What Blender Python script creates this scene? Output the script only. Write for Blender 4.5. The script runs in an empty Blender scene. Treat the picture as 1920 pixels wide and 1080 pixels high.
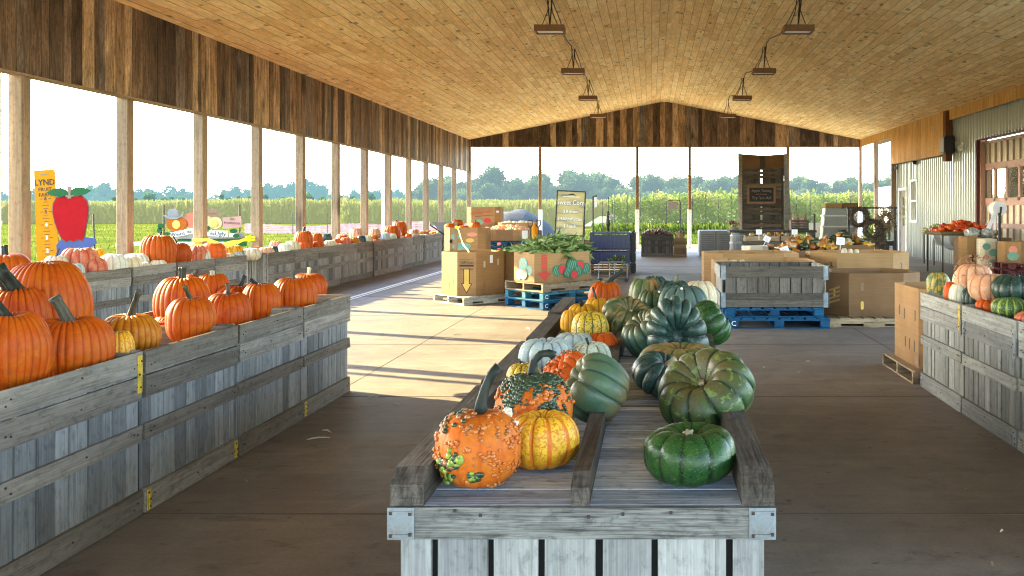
import bpy, math, random
from mathutils import Vector, Matrix, Euler, noise
R = math.radians
rnd = random.Random(7)
scene = bpy.context.scene
COL = scene.collection
F, PX, PY, EYE = 1600.0, 1220.0, 395.0, 1.65       # photo calibration (1920 px wide)
def X(px, y): return (px - PX) * y / F             # width position of a photo column at depth y
def H(py, y): return EYE - (py - PY) * y / F       # height of a photo row at depth y
def DG(py): return F * EYE / (py - PY)             # depth of a floor point

# ------------------------------------------------------------------ object helpers
def tag(o, label=None, cat=None, group=None, kind=None):
    if label: o['label'] = label
    if cat: o['category'] = cat
    if group: o['group'] = group
    if kind: o['kind'] = kind
    return o
def empty(name, loc=(0, 0, 0), rz=0.0, label=None, cat=None, group=None):
    o = bpy.data.objects.new(name, None); COL.objects.link(o)
    o.empty_display_size = 0.1
    o.location = loc; o.rotation_euler = (0, 0, rz)
    return tag(o, label, cat, group)
def link(name, me, parent=None, loc=None, rot=None, sc=None):
    o = bpy.data.objects.new(name, me); COL.objects.link(o)
    if parent is not None: o.parent = parent
    if loc is not None: o.location = loc
    if rot is not None: o.rotation_euler = rot
    if sc is not None: o.scale = sc
    return o
def kids(o): return [c for c in bpy.data.objects if c.parent == o]
KID = {}
def copy_tree(o, parent=None):
    c = o.copy(); COL.objects.link(c)
    if parent is not None: c.parent = parent
    for ch in list(o.children): copy_tree(ch, c)
    return c

class MB:
    """collects boxes, tubes, sheets into ONE mesh, with UVs along the grain and a tone per piece"""
    def __init__(s): s.v = []; s.f = []; s.uv = []; s.tone = []; s.mi = []
    def face(s, idx, uvs, tone=0.5, mi=0):
        s.f.append(idx); s.uv.append(uvs); s.tone.append(tone); s.mi.append(mi)
    def box(s, c, d, tone=None, rot=None, j=0.0, mi=0, taper=None):
        tone = rnd.random() if tone is None else tone
        b = len(s.v); cx, cy, cz = c; hx, hy, hz = d[0] / 2, d[1] / 2, d[2] / 2
        la = max(range(3), key=lambda i: d[i]); o1, o2 = [i for i in range(3) if i != la]
        ou, ov = rnd.random() * 40, rnd.random() * 40
        loc = []
        for k in range(8):
            p = [hx if k & 1 else -hx, hy if k & 2 else -hy, hz if k & 4 else -hz]
            if j: p = [q + rnd.uniform(-j, j) for q in p]
            if taper and (k & 4): p[0] *= taper; p[1] *= taper
            loc.append(p)
            q = Vector(p)
            if rot is not None: q = rot @ q
            s.v.append((q.x + cx, q.y + cy, q.z + cz))
        for fc in ((0, 1, 3, 2), (4, 6, 7, 5), (0, 4, 5, 1), (2, 3, 7, 6), (0, 2, 6, 4), (1, 5, 7, 3)):
            s.face([b + i for i in fc], [(loc[i][la] + ou, loc[i][o1] + loc[i][o2] + ov) for i in fc], tone, mi)
        return s
    def quad(s, p, tone=0.5, mi=0, uv=None):
        b = len(s.v); s.v += [tuple(q) for q in p]; n = len(p)
        if uv is None:
            ou, ov = rnd.random() * 40, rnd.random() * 40
            a = Vector(p[1]) - Vector(p[0]); L = a.length or 1; a /= L
            nn = a.cross(Vector(p[2]) - Vector(p[0])); t = nn.cross(a); t.normalize()
            uv = [((Vector(q) - Vector(p[0])).dot(a) + ou, (Vector(q) - Vector(p[0])).dot(t) + ov) for q in p]
        s.face(list(range(b, b + n)), uv, tone, mi); return s
    def tube(s, pts, rad, n=8, tone=0.5, cap=True, mi=0, ridges=0, rd=0.0):
        pts = [Vector(p) for p in pts]
        if not isinstance(rad, (list, tuple)): rad = [rad] * len(pts)
        b = len(s.v); up = Vector((0, 0, 1)); prev = None
        for i, p in enumerate(pts):
            t = (pts[min(i + 1, len(pts) - 1)] - pts[max(i - 1, 0)]).normalized()
            if prev is None: a = t.cross(up if abs(t.z) < .9 else Vector((1, 0, 0))).normalized()
            else: a = (prev - t * prev.dot(t)).normalized()
            prev = a; bb = t.cross(a)
            for k in range(n):
                th = 2 * math.pi * k / n
                r = rad[i] * (1 + rd * math.cos(ridges * th)) if ridges else rad[i]
                s.v.append(tuple(p + a * (r * math.cos(th)) + bb * (r * math.sin(th))))
        for i in range(len(pts) - 1):
            for k in range(n):
                k2 = (k + 1) % n
                s.face([b + i * n + k, b + i * n + k2, b + (i + 1) * n + k2, b + (i + 1) * n + k],
                       [(i * .1, k / n), (i * .1, (k + 1) / n), (i * .1 + .1, (k + 1) / n), (i * .1 + .1, k / n)], tone, mi)
        if cap:
            s.face([b + k for k in range(n)][::-1], [(0, 0)] * n, tone, mi)
            e = b + (len(pts) - 1) * n
            s.face([e + k for k in range(n)], [(0, 0)] * n, tone, mi)
        return s
    def lathe(s, prof, c=(0, 0, 0), n=20, tone=0.5, mi=0, sq=(1, 1)):
        b = len(s.v)
        for r, z in prof:
            for k in range(n):
                th = 2 * math.pi * k / n
                s.v.append((c[0] + r * math.cos(th) * sq[0], c[1] + r * math.sin(th) * sq[1], c[2] + z))
        for i in range(len(prof) - 1):
            for k in range(n):
                k2 = (k + 1) % n
                s.face([b + i * n + k, b + i * n + k2, b + (i + 1) * n + k2, b + (i + 1) * n + k],
                       [(prof[i][1], k / n), (prof[i][1], (k + 1) / n), (prof[i + 1][1], (k + 1) / n), (prof[i + 1][1], k / n)], tone, mi)
        return s
    def prism(s, poly, z0, z1, tone=0.5, mi=0, top=True):
        """vertical prism over an xy polygon"""
        n = len(poly)
        for k in range(n):
            a, c = poly[k], poly[(k + 1) % n]
            s.quad([(a[0], a[1], z0), (c[0], c[1], z0), (c[0], c[1], z1), (a[0], a[1], z1)], tone, mi)
        if top:
            s.quad([(p[0], p[1], z1) for p in poly], tone, mi)
            s.quad([(p[0], p[1], z0) for p in poly][::-1], tone, mi)
        return s
    def plate(s, poly, y0, y1, tone=0.5, mi=0):
        """upright plate: xz polygon, thickness in y"""
        n = len(poly)
        s.quad([(p[0], y0, p[1]) for p in poly], tone, mi)
        s.quad([(p[0], y1, p[1]) for p in poly][::-1], tone, mi)
        for k in range(n):
            a, c = poly[k], poly[(k + 1) % n]
            s.quad([(a[0], y0, a[1]), (a[0], y1, a[1]), (c[0], y1, c[1]), (c[0], y0, c[1])], tone, mi)
        return s
    def blob(s, c, r, n=6, m=4, tone=0.5, mi=0, rot=None, jit=0.0, sz=1.0):
        b = len(s.v); c = Vector(c)
        rr = r if isinstance(r, (list, tuple)) else (r, r, r * sz)
        for i in range(m + 1):
            ph = math.pi * i / m
            for k in range(n):
                th = 2 * math.pi * k / n
                q = Vector((rr[0] * math.sin(ph) * math.cos(th), rr[1] * math.sin(ph) * math.sin(th), rr[2] * math.cos(ph)))
                if jit: q *= 1 + rnd.uniform(-jit, jit)
                if rot is not None: q = rot @ q
                s.v.append(tuple(c + q))
        for i in range(m):
            for k in range(n):
                k2 = (k + 1) % n
                s.face([b + i * n + k, b + (i + 1) * n + k, b + (i + 1) * n + k2, b + i * n + k2],
                       [(i / m, k / n), ((i + 1) / m, k / n), ((i + 1) / m, (k + 1) / n), (i / m, (k + 1) / n)], tone, mi)
        return s
    def mesh(s, name, mats, smooth=False):
        me = bpy.data.meshes.new(name)
        me.from_pydata(s.v, [], s.f)
        uvl = me.uv_layers.new(name='UVMap')
        flat = []
        for u in s.uv:
            for a in u: flat += [a[0], a[1]]
        uvl.data.foreach_set('uv', flat)
        at = me.attributes.new('tone', 'FLOAT', 'FACE'); at.data.foreach_set('value', s.tone)
        if not isinstance(mats, (list, tuple)): mats = [mats]
        for m in mats: me.materials.append(m)
        if len(mats) > 1: me.polygons.foreach_set('material_index', s.mi)
        if smooth: me.polygons.foreach_set('use_smooth', [True] * len(s.f))
        me.validate(); me.update()
        return me
    def build(s, name, mats, parent=None, loc=None, rot=None, smooth=False, bevel=0.0):
        o = link(name, s.mesh(name, mats, smooth), parent, loc, rot)
        if bevel:
            b = o.modifiers.new('bevel', 'BEVEL'); b.width = bevel; b.segments = 1; b.limit_method = 'ANGLE'
        return o

# ------------------------------------------------------------------ materials
class NT:
    def __init__(s, name):
        s.m = bpy.data.materials.new(name); s.m.use_nodes = True
        s.t = s.m.node_tree; s.t.nodes.clear()
        s.out = s.t.nodes.new('ShaderNodeOutputMaterial')
        s.b = s.t.nodes.new('ShaderNodeBsdfPrincipled')
        s.t.links.new(s.b.outputs[0], s.out.inputs[0])
    def n(s, typ, **kw):
        nd = s.t.nodes.new(typ)
        for k, v in kw.items():
            if k.startswith('i_'): nd.inputs[k[2:].replace('_', ' ')].default_value = v
            else: setattr(nd, k, v)
        return nd
    def l(s, a, b): s.t.links.new(a, b)
    def noise(s, vec, scale, detail=4, rough=.6, dist=0):
        nd = s.n('ShaderNodeTexNoise'); nd.inputs['Scale'].default_value = scale
        nd.inputs['Detail'].default_value = detail; nd.inputs['Roughness'].default_value = rough
        nd.inputs['Distortion'].default_value = dist
        if vec is not None: s.l(vec, nd.inputs['Vector'])
        return nd.outputs['Fac']
    def mapping(s, vec, scale=(1, 1, 1), loc=(0, 0, 0)):
        nd = s.n('ShaderNodeMapping'); nd.inputs['Scale'].default_value = scale; nd.inputs['Location'].default_value = loc
        s.l(vec, nd.inputs['Vector']); return nd.outputs[0]
    def ramp(s, fac, stops, interp='LINEAR'):
        nd = s.n('ShaderNodeValToRGB'); nd.color_ramp.interpolation = interp
        e = nd.color_ramp.elements
        while len(e) < len(stops): e.new(0.5)
        for k, (p, c) in enumerate(stops):
            e[k].position = p; e[k].color = (c, c, c, 1) if not isinstance(c, (tuple, list)) else (*c, 1)
        s.l(fac, nd.inputs[0]); return nd.outputs[0]
    def mix(s, fac, a, b, mode='MIX'):
        nd = s.n('ShaderNodeMix', data_type='RGBA', blend_type=mode)
        for sock, v in ((0, fac), (6, a), (7, b)):
            if hasattr(v, 'is_linked') or hasattr(v, 'links'): s.l(v, nd.inputs[sock])
            elif sock == 0: nd.inputs[0].default_value = v
            else: nd.inputs[sock].default_value = (*v, 1) if isinstance(v, (tuple, list)) else (v, v, v, 1)
        return nd.outputs[2]
    def math(s, op, a, b=0.0, clamp=False):
        nd = s.n('ShaderNodeMath', operation=op, use_clamp=clamp)
        for i, v in ((0, a), (1, b)):
            if hasattr(v, 'links'): s.l(v, nd.inputs[i])
            else: nd.inputs[i].default_value = v
        return nd.outputs[0]
    def attr(s, name): return s.n('ShaderNodeAttribute', attribute_name=name).outputs['Fac']
    def objrand(s): return s.n('ShaderNodeObjectInfo').outputs['Random']
    def uv(s): return s.n('ShaderNodeUVMap').outputs[0]
    def obj(s): return s.n('ShaderNodeTexCoord').outputs['Object']
    def geo(s): return s.n('ShaderNodeNewGeometry').outputs['Position']
    def set(s, color=None, rough=.6, metal=0, spec=.4):
        if color is not None:
            if hasattr(color, 'links'): s.l(color, s.b.inputs['Base Color'])
            else: s.b.inputs['Base Color'].default_value = (*color, 1)
        if hasattr(rough, 'links'): s.l(rough, s.b.inputs['Roughness'])
        else: s.b.inputs['Roughness'].default_value = rough
        s.b.inputs['Metallic'].default_value = metal
        s.b.inputs['Specular IOR Level'].default_value = spec
    def bump(s, h, strength=.3, dist=.01):
        nd = s.n('ShaderNodeBump'); nd.inputs['Strength'].default_value = strength; nd.inputs['Distance'].default_value = dist
        s.l(h, nd.inputs['Height']); s.l(nd.outputs[0], s.b.inputs['Normal'])

def wood(name, stops, grain=(1.2, 45), contrast=.55, knots=0.0, rough=.75, orand=.15, cracks=.5, bump=.35, gloss=.25, stain=.35, pits=True):
    t = NT(name); uv = t.uv()
    orr = t.objrand(); off = t.n('ShaderNodeVectorMath', operation='ADD')
    cmb = t.n('ShaderNodeCombineXYZ'); t.l(t.math('MULTIPLY', orr, 37.0), cmb.inputs[0]); t.l(t.math('MULTIPLY', orr, 91.0), cmb.inputs[1])
    t.l(uv, off.inputs[0]); t.l(cmb.outputs[0], off.inputs[1]); uv = off.outputs[0]
    tone = t.math('ADD', t.attr('tone'), t.math('MULTIPLY', t.math('SUBTRACT', orr, .5), orand), True)
    base = t.ramp(tone, stops)
    g = t.noise(t.mapping(uv, (grain[0], grain[1], 1)), 1.0, 6, .65, .35)
    gc = t.ramp(g, [(.28, 1 - contrast), (.5, .92), (.75, 1.18)])
    c = t.mix(1.0, base, gc, 'MULTIPLY')
    g2 = t.noise(t.mapping(uv, (grain[0] * 2.5, grain[1] * 3.2, 1), (5, 1, 0)), 1.0, 3, .6, .8)
    c = t.mix(min(1, contrast * 1.3), c, t.mix(1.0, c, t.ramp(g2, [(.36, .55), (.5, 1.0), (.66, 1.28)]), 'MULTIPLY'))
    big = t.noise(t.mapping(uv, (1.3, 5, 1), (3, 7, 0)), 1.0, 5, .65, .6)
    c = t.mix(stain, c, t.mix(1.0, c, t.ramp(big, [(.35, .45), (.6, 1.15)]), 'MULTIPLY'))
    h = g
    pit = t.noise(t.mapping(uv, (14, 26, 1), (2, 9, 0)), 1.0, 5, .7, .4)
    c = t.mix(min(1, .35 + contrast * .5), c, t.mix(1.0, c, t.ramp(pit, [(.36, .45), (.46, .95), (.62, 1.12)]), 'MULTIPLY')) if pits else c
    if cracks:
        ck = t.noise(t.mapping(uv, (.9, 90, 1), (11, 2, 0)), 1.0, 3, .5, .2)
        cm = t.ramp(ck, [(.30, .25), (.345, 1.0)])
        c = t.mix(cracks, c, t.mix(1.0, c, cm, 'MULTIPLY')); h = t.math('ADD', g, t.math('MULTIPLY', cm, .5))
    if knots:
        vo = t.n('ShaderNodeTexVoronoi'); vo.inputs['Scale'].default_value = knots
        t.l(t.mapping(uv, (.55, 1, 1)), vo.inputs['Vector'])
        km = t.ramp(t.math('ADD', vo.outputs['Distance'], t.math('MULTIPLY', t.math('SUBTRACT', g, .5), .25)), [(.07, .25), (.15, .62), (.22, 1.0)])
        c = t.mix(.85, c, t.mix(1.0, c, km, 'MULTIPLY'))
    t.set(c, rough, 0, gloss); t.bump(h, bump, .004)
    return t.m

def plain(name, col, rough=.6, metal=0, spec=.4, var=.12, scale=6, bump=0.0, dirt=None):
    t = NT(name); ob = t.obj()
    nz = t.noise(ob, scale, 5, .6)
    lo = tuple(c * (1 - var) for c in col); hi = tuple(min(1, c * (1 + var)) for c in col)
    c = t.ramp(nz, [(.3, lo), (.7, hi)])
    if dirt:
        c = t.mix(t.ramp(t.noise(ob, scale * .4, 5, .7), [(.45, 0.0), (.7, .8)]), c, dirt)
    t.set(c, rough, metal, spec)
    if bump: t.bump(nz, bump, .01)
    return t.m

M = {}
M['bin'] = wood('weathered bin wood', [(0, (.13, .115, .10)), (.3, (.20, .18, .16)), (.6, (.27, .25, .225)), (1, (.35, .325, .29))], knots=0, contrast=.5)
M['slat'] = wood('pale bin slat wood', [(0, (.145, .147, .15)), (.4, (.225, .228, .232)), (1, (.31, .31, .305))], contrast=.32, stain=.35)
M['rail'] = wood('brown weathered rail wood', [(0, (.14, .116, .092)), (.5, (.21, .18, .15)), (1, (.30, .265, .225))], contrast=.42, stain=.5)
M['whitebin'] = wood('bleached bin wood', [(0, (.17, .17, .16)), (.5, (.25, .25, .235)), (1, (.34, .335, .31))], contrast=.32, stain=.4)
M['front'] = wood('grey grained front board', [(0, (.11, .108, .105)), (1, (.20, .197, .19))], grain=(2.6, 62), contrast=.8, cracks=.8, stain=.6, bump=.8, knots=1.2)
M['deck'] = wood('blue grey deck wood', [(0, (.28, .33, .42)), (.5, (.44, .50, .62)), (1, (.58, .64, .74))], contrast=.6, cracks=.8)
M['skid'] = wood('dark weathered skid wood', [(0, (.045, .036, .030)), (.5, (.085, .070, .060)), (1, (.14, .12, .105))], grain=(1.5, 60), contrast=.75, cracks=.9, bump=.8, stain=.7)
M['barn'] = wood('reclaimed barn board', [(0, (.085, .055, .037)), (.22, (.18, .115, .072)), (.42, (.28, .175, .10)), (.56, (.18, .155, .135)), (.68, (.34, .21, .115)), (.84, (.48, .30, .155)), (1, (.60, .41, .24))], grain=(1.6, 34), contrast=.75, orand=0, stain=.9, knots=1.3, cracks=.6)
M['ceil'] = wood('pine ceiling board', [(0, (.84, .56, .255)), (.5, (.93, .66, .32)), (1, (.97, .75, .41))], grain=(3.0, 24), contrast=.20, knots=3.6, orand=0, cracks=.1, bump=.15, stain=.28, pits=False)
M['pine'] = wood('pine post wood', [(0, (.24, .165, .10)), (1, (.34, .245, .155))], grain=(.8, 26), contrast=.3, cracks=.2, knots=1.0, bump=.2)
M['ply'] = wood('orange stained pine panel', [(0, (.60, .32, .10)), (1, (.72, .42, .15))], grain=(1, 30), contrast=.22, cracks=.1, orand=0)
M['pallet'] = wood('raw pallet wood', [(0, (.20, .14, .08)), (1, (.36, .27, .17))], contrast=.4, stain=.5)
M['palletdark'] = wood('old dark pallet wood', [(0, (.06, .052, .044)), (1, (.13, .115, .10))], contrast=.5)
M['midwood'] = wood('brown grey middle bin wood', [(0, (.085, .070, .056)), (1, (.18, .155, .13))], contrast=.5)
M['tower'] = wood('brown grey tower wood', [(0, (.075, .060, .048)), (1, (.20, .17, .14))], contrast=.5)
M['bluepal'] = wood('blue painted pallet', [(0, (.005, .060, .145)), (1, (.010, .11, .24))], contrast=.35, stain=.4, cracks=.5)
M['tealpal'] = wood('faded teal pallet', [(0, (.02, .12, .19)), (1, (.06, .22, .30))], contrast=.4, stain=.5)
M['redpal'] = wood('dark red pallet', [(0, (.13, .03, .035)), (1, (.22, .055, .06))], contrast=.35)
M['crate'] = wood('brown slatted crate wood', [(0, (.15, .095, .05)), (1, (.26, .17, .09))], contrast=.4)
M['yellowm'] = plain('chipped yellow strap', (.62, .42, .03), .5, .2, .5, .2, 30, dirt=(.10, .06, .03))
M['galv'] = plain('galvanised metal', (.24, .275, .31), .5, .6, .4, .25, 22, dirt=(.13, .11, .09))
M['galvtub'] = plain('galvanised tub metal', (.50, .54, .58), .45, .6, .5, .12, 8)
M['nail'] = plain('rusty nail', (.035, .022, .018), .7)
M['white'] = plain('white paint', (.78, .78, .76), .5, 0, .4, .04)
M['paper'] = plain('white card', (.80, .80, .86), .8, 0, .2, .02)
M['blackm'] = plain('black metal', (.014, .014, .016), .45)
M['dark'] = plain('dark interior', (.012, .011, .010), .9)  # near-black colour standing for the shade inside bins and hand holes
M['bronze'] = plain('bronze fixture', (.22, .115, .06), .5, .3)
M['maroon'] = plain('maroon trim', (.10, .022, .018), .5)
M['pinktrim'] = plain('terracotta door rail', (.42, .25, .21), .55)
M['cream'] = plain('cream door panel', (.66, .66, .56), .55, 0, .4, .04)
M['board'] = plain('chalkboard', (.012, .013, .014), .6)
M['greyp'] = plain('grey plastic', (.19, .19, .195), .5)
M['bluep'] = plain('blue plastic crate', (.002, .010, .075), .35, 0, .5)
M['green'] = plain('painted leaf green', (.022, .085, .03), .8, 0, .1)
M['redpaint'] = plain('red sign paint', (.30, .006, .008), .8, 0, .08)
M['bluesh'] = plain('navy sign paint', (.018, .035, .14), .5)
M['pinkp'] = plain('pink sign board', (.38, .20, .17), .6)
M['yellowb'] = plain('yellow ruler board', (.46, .165, .004), .8, 0, .1, .08)
M['tape'] = plain('yellow caution ribbon', (.9, .8, .03), .4, 0, .5, .04)
M['orangep'] = plain('orange sign paint', (.38, .09, .012), .8, 0, .1)
M['tanp'] = plain('tan sign paint', (.55, .38, .16), .6)
M['brownp'] = plain('brown sign paint', (.20, .11, .06), .6)
M['greyhat'] = plain('grey sign paint', (.22, .21, .21), .7, 0, .1)
M['ink'] = plain('dark print ink', (.025, .022, .02), .7)
M['redink'] = plain('red print ink', (.50, .03, .03), .7)
M['greenink'] = plain('green print ink', (.03, .13, .06), .7)
M['paleink'] = plain('pale green print ink', (.16, .33, .25), .7)
M['pinkink'] = plain('pale red print ink', (.65, .22, .16), .7)
M['tanink'] = plain('yellow print ink', (.62, .40, .08), .7)
M['foil'] = plain('clear plastic wrap', (.35, .38, .38), .2, 0, .8, .4, 20, .6)
M['rim'] = plain('deep brown rim', (.05, .025, .015), .7)

def cardboard(name, col, dark=1.0):
    t = NT(name); ob = t.obj()
    a = t.noise(ob, 2.2, 5, .6); b = t.noise(t.mapping(ob, (1, 1, 60)), 1.6, 2, .5)
    c = t.mix(1.0, col, t.ramp(a, [(.3, .82), (.7, 1.12)]), 'MULTIPLY')
    c = t.mix(.5, c, t.mix(1.0, c, t.ramp(b, [(.3, .72), (.7, 1.1)]), 'MULTIPLY'))
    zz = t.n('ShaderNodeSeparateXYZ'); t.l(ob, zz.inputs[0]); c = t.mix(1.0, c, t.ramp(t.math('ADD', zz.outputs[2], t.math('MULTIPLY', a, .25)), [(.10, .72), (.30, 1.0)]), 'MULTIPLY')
    sp = t.noise(ob, 9, 6, .75)
    c = t.mix(t.ramp(sp, [(.60, 0.0), (.75, .5)]), c, tuple(x * .55 for x in col))
    t.set(c, .8, 0, .2); t.bump(a, .15, .02); return t.m
M['card'] = cardboard('kraft cardboard', (.33, .185, .080))
M['card2'] = cardboard('pale kraft cardboard', (.32, .185, .082))
M['card3'] = cardboard('brown kraft cardboard', (.19, .105, .05))
M['cardw'] = cardboard('whitish cardboard', (.66, .58, .44))
M['cardred'] = cardboard('maroon fruit box', (.22, .03, .03))
SKY=2.2; SUN=38.0
import numpy as np
# ------------------------------------------------------------------ world, sun, camera
SUN_EL, SUN_AZ = R(23.5), math.atan2(-0.94, 0.36)   # sun stands to the left and a little ahead
sd = Vector((math.sin(SUN_AZ) * math.cos(SUN_EL), math.cos(SUN_AZ) * math.cos(SUN_EL), math.sin(SUN_EL)))
w = bpy.data.worlds.new("World"); scene.world = w; w.use_nodes = True
nt = w.node_tree; bg = nt.nodes['Background']
sky = nt.nodes.new('ShaderNodeTexSky'); sky.sky_type = 'NISHITA'; sky.sun_disc = False
sky.sun_elevation = SUN_EL; sky.sun_rotation = SUN_AZ; sky.dust_density = 0.6; sky.air_density = 1.0; sky.ozone_density = 1.0
nt.links.new(sky.outputs[0], bg.inputs[0]); bg.inputs[1].default_value = SKY
sl = bpy.data.lights.new('sun', 'SUN'); sl.energy = SUN; sl.angle = R(0.55); sl.color = (1.0, .79, .40)
so = bpy.data.objects.new('sun', sl); COL.objects.link(so)
so.rotation_euler = (-sd).to_track_quat('-Z', 'Y').to_euler()
cam = bpy.data.cameras.new('camera'); co = bpy.data.objects.new('camera', cam); COL.objects.link(co)
cam.sensor_width = 36; cam.lens = F / 1920 * 36; co.location = (0, 0, EYE); co.rotation_euler = (R(90), 0, 0)
cam.shift_x = (960 - PX) / 1920; cam.shift_y = (PY - 540) / 1920
cam.clip_start = .05; cam.clip_end = 6000; scene.camera = co
scene.view_settings.view_transform = 'Standard'; scene.view_settings.look = 'None'; scene.view_settings.exposure = 0
scene.render.engine = 'CYCLES'
cy = scene.cycles; cy.use_denoising = True; cy.max_bounces = 7; cy.diffuse_bounces = 5; cy.glossy_bounces = 3
cy.transmission_bounces = 4; cy.transparent_max_bounces = 6; cy.sample_clamp_indirect = 6; cy.use_adaptive_sampling = True; cy.filter_width = 1.15

# ------------------------------------------------------------------ text helper
def text(body, size, loc, parent, mat, rot=(R(90), 0, 0), name='lettering', align='CENTER', stretch=1.0, bold=0.0, shear=0.0):
    cu = bpy.data.curves.new('t', 'FONT'); cu.body = body; cu.size = size; cu.align_x = align; cu.align_y = 'CENTER'
    cu.extrude = .0015; cu.offset = bold; cu.shear = shear; cu.resolution_u = 2
    tmp = bpy.data.objects.new('t', cu); COL.objects.link(tmp)
    dg = bpy.context.evaluated_depsgraph_get(); me = bpy.data.meshes.new_from_object(tmp.evaluated_get(dg))
    bpy.data.objects.remove(tmp); me.materials.clear(); me.materials.append(mat)
    o = link(name, me, parent, loc, rot, (stretch, 1, 1)); return o

# ------------------------------------------------------------------ ground and slab
def ground_mat():
    t = NT('short sunlit grass'); p = t.geo()
    a = t.noise(p, .12, 6, .65); b = t.noise(p, 2.5, 5, .7); d = t.noise(t.mapping(p, (1, .25, 1)), 9, 4, .7)
    c = t.ramp(a, [(.3, (.050, .068, .012)), (.5, (.085, .100, .016)), (.68, (.14, .135, .03))])
    c = t.mix(1.0, c, t.ramp(b, [(.3, .6), (.7, 1.25)]), 'MULTIPLY')
    c = t.mix(1.0, c, t.ramp(d, [(.3, .6), (.7, 1.3)]), 'MULTIPLY')
    t.set(c, 1, 0, 0); t.bump(d, .8, .1); return t.m
g = MB(); g.quad([(-900, -300, -.06), (900, -300, -.06), (900, 1600, -.06), (-900, 1600, -.06)])
M['grass'] = ground_mat(); o = g.build('ground', M['grass']); tag(o, kind='structure')

def concrete_mat():
    t = NT('brushed concrete slab'); p = t.geo()
    a = t.noise(t.mapping(p, (.35, .7, 1)), 1.0, 6, .65, .5)
    b = t.noise(t.mapping(p, (.5, 9, 1)), 1.3, 5, .6)
    e = t.noise(p, 55, 3, .7)
    c = t.ramp(a, [(.28, (.105, .088, .074)), (.45, (.15, .128, .108)), (.6, (.185, .16, .135)), (.78, (.25, .22, .185))])
    c = t.mix(.28, c, t.mix(1.0, c, t.ramp(b, [(.3, .62), (.55, 1.0), (.75, 1.3)]), 'MULTIPLY'))
    c = t.mix(.8, c, t.mix(1.0, c, t.ramp(t.noise(p, 3.2, 7, .75, .3), [(.3, .75), (.7, 1.25)]), 'MULTIPLY'))
    c = t.mix(.5, c, t.mix(1.0, c, t.ramp(e, [(.3, .75), (.7, 1.2)]), 'MULTIPLY'))
    st = t.noise(t.mapping(p, (1, 2.2, 1), (5, 2, 0)), 2.6, 5, .75, .6)
    c = t.mix(t.ramp(st, [(.56, 0.0), (.66, .6)]), c, (.075, .06, .05))
    sp = t.noise(t.mapping(p, (1, 1.6, 1)), 11, 2, .5)
    c = t.mix(t.ramp(sp, [(.70, 0.0), (.74, .7)]), c, (.05, .04, .035))
    pt = t.noise(t.mapping(p, (1, .5, 1)), .55, 3, .5)
    t.set(c, t.ramp(t.math('ADD', t.math('MULTIPLY', pt, .6), t.math('MULTIPLY', a, .4)), [(.35, .55), (.65, .80)]), 0, .35)
    t.bump(t.math('ADD', b, e), .18, .003); return t.m
M['conc'] = concrete_mat()
m = MB(); m.box((.6, 13.2, -.06), (17.6, 48.6, .12), .5); o = m.build('floor', M['conc']); tag(o, kind='structure')
jm = plain('dark joint', (.075, .06, .05), .9)
m = MB()
for x in (-2.85, 2.85): m.box((x, 15.7, .0012), (.006, 43.4, .0024))
y = 4.64 - 2.93 * 3
while y < 37: m.box((.6, y, .0010), (17.4, .008, .0030)); y += 2.93
o = m.build('floor_joints', jm); tag(o, kind='structure')
def worn_paint():
    t = NT('worn white line paint'); p = t.geo()
    n_ = t.noise(p, 9, 5, .7); c = t.ramp(n_, [(.3, (.36, .32, .27)), (.46, (.74, .74, .72))])
    t.set(c, .6); return t.m
M['line'] = worn_paint()
m = MB(); m.quad([(-5.71, 6, .005), (-5.62, 6, .005), (-5.66, 37, .005), (-5.75, 37, .005)])
m.quad([(-5.575, 6, .005), (-5.525, 6, .005), (-5.565, 37, .005), (-5.615, 37, .005)])
o = m.build('painted_floor_line', M['line']); tag(o, kind='structure')
# trodden gravel apron beyond the slab
def gravel_mat():
    t = NT('dry gravel'); p = t.geo(); a = t.noise(p, 6, 6, .75); b = t.noise(p, .5, 4, .6)
    c = t.ramp(a, [(.3, (.24, .20, .15)), (.7, (.55, .49, .40))]); c = t.mix(t.ramp(b, [(.5, 0.0), (.6, .7)]), c, (.22, .26, .06))
    t.set(c, .9, 0, .1); t.bump(a, .6, .05); return t.m
M['gravel'] = gravel_mat()
m = MB(); m.quad([(-12, 37.5, -.045), (14, 37.5, -.045), (15, 43, -.045), (-12, 42, -.045)])
m.quad([(9.3, -6, -.045), (60, -6, -.045), (60, 70, -.045), (15, 43.1, -.045), (9.3, 43.1, -.045)])
o = m.build('gravel_path', M['gravel']); tag(o, kind='structure')

# ------------------------------------------------------------------ roof
XL, XR, XM, YB, YF = -7.95, 9.20, .61, 37.4, -10.5
ZE, ZR = 4.76, 6.44
def zroof(x): return ZE + (ZR - ZE) * (1 - (abs(x - XM) / (XM - XL if x < XM else XR - XM)))
m = MB()
for side in (-1, 1):
    xe = XL - .25 if side < 0 else XR + .25
    span = abs(xe - XM); n = int(span / .195); wdt = span / n
    for k in range(n):
        x0 = XM + side * k * wdt; x1 = XM + side * (k + 1) * wdt - side * .009
        z0, z1 = [ZR - abs(q - XM) * (ZR - ZE) / 8.57 for q in (x0, x1)]
        y = YF + rnd.uniform(-1.2, 0)
        while y < YB + .3:
            L = rnd.choice((.5, .7, .9, 1.3, 1.8, 2.4)) * rnd.uniform(.85, 1.15); y1 = min(y + L, YB + .3)
            dz = rnd.uniform(-.0025, .0025)
            m.quad([(x0, y, z0 + dz), (x0, y1 - .014, z0 + dz), (x1, y1 - .014, z1 + dz), (x1, y, z1 + dz)] if side > 0 else
                   [(x0, y1 - .006, z0 + dz), (x0, y, z0 + dz), (x1, y, z1 + dz), (x1, y1 - .006, z1 + dz)], rnd.random())
            y = y1
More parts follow.
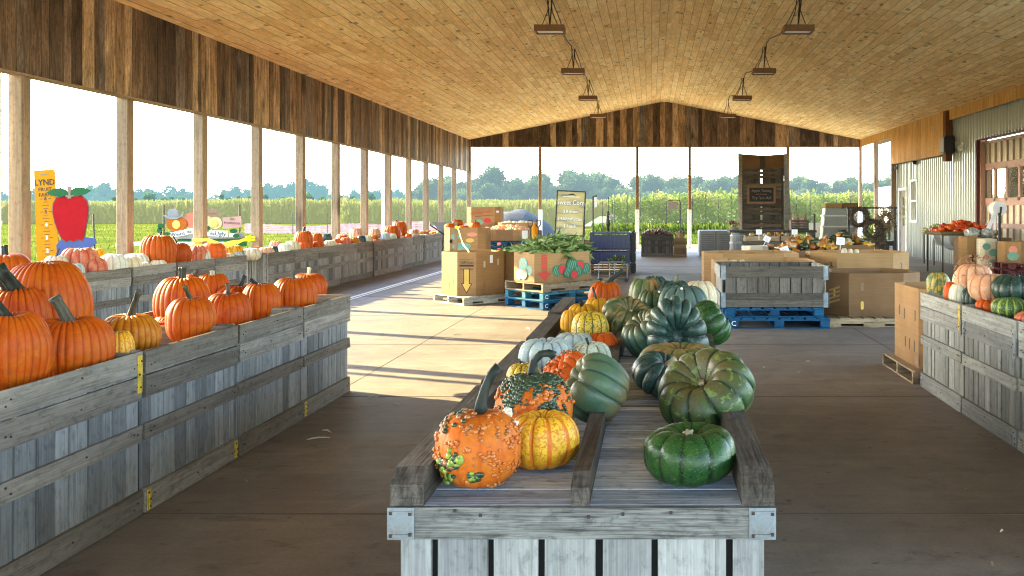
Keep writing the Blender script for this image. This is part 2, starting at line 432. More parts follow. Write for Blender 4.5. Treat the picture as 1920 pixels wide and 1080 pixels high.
m.box((XM, (YB + YF) / 2, ZR - .022), (.17, YB - YF, .02), .6)
o = m.build('ceiling', M['ceil']); tag(o, kind='structure')
m = MB()
for side in (-1, 1):
    xe = XM + side * 9.6
    zz = ZR - 9.6 * (ZR - ZE) / 8.57 + .03
    m.quad([(XM, YF - .5, ZR + .03), (XM, YB + .6, ZR + .03), (xe, YB + .6, zz), (xe, YF - .5, zz)])
    m.quad([(XM, YF - .5, ZR + .16), (XM, YB + .6, ZR + .16), (xe, YB + .6, zz + .13), (xe, YF - .5, zz + .13)])
o = m.build('roof_deck', plain('roof sheet', (.22, .16, .10), .8)); tag(o, kind='structure')
# reclaimed board fascia along the open left side
def boards_y(x, y0, y1, z0, z1, mat, name, wmin=.10, wmax=.30, th=.022):
    m = MB(); y = y0
    while y < y1:
        wd = min(rnd.uniform(wmin, wmax), y1 - y)
        m.box((x + rnd.uniform(-.006, .006), y + wd / 2, (z0 + z1) / 2 + rnd.uniform(-.008, 0)), (th, wd - .006, z1 - z0), rnd.random() ** 1.15)
        y += wd
    return m.build(name, mat)
o = boards_y(XL, YF, YB, 3.385, 4.79, M['barn'], 'fascia_wall'); tag(o, 'long band of reclaimed brown boards above the open left side', 'wall board')
m = MB(); m.box((XL - .06, (YF + YB) / 2, 3.46), (.09, YB - YF, .20), .3); m.box((XL - .12, (YF + YB) / 2, 4.1), (.02, YB - YF, 1.3), .3); m.box((XL - .04, (YF + YB) / 2, 4.1), (.02, YB - YF, 1.3), .0)
m.box((XL - .03, (YF + YB) / 2, 3.371), (.16, YB - YF, .025), .8)
o = m.build('eave_beam', M['pine']); tag(o, kind='structure')
# gable of the same boards at the far end
m = MB(); x = XL
while x < XR:
    wd = min(rnd.uniform(.16, .34), XR - x); c = x + wd / 2
    zt = min(zroof(x + .01), zroof(x + wd - .01)) - .0; b0 = 4.455
    zl, zr_ = zroof(x + .004), zroof(x + wd - .004)
    tone = rnd.random() ** 1.6; yy = YB + rnd.uniform(-.006, .006)
    ou, ov = rnd.random() * 40, rnd.random() * 40
    P = [(x + .004, yy, b0), (x + wd - .004, yy, b0), (x + wd - .004, yy, zr_), (x + .004, yy, zl)]
    m.quad(P, tone, 0, [(p[2] + ou, p[0] + ov) for p in P])
    m.quad([(p[0], yy + .03, p[2]) for p in P][::-1], tone)
    x += wd
m.box((.62, YB + .02, 4.44), (17.1, .05, .03), .9)
m.quad([(XL, YB + .05, 4.44), (XR, YB + .05, 4.44), (XR, YB + .05, ZE), (XM, YB + .05, ZR), (XL, YB + .05, ZE)], .1)
o = m.build('gable_wall', M['barn']); tag(o, 'triangular gable of reclaimed brown boards at the far end', 'wall board')
# orange boards on the right
m = MB(); y = YF
while y < YB:
    wd = .145
    z0 = 3.42 if 26.5 < y < 32.5 else 4.43
    m.box((9.18 + rnd.uniform(-.002, .002), y + wd / 2, (z0 + 4.80) / 2), (.02, wd - .010, 4.80 - z0), rnd.random())
    y += wd
o = m.build('stained_board_wall', M['ply']); tag(o, 'band of orange stained boards along the right side under the ceiling', 'wall board')
m = MB(); m.box((9.27, 29.5, 3.41), (.19, 6.1, .03), .2); m.box((9.27, 32.65, 4.1), (.16, .05, 1.35), .6)
o = m.build('soffit_trim', M['pine']); tag(o, kind='structure')
o = MB().box((9.16, 26.33, 3.95), (.20, .24, 1.55), .2).build('boxed_beam', wood('deep brown stained wood', [(0, (.16, .06, .02)), (1, (.24, .09, .03))])); tag(o, 'deep brown boxed post stub beside the black speaker', 'post')

# ------------------------------------------------------------------ posts
def post(x, y, s, z1, label, mat=None, z0=0.0, group=None, name='timber_post', sleeve=0):
    if sleeve:
        t = empty(name, (x, y, z0), 0, label, 'post', group)
        m = MB(); m.box((0, 0, (z1 - z0 + sleeve) / 2), (s, s, z1 - z0 - sleeve)); m.build('shaft', mat or M['pine'], t, bevel=.006)
        m = MB(); m.box((0, 0, sleeve / 2), (s + .03, s + .03, sleeve)); m.box((0, 0, .05), (s + .05, s + .05, .10)); m.build('sleeve', M['white'], t, bevel=.006)
        return t
    m = MB(); m.box((0, 0, (z1 - z0) / 2), (s, s, z1 - z0), .3 + .5 * rnd.random())
    o = m.build(name, mat or M['pine'], None, (x, y, z0), bevel=.006); return tag(o, label, 'post', group)
ORD = ['first', 'second', 'third', 'fourth', 'fifth', 'sixth', 'seventh', 'eighth', 'ninth', 'tenth', 'eleventh', 'twelfth', 'thirteenth', 'fourteenth', 'fifteenth', 'sixteenth']
yk = 10.89; k = 0
for y in [10.89 - 2.185 * i for i in range(7, 0, -1)]:
    post(-8.05, y, .17, 3.40, 'timber post of the open left side, nearer than the picture shows', group='timber posts along the open left side')
while k < 12:
    extra = ['beside white downspout', 'between ruler sign and pumpkin sign', 'in front of pumpkin sign', 'where yellow ribbon ends'][k] if k < 4 else 'counted from the left edge'
    post(-8.05, 10.89 + 2.185 * k, .17, 3.40, '%s pale timber post of the open left side, %s' % (ORD[k], extra), group='timber posts along the open left side'); k += 1
post(-7.96, YB, .17, 4.7, 'timber corner post where the left side meets the far gable', group='timber posts along the open left side')
for px, dd in ((1013, 'left of the sweet corn sign'), (1195, 'left of the slatted bin with stencilled letters'), (1293, 'left of the grey plastic bin'), (1477, 'right of the tall pallet tower'), (1613, 'at the right end of the gable')):
    post(X(px, YB), YB, .13, 4.46, 'far gable post with white lower sleeve, %s' % dd, group='posts under the far gable', name='gable_post', sleeve=1.7, mat=M['post_dk'] if 'post_dk' in M else wood('brown post wood', [(0, (.22, .13, .07)), (1, (.34, .2, .1))]))
for px, y in ((1645, 34.8), (1677, 32.35)):
    post(9.2, y, .17, 4.45 if y > 33 else 3.42, 'pale post on the right side, %s' % ('between the far corner and the board band' if y > 33 else 'holding the left end of the tall board band'), group='posts on the right side', name='side_post')
def downspout(x, y, z1, lab):
    m = MB(); m.box((0, 0, z1 / 2), (.10, .08, z1), .5); m.box((0, 0, 1.5), (.115, .095, .05), .5); m.box((0, 0, 2.9), (.115, .095, .05), .5)
    for s in (-.03, .03): m.box((s, -.042, z1 / 2), (.012, .008, z1), .5)
    o = m.build('downspout', M['white'], None, (x, y, 0), bevel=.008); tag(o, lab, 'downspout', 'white downspouts')
downspout(-8.16, 10.62, 3.9, 'white rectangular downspout at the left edge, beside the first timber post')
downspout(-8.17, 26.12, 3.9, 'white rectangular downspout behind the far stretch of wall-side bins')

# ------------------------------------------------------------------ sided wall with garage door
def corr(x, y0, y1, z0, z1, m):
    pitch = .20; y = y0
    prof = [(0, 0), (.07, 0), (.095, -.045), (.145, -.045), (.17, 0), (.2, 0)]
    while y < y1 - .001:
        for (a, xa), (b, xb) in zip(prof, prof[1:]):
            ya, yb_ = min(y + a, y1), min(y + b, y1)
            if yb_ > ya: m.quad([(x + xa, ya, z0), (x + xa, ya, z1), (x + xb, yb_, z1), (x + xb, yb_, z0)], .5)
        y += pitch
    return m
def siding_mat():
    t = NT('ribbed steel siding'); p = t.geo()
    n_ = t.noise(t.mapping(p, (1, 1, .25)), 1.5, 5, .65)
    c = t.ramp(n_, [(.3, (.38, .41, .41)), (.7, (.50, .53, .53))])
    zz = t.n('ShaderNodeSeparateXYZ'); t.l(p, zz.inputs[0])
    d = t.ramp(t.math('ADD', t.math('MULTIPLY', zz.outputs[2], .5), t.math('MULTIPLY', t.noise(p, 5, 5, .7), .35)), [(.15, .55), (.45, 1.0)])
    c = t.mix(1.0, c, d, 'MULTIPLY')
    t.set(c, .28, .25, .6); return t.m
M['siding'] = siding_mat()
XW = 9.36
GD0, GD1, GZ = 18.9, 24.4, 3.67     # garage door opening
W0, W1, WZ0, WZ1 = 29.85, 30.55, 1.27, 2.72
D0, D1 = 31.05, 32.0
m = MB()
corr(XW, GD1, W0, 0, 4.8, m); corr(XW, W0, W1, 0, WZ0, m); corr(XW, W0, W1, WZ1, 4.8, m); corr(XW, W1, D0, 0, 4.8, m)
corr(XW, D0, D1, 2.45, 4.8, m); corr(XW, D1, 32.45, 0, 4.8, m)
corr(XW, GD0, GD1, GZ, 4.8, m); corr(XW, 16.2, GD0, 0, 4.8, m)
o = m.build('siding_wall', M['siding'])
for k_ in range(7): post(9.3, 14.2 - 3.6 * k_, .17, 4.45, 'timber post of the open right side, outside the picture', group='posts of the open right side', name='side_post'); tag(o, 'pale ribbed metal siding wall of the building on the right', 'wall')
m = MB(); m.box((10.4, 32.55, 2.4), (2.1, .06, 4.8)); m.box((XW + .02, 32.50, 2.4), (.08, .08, 4.8)); o = m.build('end_wall', M['white']); tag(o, 'white end face of the building on the right', 'wall')
t = empty('garage_door', (XW + .16, (GD0 + GD1) / 2, 0), 0, 'cream and terracotta garage door with square windows at the right edge', 'garage door')
GW = GD1 - GD0
cp = MB(); rl = MB()
zs = [0, .62, 1.24, 1.86, 2.92, 3.60]
cp.box((.06, 0, 1.8), (.03, GW, 3.6), .5)
for i in range(5):
    rl.box((.02, 0, zs[i]), (.05, GW, .13), .5)
rl.box((.02, 0, 3.58), (.05, GW, .09), .5)
nb = 14
for i, (a, b) in enumerate(zip(zs, zs[1:])):
    if i == 3: continue
    for k in range(nb + 1): rl.box((.022, -GW / 2 + GW * k / nb, (a + b) / 2), (.045,   .03 if k % 2 else .055, b - a), .5)
nw = 7
for k in range(nw + 1): rl.box((.022, -GW / 2 + GW * k / nw, 2.39), (.05, .12, 1.06), .5)
rl.box((.022, 0, 1.95), (.05, GW, .10)); rl.box((.022, 0, 2.84), (.05, GW, .10))
cp.build('door_panel', M['cream'], t); rl.build('door_rail', M['pinktrim'], t)
def glass_mat():
    t = NT('window glass'); t.set((.10, .12, .11), .04, 0, .9); t.b.inputs['Coat Weight'].default_value = 1.0; t.b.inputs['Metallic'].default_value = .85
    t.b.inputs['Base Color'].default_value = (.72, .78, .74, 1); return t.m
M['glass'] = glass_mat()
for k in range(nw):
    yc = -GW / 2 + GW * (k + .5) / nw
    MB().box((.035, yc, 2.39), (.012, GW / nw - .17, .80), .5).build('window_pane', M['glass'], t)
t2 = empty('door_surround', (XW, GD1, 0), 0, 'deep maroon jamb and trim around the garage door', 'door trim')
m = MB(); m.box((.13, .02, GZ / 2), (.30, .04, GZ)); m.box((-.03, .06, GZ / 2), (.03, .10, GZ)); m.build('jamb', M['maroon'], t2)
m = MB(); m.box((.13, -GW / 2, GZ + .02), (.30, GW, .04)); m.box((-.03, -GW / 2, GZ + .03), (.02, GW, .06)); m.build('head_trim', M['maroon'], t2)
m = MB(); m.box((.11, -.05, GZ / 2), (.12, .10, GZ)); m.build('track', M['pinktrim'], t2)
t = empty('sash_window', (XW, (W0 + W1) / 2, (WZ0 + WZ1) / 2), 0, 'tall white sash window in the ribbed siding', 'window')
hw, hh = (W1 - W0) / 2, (WZ1 - WZ0) / 2
m = MB()
for s in (-1, 1): m.box((-.02, s * hw, 0), (.08, .07, 2 * hh + .07)); m.box((-.022, 0, s * hh), (.09, 2 * hw + .07, .07))
m.box((-.024, 0, 0), (.07, 2 * hw, .05)); m.build('frame', M['white'], t)
MB().box((.02, 0, hh / 2), (.01, 2 * hw, hh)).build('pane', M['glass'], t); MB().box((.02, 0, -hh / 2), (.01, 2 * hw, hh)).build('pane', M['glass'], t)
t = empty('side_door', (XW, (D0 + D1) / 2, 0), 0, 'grey side door with narrow glass lights in the ribbed siding', 'door')
hw = (D1 - D0) / 2
MB().box((.03, 0, 1.2), (.05, 2 * hw, 2.4)).build('door_leaf', M['greyhat'], t)
m = MB()
for s in (-1, 1): m.box((-.02, s * hw, 1.22), (.10, .09, 2.5))
m.box((-.021, 0, 2.45), (.11, 2 * hw + .1, .10)); m.build('frame', M['white'], t)
for z in (1.25, 1.62, 1.99): MB().box((-.002, 0, z), (.012, .35, .30)).build('pane', M['glass'], t)
# speaker and lamps on the wall
t = empty('loudspeaker', (9.12, 26.0, 3.66), 0, 'black loudspeaker mounted high on the wall at the end of the orange boards', 'speaker')
m = MB(); m.box((-.06, 0, 0), (.34, .34, .50), .5, taper=(.9)); m.build('cabinet', M['blackm'], t, bevel=.02)
MB().box((.14, 0, 0), (.10, .10, .2)).build('bracket', M['white'], t)
MB().box((-.236, 0, 0), (.012, .28, .42)).build('grille', M['greyp'], t)
t = empty('flood_light', (9.28, 25.45, 3.62), 0, 'white twin flood light beside the black loudspeaker', 'lamp', 'wall lamps')
m = MB(); m.box((.03, 0, 0), (.05, .12, .12)); m.build('mount', M['white'], t)
for s in (-1, 1):
    MB().lathe([(.02, 0), (.07, .03), (.085, .12), (.07, .12), (.03, .05)], n=12).build('lamp_head', M['white'], t, (-.03, s * .1, -.02 - .05 * (s < 0)), (R(120), 0, R(60 * s)), True)
for i, (y, z, lab) in enumerate(((32.2, 3.30, 'small grey security lamp under the end of the orange board band'), (29.9, 3.37, 'small dark camera above the sash window'))):
    t = empty('wall_lamp' if not i else 'security_camera', (9.22, y, z), 0, lab, 'lamp' if not i else 'camera')
    MB().box((0, 0, .05), (.06, .06, .06)).build('mount', M['greyhat'], t)
    MB().lathe([(.0, 0), (.06, .02), (.07, .13), (.0, .13)], n=10).build('lamp_head', M['blackm'] if i else M['greyp'], t, (-.05, 0, -.02), (R(100), 0, R(70)), True)

# ------------------------------------------------------------------ hanging strip lights and their cable
ZL = 5.30
for side, xs in ((0, -2.03), (1, 2.97)):
    sn = ('left', 'right')[side]
    for i, y in enumerate((17.2, 22.4, 27.7, 32.9)):
        t = empty('hanging_light', (xs, y, ZL), 0, '%s hanging strip light of the %s row, counted from the front' % (ORD[i], sn), 'ceiling light', 'strip lights hanging under the ceiling')
        m = MB(); m.box((0, -.17, 0), (.60, .03, .13)); m.box((0, .17, 0), (.60, .03, .13)); m.box((-.285, 0, 0), (.03, .31, .13)); m.box((.285, 0, 0), (.03, .31, .13)); m.box((0, 0, .055), (.54, .31, .015))
        m.build('housing', M['bronze'], t, bevel=.004)
        MB().box((0, 0, -.035), (.50, .27, .02)).build('diffuser', M['white'], t)
        zt = zroof(xs) - ZL - .02
        for sx in (-1, 1):
            MB().tube([(sx * .17, 0, .06), (sx * .05, 0, .06 + (zt - .06) * .55), (sx * .02, 0, zt)], .009, 5).build('hanger_wire', M['blackm'], t)
    cpts = []
    for i, y in enumerate((12.0, 17.2, 22.4, 27.7, 32.9)):
        zt = zroof(xs) - .03; s = -1 if side else 1
        if i: cpts += [(xs - s * .0, y, ZL + .08), (xs + .02, y + .02, ZL + .38), (xs + .04, y, zt)]
        else: cpts += [(xs, y, zt)]
        cpts += [(xs + .06, y + 1.3, zt - .10), (xs + .04, y + 2.6, zt - .20), (xs - .03, y + 3.9, zt - .05), (xs, y + 4.7, zt - .02)] if i < 4 else []
    m = MB(); m.tube(cpts, .014, 5); o = m.build('power_cable', M['blackm'], smooth=True)
    tag(o, 'black cable looping from light to light along the %s row' % sn, 'cable')
# ------------------------------------------------------------------ slatted fruit bins
def bin_meshes(L, D, Hh, rail_mat, slat_mat, seed, wide=False):
    """one upright bin: slat panels, four rails, planked fill; returns a dict of meshes"""
    global rnd
    keep = rnd; rnd = random.Random(seed); out = {}
    th = .020; hx, hy = D / 2 - .022, L / 2 - .004
    def panel(axis, sgn):
        m = MB(); n = rnd.choice((9, 10, 11)); ws = [rnd.uniform(.7, 1.4) for _ in range(n)]; tot = sum(ws)
        span = (2 * hy if axis == 'x' else 2 * hx - .05); a = -span / 2
        for wk in ws:
            wd = span * wk / tot; z0 = rnd.uniform(.012, .03); c = a + wd / 2; g = rnd.choice((.007, .009, .011, .016))
            ln = Hh - .03 - z0
            if axis == 'x': m.box((sgn * (hx - th / 2) + rnd.uniform(-.002, .002), c, z0 + ln / 2), (th, wd - g, ln), j=.001)
            else: m.box((c, sgn * (hy - th / 2 - .001) + rnd.uniform(-.002, .002), z0 + ln / 2), (wd - g, th, ln), j=.001)
            a += wd
        return m.mesh('slat_panel', slat_mat)
    out['panels'] = [panel('x', 1), panel('x', -1), panel('y', 1), panel('y', -1)]
    rails = []; t = .022
    for (z0, z1) in ((.004, .135), (.405, .492), (.635, .755), (.762, Hh)):
        for sgn in (1, -1):
            m = MB(); zz = rnd.uniform(-.006, .006); zz = max(zz, 0) if z0 < .1 else (min(zz, 0) if z1 == Hh else zz); sh = rnd.uniform(-.004, .004); dl = rnd.uniform(0, .012)
            m.box((sgn * (hx + t / 2 + .001), sh, (z0 + z1) / 2 + zz), (t, 2 * hy + .004 - dl, z1 - z0), j=.004)
            for yy in (-hy + .05, -hy + .08, hy - .05, hy - .08, rnd.uniform(-.1, .1)):
                m.box((sgn * (hx + t + .0005), yy, (z0 + z1) / 2 + rnd.uniform(-.02, .02)), (.008, .008, .008), .0, mi=1)
            rails.append(m.mesh('rail', [rail_mat, M['nail']]))
            if z0 > .5:
                m = MB(); m.box((0, sgn * (hy - th - .012), (z0 + z1) / 2 + .001), (2 * hx - .06, t * .8, z1 - z0), j=.002); rails.append(m.mesh('rail', rail_mat))
    out['rails'] = rails
    m = MB()
    x = -hx + .03
    while x < hx - .10:
        wd = rnd.uniform(.11, .17); wd = min(wd, hx - .02 - x); m.box((x + wd / 2, 0, .735), (wd - .006, 2 * hy - .07, .02), j=.002); x += wd
    out['fill'] = m.mesh('plank_floor', rail_mat)
    m = MB(); m.box((0, 0, .36), (2 * hx - .062, 2 * hy - .062, .71)); out['shade_core'] = m.mesh('shade_core', M['dark'])  # added near-black block, puts shade behind the slat gaps
    rnd = keep; return out
def strap_mesh(h):
    m = MB(); m.box((0, 0, 0), (.004, .040, h), .5); m.box((.003, 0, 0), (.003, .012, h * .98), .5)
    for z in (-.35, 0.0, .35): m.box((.0055, rnd.uniform(-.012, .012), z * h), (.004, .010, .010), 0, mi=1)
    return m
STRAP = {}
for nm, mt in (('y', M['yellowm']), ('g', M['galv'])):
    for h in (.11, .20): STRAP[nm + str(h)] = strap_mesh(h).mesh('corner_strap', [mt, M['nail']])
def place_bin(bm, x, y, face, label, group, straps=(), D=1.05, name='fruit_bin', Hh=.885, dz=0.0):
    """face=+1: aisle side looks to +x"""
    t = empty(name, (x, y, dz), 0 if face > 0 else math.pi, label, 'fruit bin', group)
    for me in bm['panels']: link('slat_panel', me, t)
    for me in bm['rails']: link('rail', me, t)
    link('plank_floor', bm['fill'], t); link('shade_core', bm['shade_core'], t)
    for (kind, h, yy, z) in straps: link('corner_strap', STRAP[kind + str(h)], t, (D / 2 + .0035, yy, z))
    return t
BL = [bin_meshes(1.045, 1.05, .885, M['rail'], M['slat'], 11 + k) for k in range(4)]
BW = [bin_meshes(1.165, 1.0, .885, M['rail'], M['bin'], 31 + k) for k in range(4)]
BR = [bin_meshes(1.045, 1.05, .885, M['whitebin'], M['whitebin'], 51 + k) for k in range(3)]
# near left row: aisle face x=-2.75
g1 = 'grey slatted bins of the near left row'
for k, lab in enumerate(('far end bin of the near left row, its end standing in sunlight', 'second bin from the far end of the near left row', 'middle bin of the near left row under a group of round orange pumpkins', 'bin of the near left row with a tall yellow strap at its upper far corner', 'bin at the bottom left corner of the picture, yellow straps at its far corner')):
    yc = 7.29 - 1.062 * k
    st = [[('y', .11, -.49, .07)], [], [('y', .11, .49, .07), ('y', .11, -.49, .07)], [('y', .2, .485, .77)], [('y', .2, .485, .77), ('y', .11, .485, .07)]][k]
    place_bin(BL[k % 4], -2.75 - .525, yc, 1, lab, g1, st)
place_bin(BL[1], -3.275, 7.29 - 1.062 * 5, 1, 'bin of the near left row just outside the picture', g1)
# wall-side row
g2 = 'grey slatted bins of the wall-side row'
for k in range(6):
    lab = ['far end bin of the nearer wall-side group, beside the step in the row', 'wall-side bin below the red and pink squashes', 'wall-side bin below the pair of tall orange pumpkins', 'wall-side bin below the white squashes, yellow strap on its near corner', 'wall-side bin hidden behind the huge upright orange pumpkin', 'wall-side bin at the left edge behind the near pumpkins'][k]
    place_bin(BL[(k + 1) % 4], -6.97 - .525, 14.2 - 1.09 * k, 1, lab, g2, [('y', .11, -.49, .70)] if k in (3, 1) else [])
for k in range(12):
    lab = 'wall-side bin of the farther group, %s from the step in the row' % ORD[k]
    place_bin(BW[k % 4], -6.93 - .5 + rnd.uniform(-.02, .02), 16.04 + 1.185 * k, 1, lab, g2, [], 1.0)
# right row (face to -x)
g3 = 'bleached slatted bins of the right row'
for k, lab in enumerate(('far end bin of the right row, next to the open cardboard bin', 'second bin of the right row with yellow and grey straps', 'bin of the right row cut by the right edge of the picture', 'bin of the right row outside the picture')):
    st = [[('y', .2, .49, .77), ('g', .11, -.49, .07)], [('g', .2, .485, .72), ('g', .11, .49, .07), ('g', .11, -.47, .70)], [('y', .2, .48, .77), ('y', .11, .48, .07)], []][k]
    place_bin(BR[k % 3], 2.53 + .525, 7.48 - 1.062 * k, -1, lab, g3, st)

# ------------------------------------------------------------------ centre display: upturned bins
def upturned(seed, first):
    keep = rnd
    t = {}
    Wd, L, hd = 1.126, 1.25, .785
    m = MB(); y = -L / 2
    while y < L / 2 - .02:
        wd = min(rnd.uniform(.085, .15), L / 2 - y); m.box((0, y + wd / 2, hd - .0125 + rnd.uniform(-.001, .001)), (Wd - .05, wd - .005, .025), j=.0015); y += wd
    t['deck'] = m.mesh('deck_board', M['deck'])
    for nm, sgn in (('end_near', -1), ('end_far', 1)):
        m = MB(); m.box((0, sgn * (L / 2 + .011), .738), (Wd - .004, .022, .092), .75, j=.0015); t[nm + '_rail'] = m.mesh('rail', M['front'])
        m = MB(); ws = [.088, .145, .128, .15, .143, .20, .09] if sgn < 0 else [.12] * 8
        s_ = sum(ws); gap = (Wd - .06 - s_) / (len(ws) - 1); x = -(Wd - .06) / 2
        for wk in ws:
            m.box((x + wk / 2, sgn * (L / 2 - .010), .345), (wk, .02, .70), j=.0015); x += wk + gap
        t[nm + '_slats'] = m.mesh('slat_panel', M['slat'])
        m = MB(); m.box((0, sgn * (L / 2 + .011), .41), (Wd - .01, .022, .09), j=.002); t[nm + '_mid'] = m.mesh('rail', M['rail'])
        m = MB(); m.box((0, sgn * (L / 2 + .011), .07), (Wd - .01, .022, .12), j=.002); t[nm + '_low'] = m.mesh('rail', M['rail'])
    for nm, sgn in (('sl', -1), ('sr', 1)):
        m = MB(); n = 9
        for k in range(n): m.box((sgn * (Wd / 2 - .035), -L / 2 + .02 + (L - .04) * (k + .5) / n, .37), (.02, (L - .04) / n - .008, .74), j=.001)
        t[nm] = m.mesh('slat_panel', M['slat'])
        for z, h in ((.738, .092), (.41, .09), (.07, .12)):
            m = MB(); m.box((sgn * (Wd / 2 - .013), 0, z), (.022, L - .01, h), j=.002); t[nm + 'r%.2f' % z] = m.mesh('rail', M['rail'])
    for nm, xx, wd in (('k0', -Wd / 2 + .052, .098), ('k1', -.005, .056), ('k2', Wd / 2 - .048, .092)):
        h = .100 if nm != 'k1' else .085; z0 = hd + .001; m = MB(); b = len(m.v)
        a = -L / 2 - .012; pr = [(a, z0), (a, z0 + h * .62), (a + .055, z0 + h), (L / 2 - .03, z0 + h), (L / 2, z0 + h * .7), (L / 2, z0)]
        seg = []
        for (yy, zz) in pr: seg.append([(xx - wd / 2 + rnd.uniform(-.003, .003), yy, zz + rnd.uniform(-.003, .003)), (xx + wd / 2 + rnd.uniform(-.003, .003), yy, zz + rnd.uniform(-.003, .003))])
        n_ = len(seg)
        for i in range(n_):
            p, q = seg[i], seg[(i + 1) % n_]; m.quad([p[0], p[1], q[1], q[0]], .4 + .3 * rnd.random(), 0, [(c[1], c[0] * 1.0 + c[2]) if i in (2, 5) else (c[2] * 9, c[0] * .5) for c in (p[0], p[1], q[1], q[0])])
        m.quad([s[0] for s in seg][::-1], .4, 0, [(s[0][1], s[0][2]) for s in seg][::-1]); m.quad([s[1] for s in seg], .4, 0, [(s[1][1], s[1][2]) for s in seg])
        t[nm] = m.mesh('skid', M['skid'])
    m = MB(); m.box((0, 0, .37), (Wd - .10, L - .06, .72)); t['shade_core'] = m.mesh('shade_core', M['dark'])  # added near-black block, darkens the gaps like shade inside
    return t
g4 = 'upturned bins used as the centre pumpkin table'
UP = [upturned(0, True), upturned(1, False)]
def galv_corner():
    m = MB(); m.box((0, 0, 0), (.078, .004, .093), .5); m.box((0, -.004, .034), (.066, .006, .008), .5); m.box((0, -.004, -.034), (.066, .006, .008), .5)
    for px_, pz in ((-.028, .032), (.028, -.03), (.028, .03), (-.028, -.034)): m.box((px_, -.006, pz), (.009, .004, .009), 0, mi=1)
    return m.mesh('corner_bracket', [M['galv'], M['nail']])
gc = galv_corner()
nails = MB().box((0, 0, 0), (.009, .004, .009), 0).mesh('nail', M['nail'])
for k, lab in enumerate(('nearest upturned bin of the centre table, galvanised brackets on its front board', 'second upturned bin of the centre table under big green squashes', 'third upturned bin of the centre table under the fan-lobed dark squash', 'farthest upturned bin of the centre table')):
    t = empty('display_bin', (-.201 + (0, .0, .015, -.01)[k], 2.51 + .625 + 1.285 * k, 0), 0, lab, 'fruit bin', g4)
    u = UP[0] if k == 0 else UP[1]
    for nm, me in u.items(): link(me.name.split('.')[0], me, t)
    if k == 0:
        for s in (-1, 1): link('corner_bracket', gc, t, (s * .527, -.625 - .0245, .738))
        [link('nail', nails, t, (xx, -.625 - .0240, .765 + rnd.uniform(-.01, .012))) for xx in (-.37, -.295, .02, .12, .26)]

# ------------------------------------------------------------------ pumpkins
def pump_mesh(nr, depth, seed, res=(120, 44), sharp=.6, dimple=.22, full=.82, lump=.055, pear=0.0):
    rg = random.Random(seed); nth, nph = res; V = []; gr = []; la = []; Fc = []
    ph0 = [rg.uniform(0, 6.28) for _ in range(4)]; ga = [rg.uniform(.45, 1.25) for _ in range(nr)]
    for i in range(nph + 1):
        f = i / nph; phi = math.pi * (.012 + .976 * f); sp, cp = math.sin(phi), math.cos(phi)
        r0 = sp ** full; z0 = math.copysign(abs(cp) ** .92, cp)
        dip = dimple * math.exp(-(r0 / .34) ** 2); z0 *= (1 - dip * 1.3)
        r0 *= 1 + pear * -cp
        for k in range(nth):
            th = 2 * math.pi * k / nth
            tw = th + .10 * math.sin(2 * th + ph0[0]) * 6 / nr + .05 * math.sin(3 * th + ph0[1])
            s = abs(math.sin(nr * tw / 2)); g = s ** sharp
            amp = depth * ga[int(round(nr * tw / (2 * math.pi))) % nr]
            d = 1 - amp * (1 - g) * min(1, .35 + 1.1 * sp)
            lm = 1 + lump * noise.noise(Vector((math.cos(th) * 1.3, math.sin(th) * 1.3, cp * 1.3 + seed * 3.1))) + lump * .5 * math.sin(2 * th + ph0[3])
            zz = z0 - (1 - g) * depth * .9 * (1 if cp > 0 else -1) * math.exp(-((r0 - .45) / .3) ** 2)
            V.append((r0 * d * lm * math.cos(th), r0 * d * lm * math.sin(th), zz * (1 + .5 * (lm - 1)))); gr.append(1 - s); la.append(f)
    for i in range(nph):
        for k in range(nth):
            k2 = (k + 1) % nth; Fc.append((i * nth + k, (i + 1) * nth + k, (i + 1) * nth + k2, i * nth + k2))
    Fc.append(tuple(range(nth))); Fc.append(tuple(nph * nth + k for k in range(nth))[::-1])
    me = bpy.data.meshes.new('shell'); me.from_pydata(V, [], Fc)
    for nm, dat in (('groove', gr), ('lat', la)):
        a = me.attributes.new(nm, 'FLOAT', 'POINT'); a.data.foreach_set('value', dat)
    me.polygons.foreach_set('use_smooth', [True] * len(Fc)); me.update(); return me

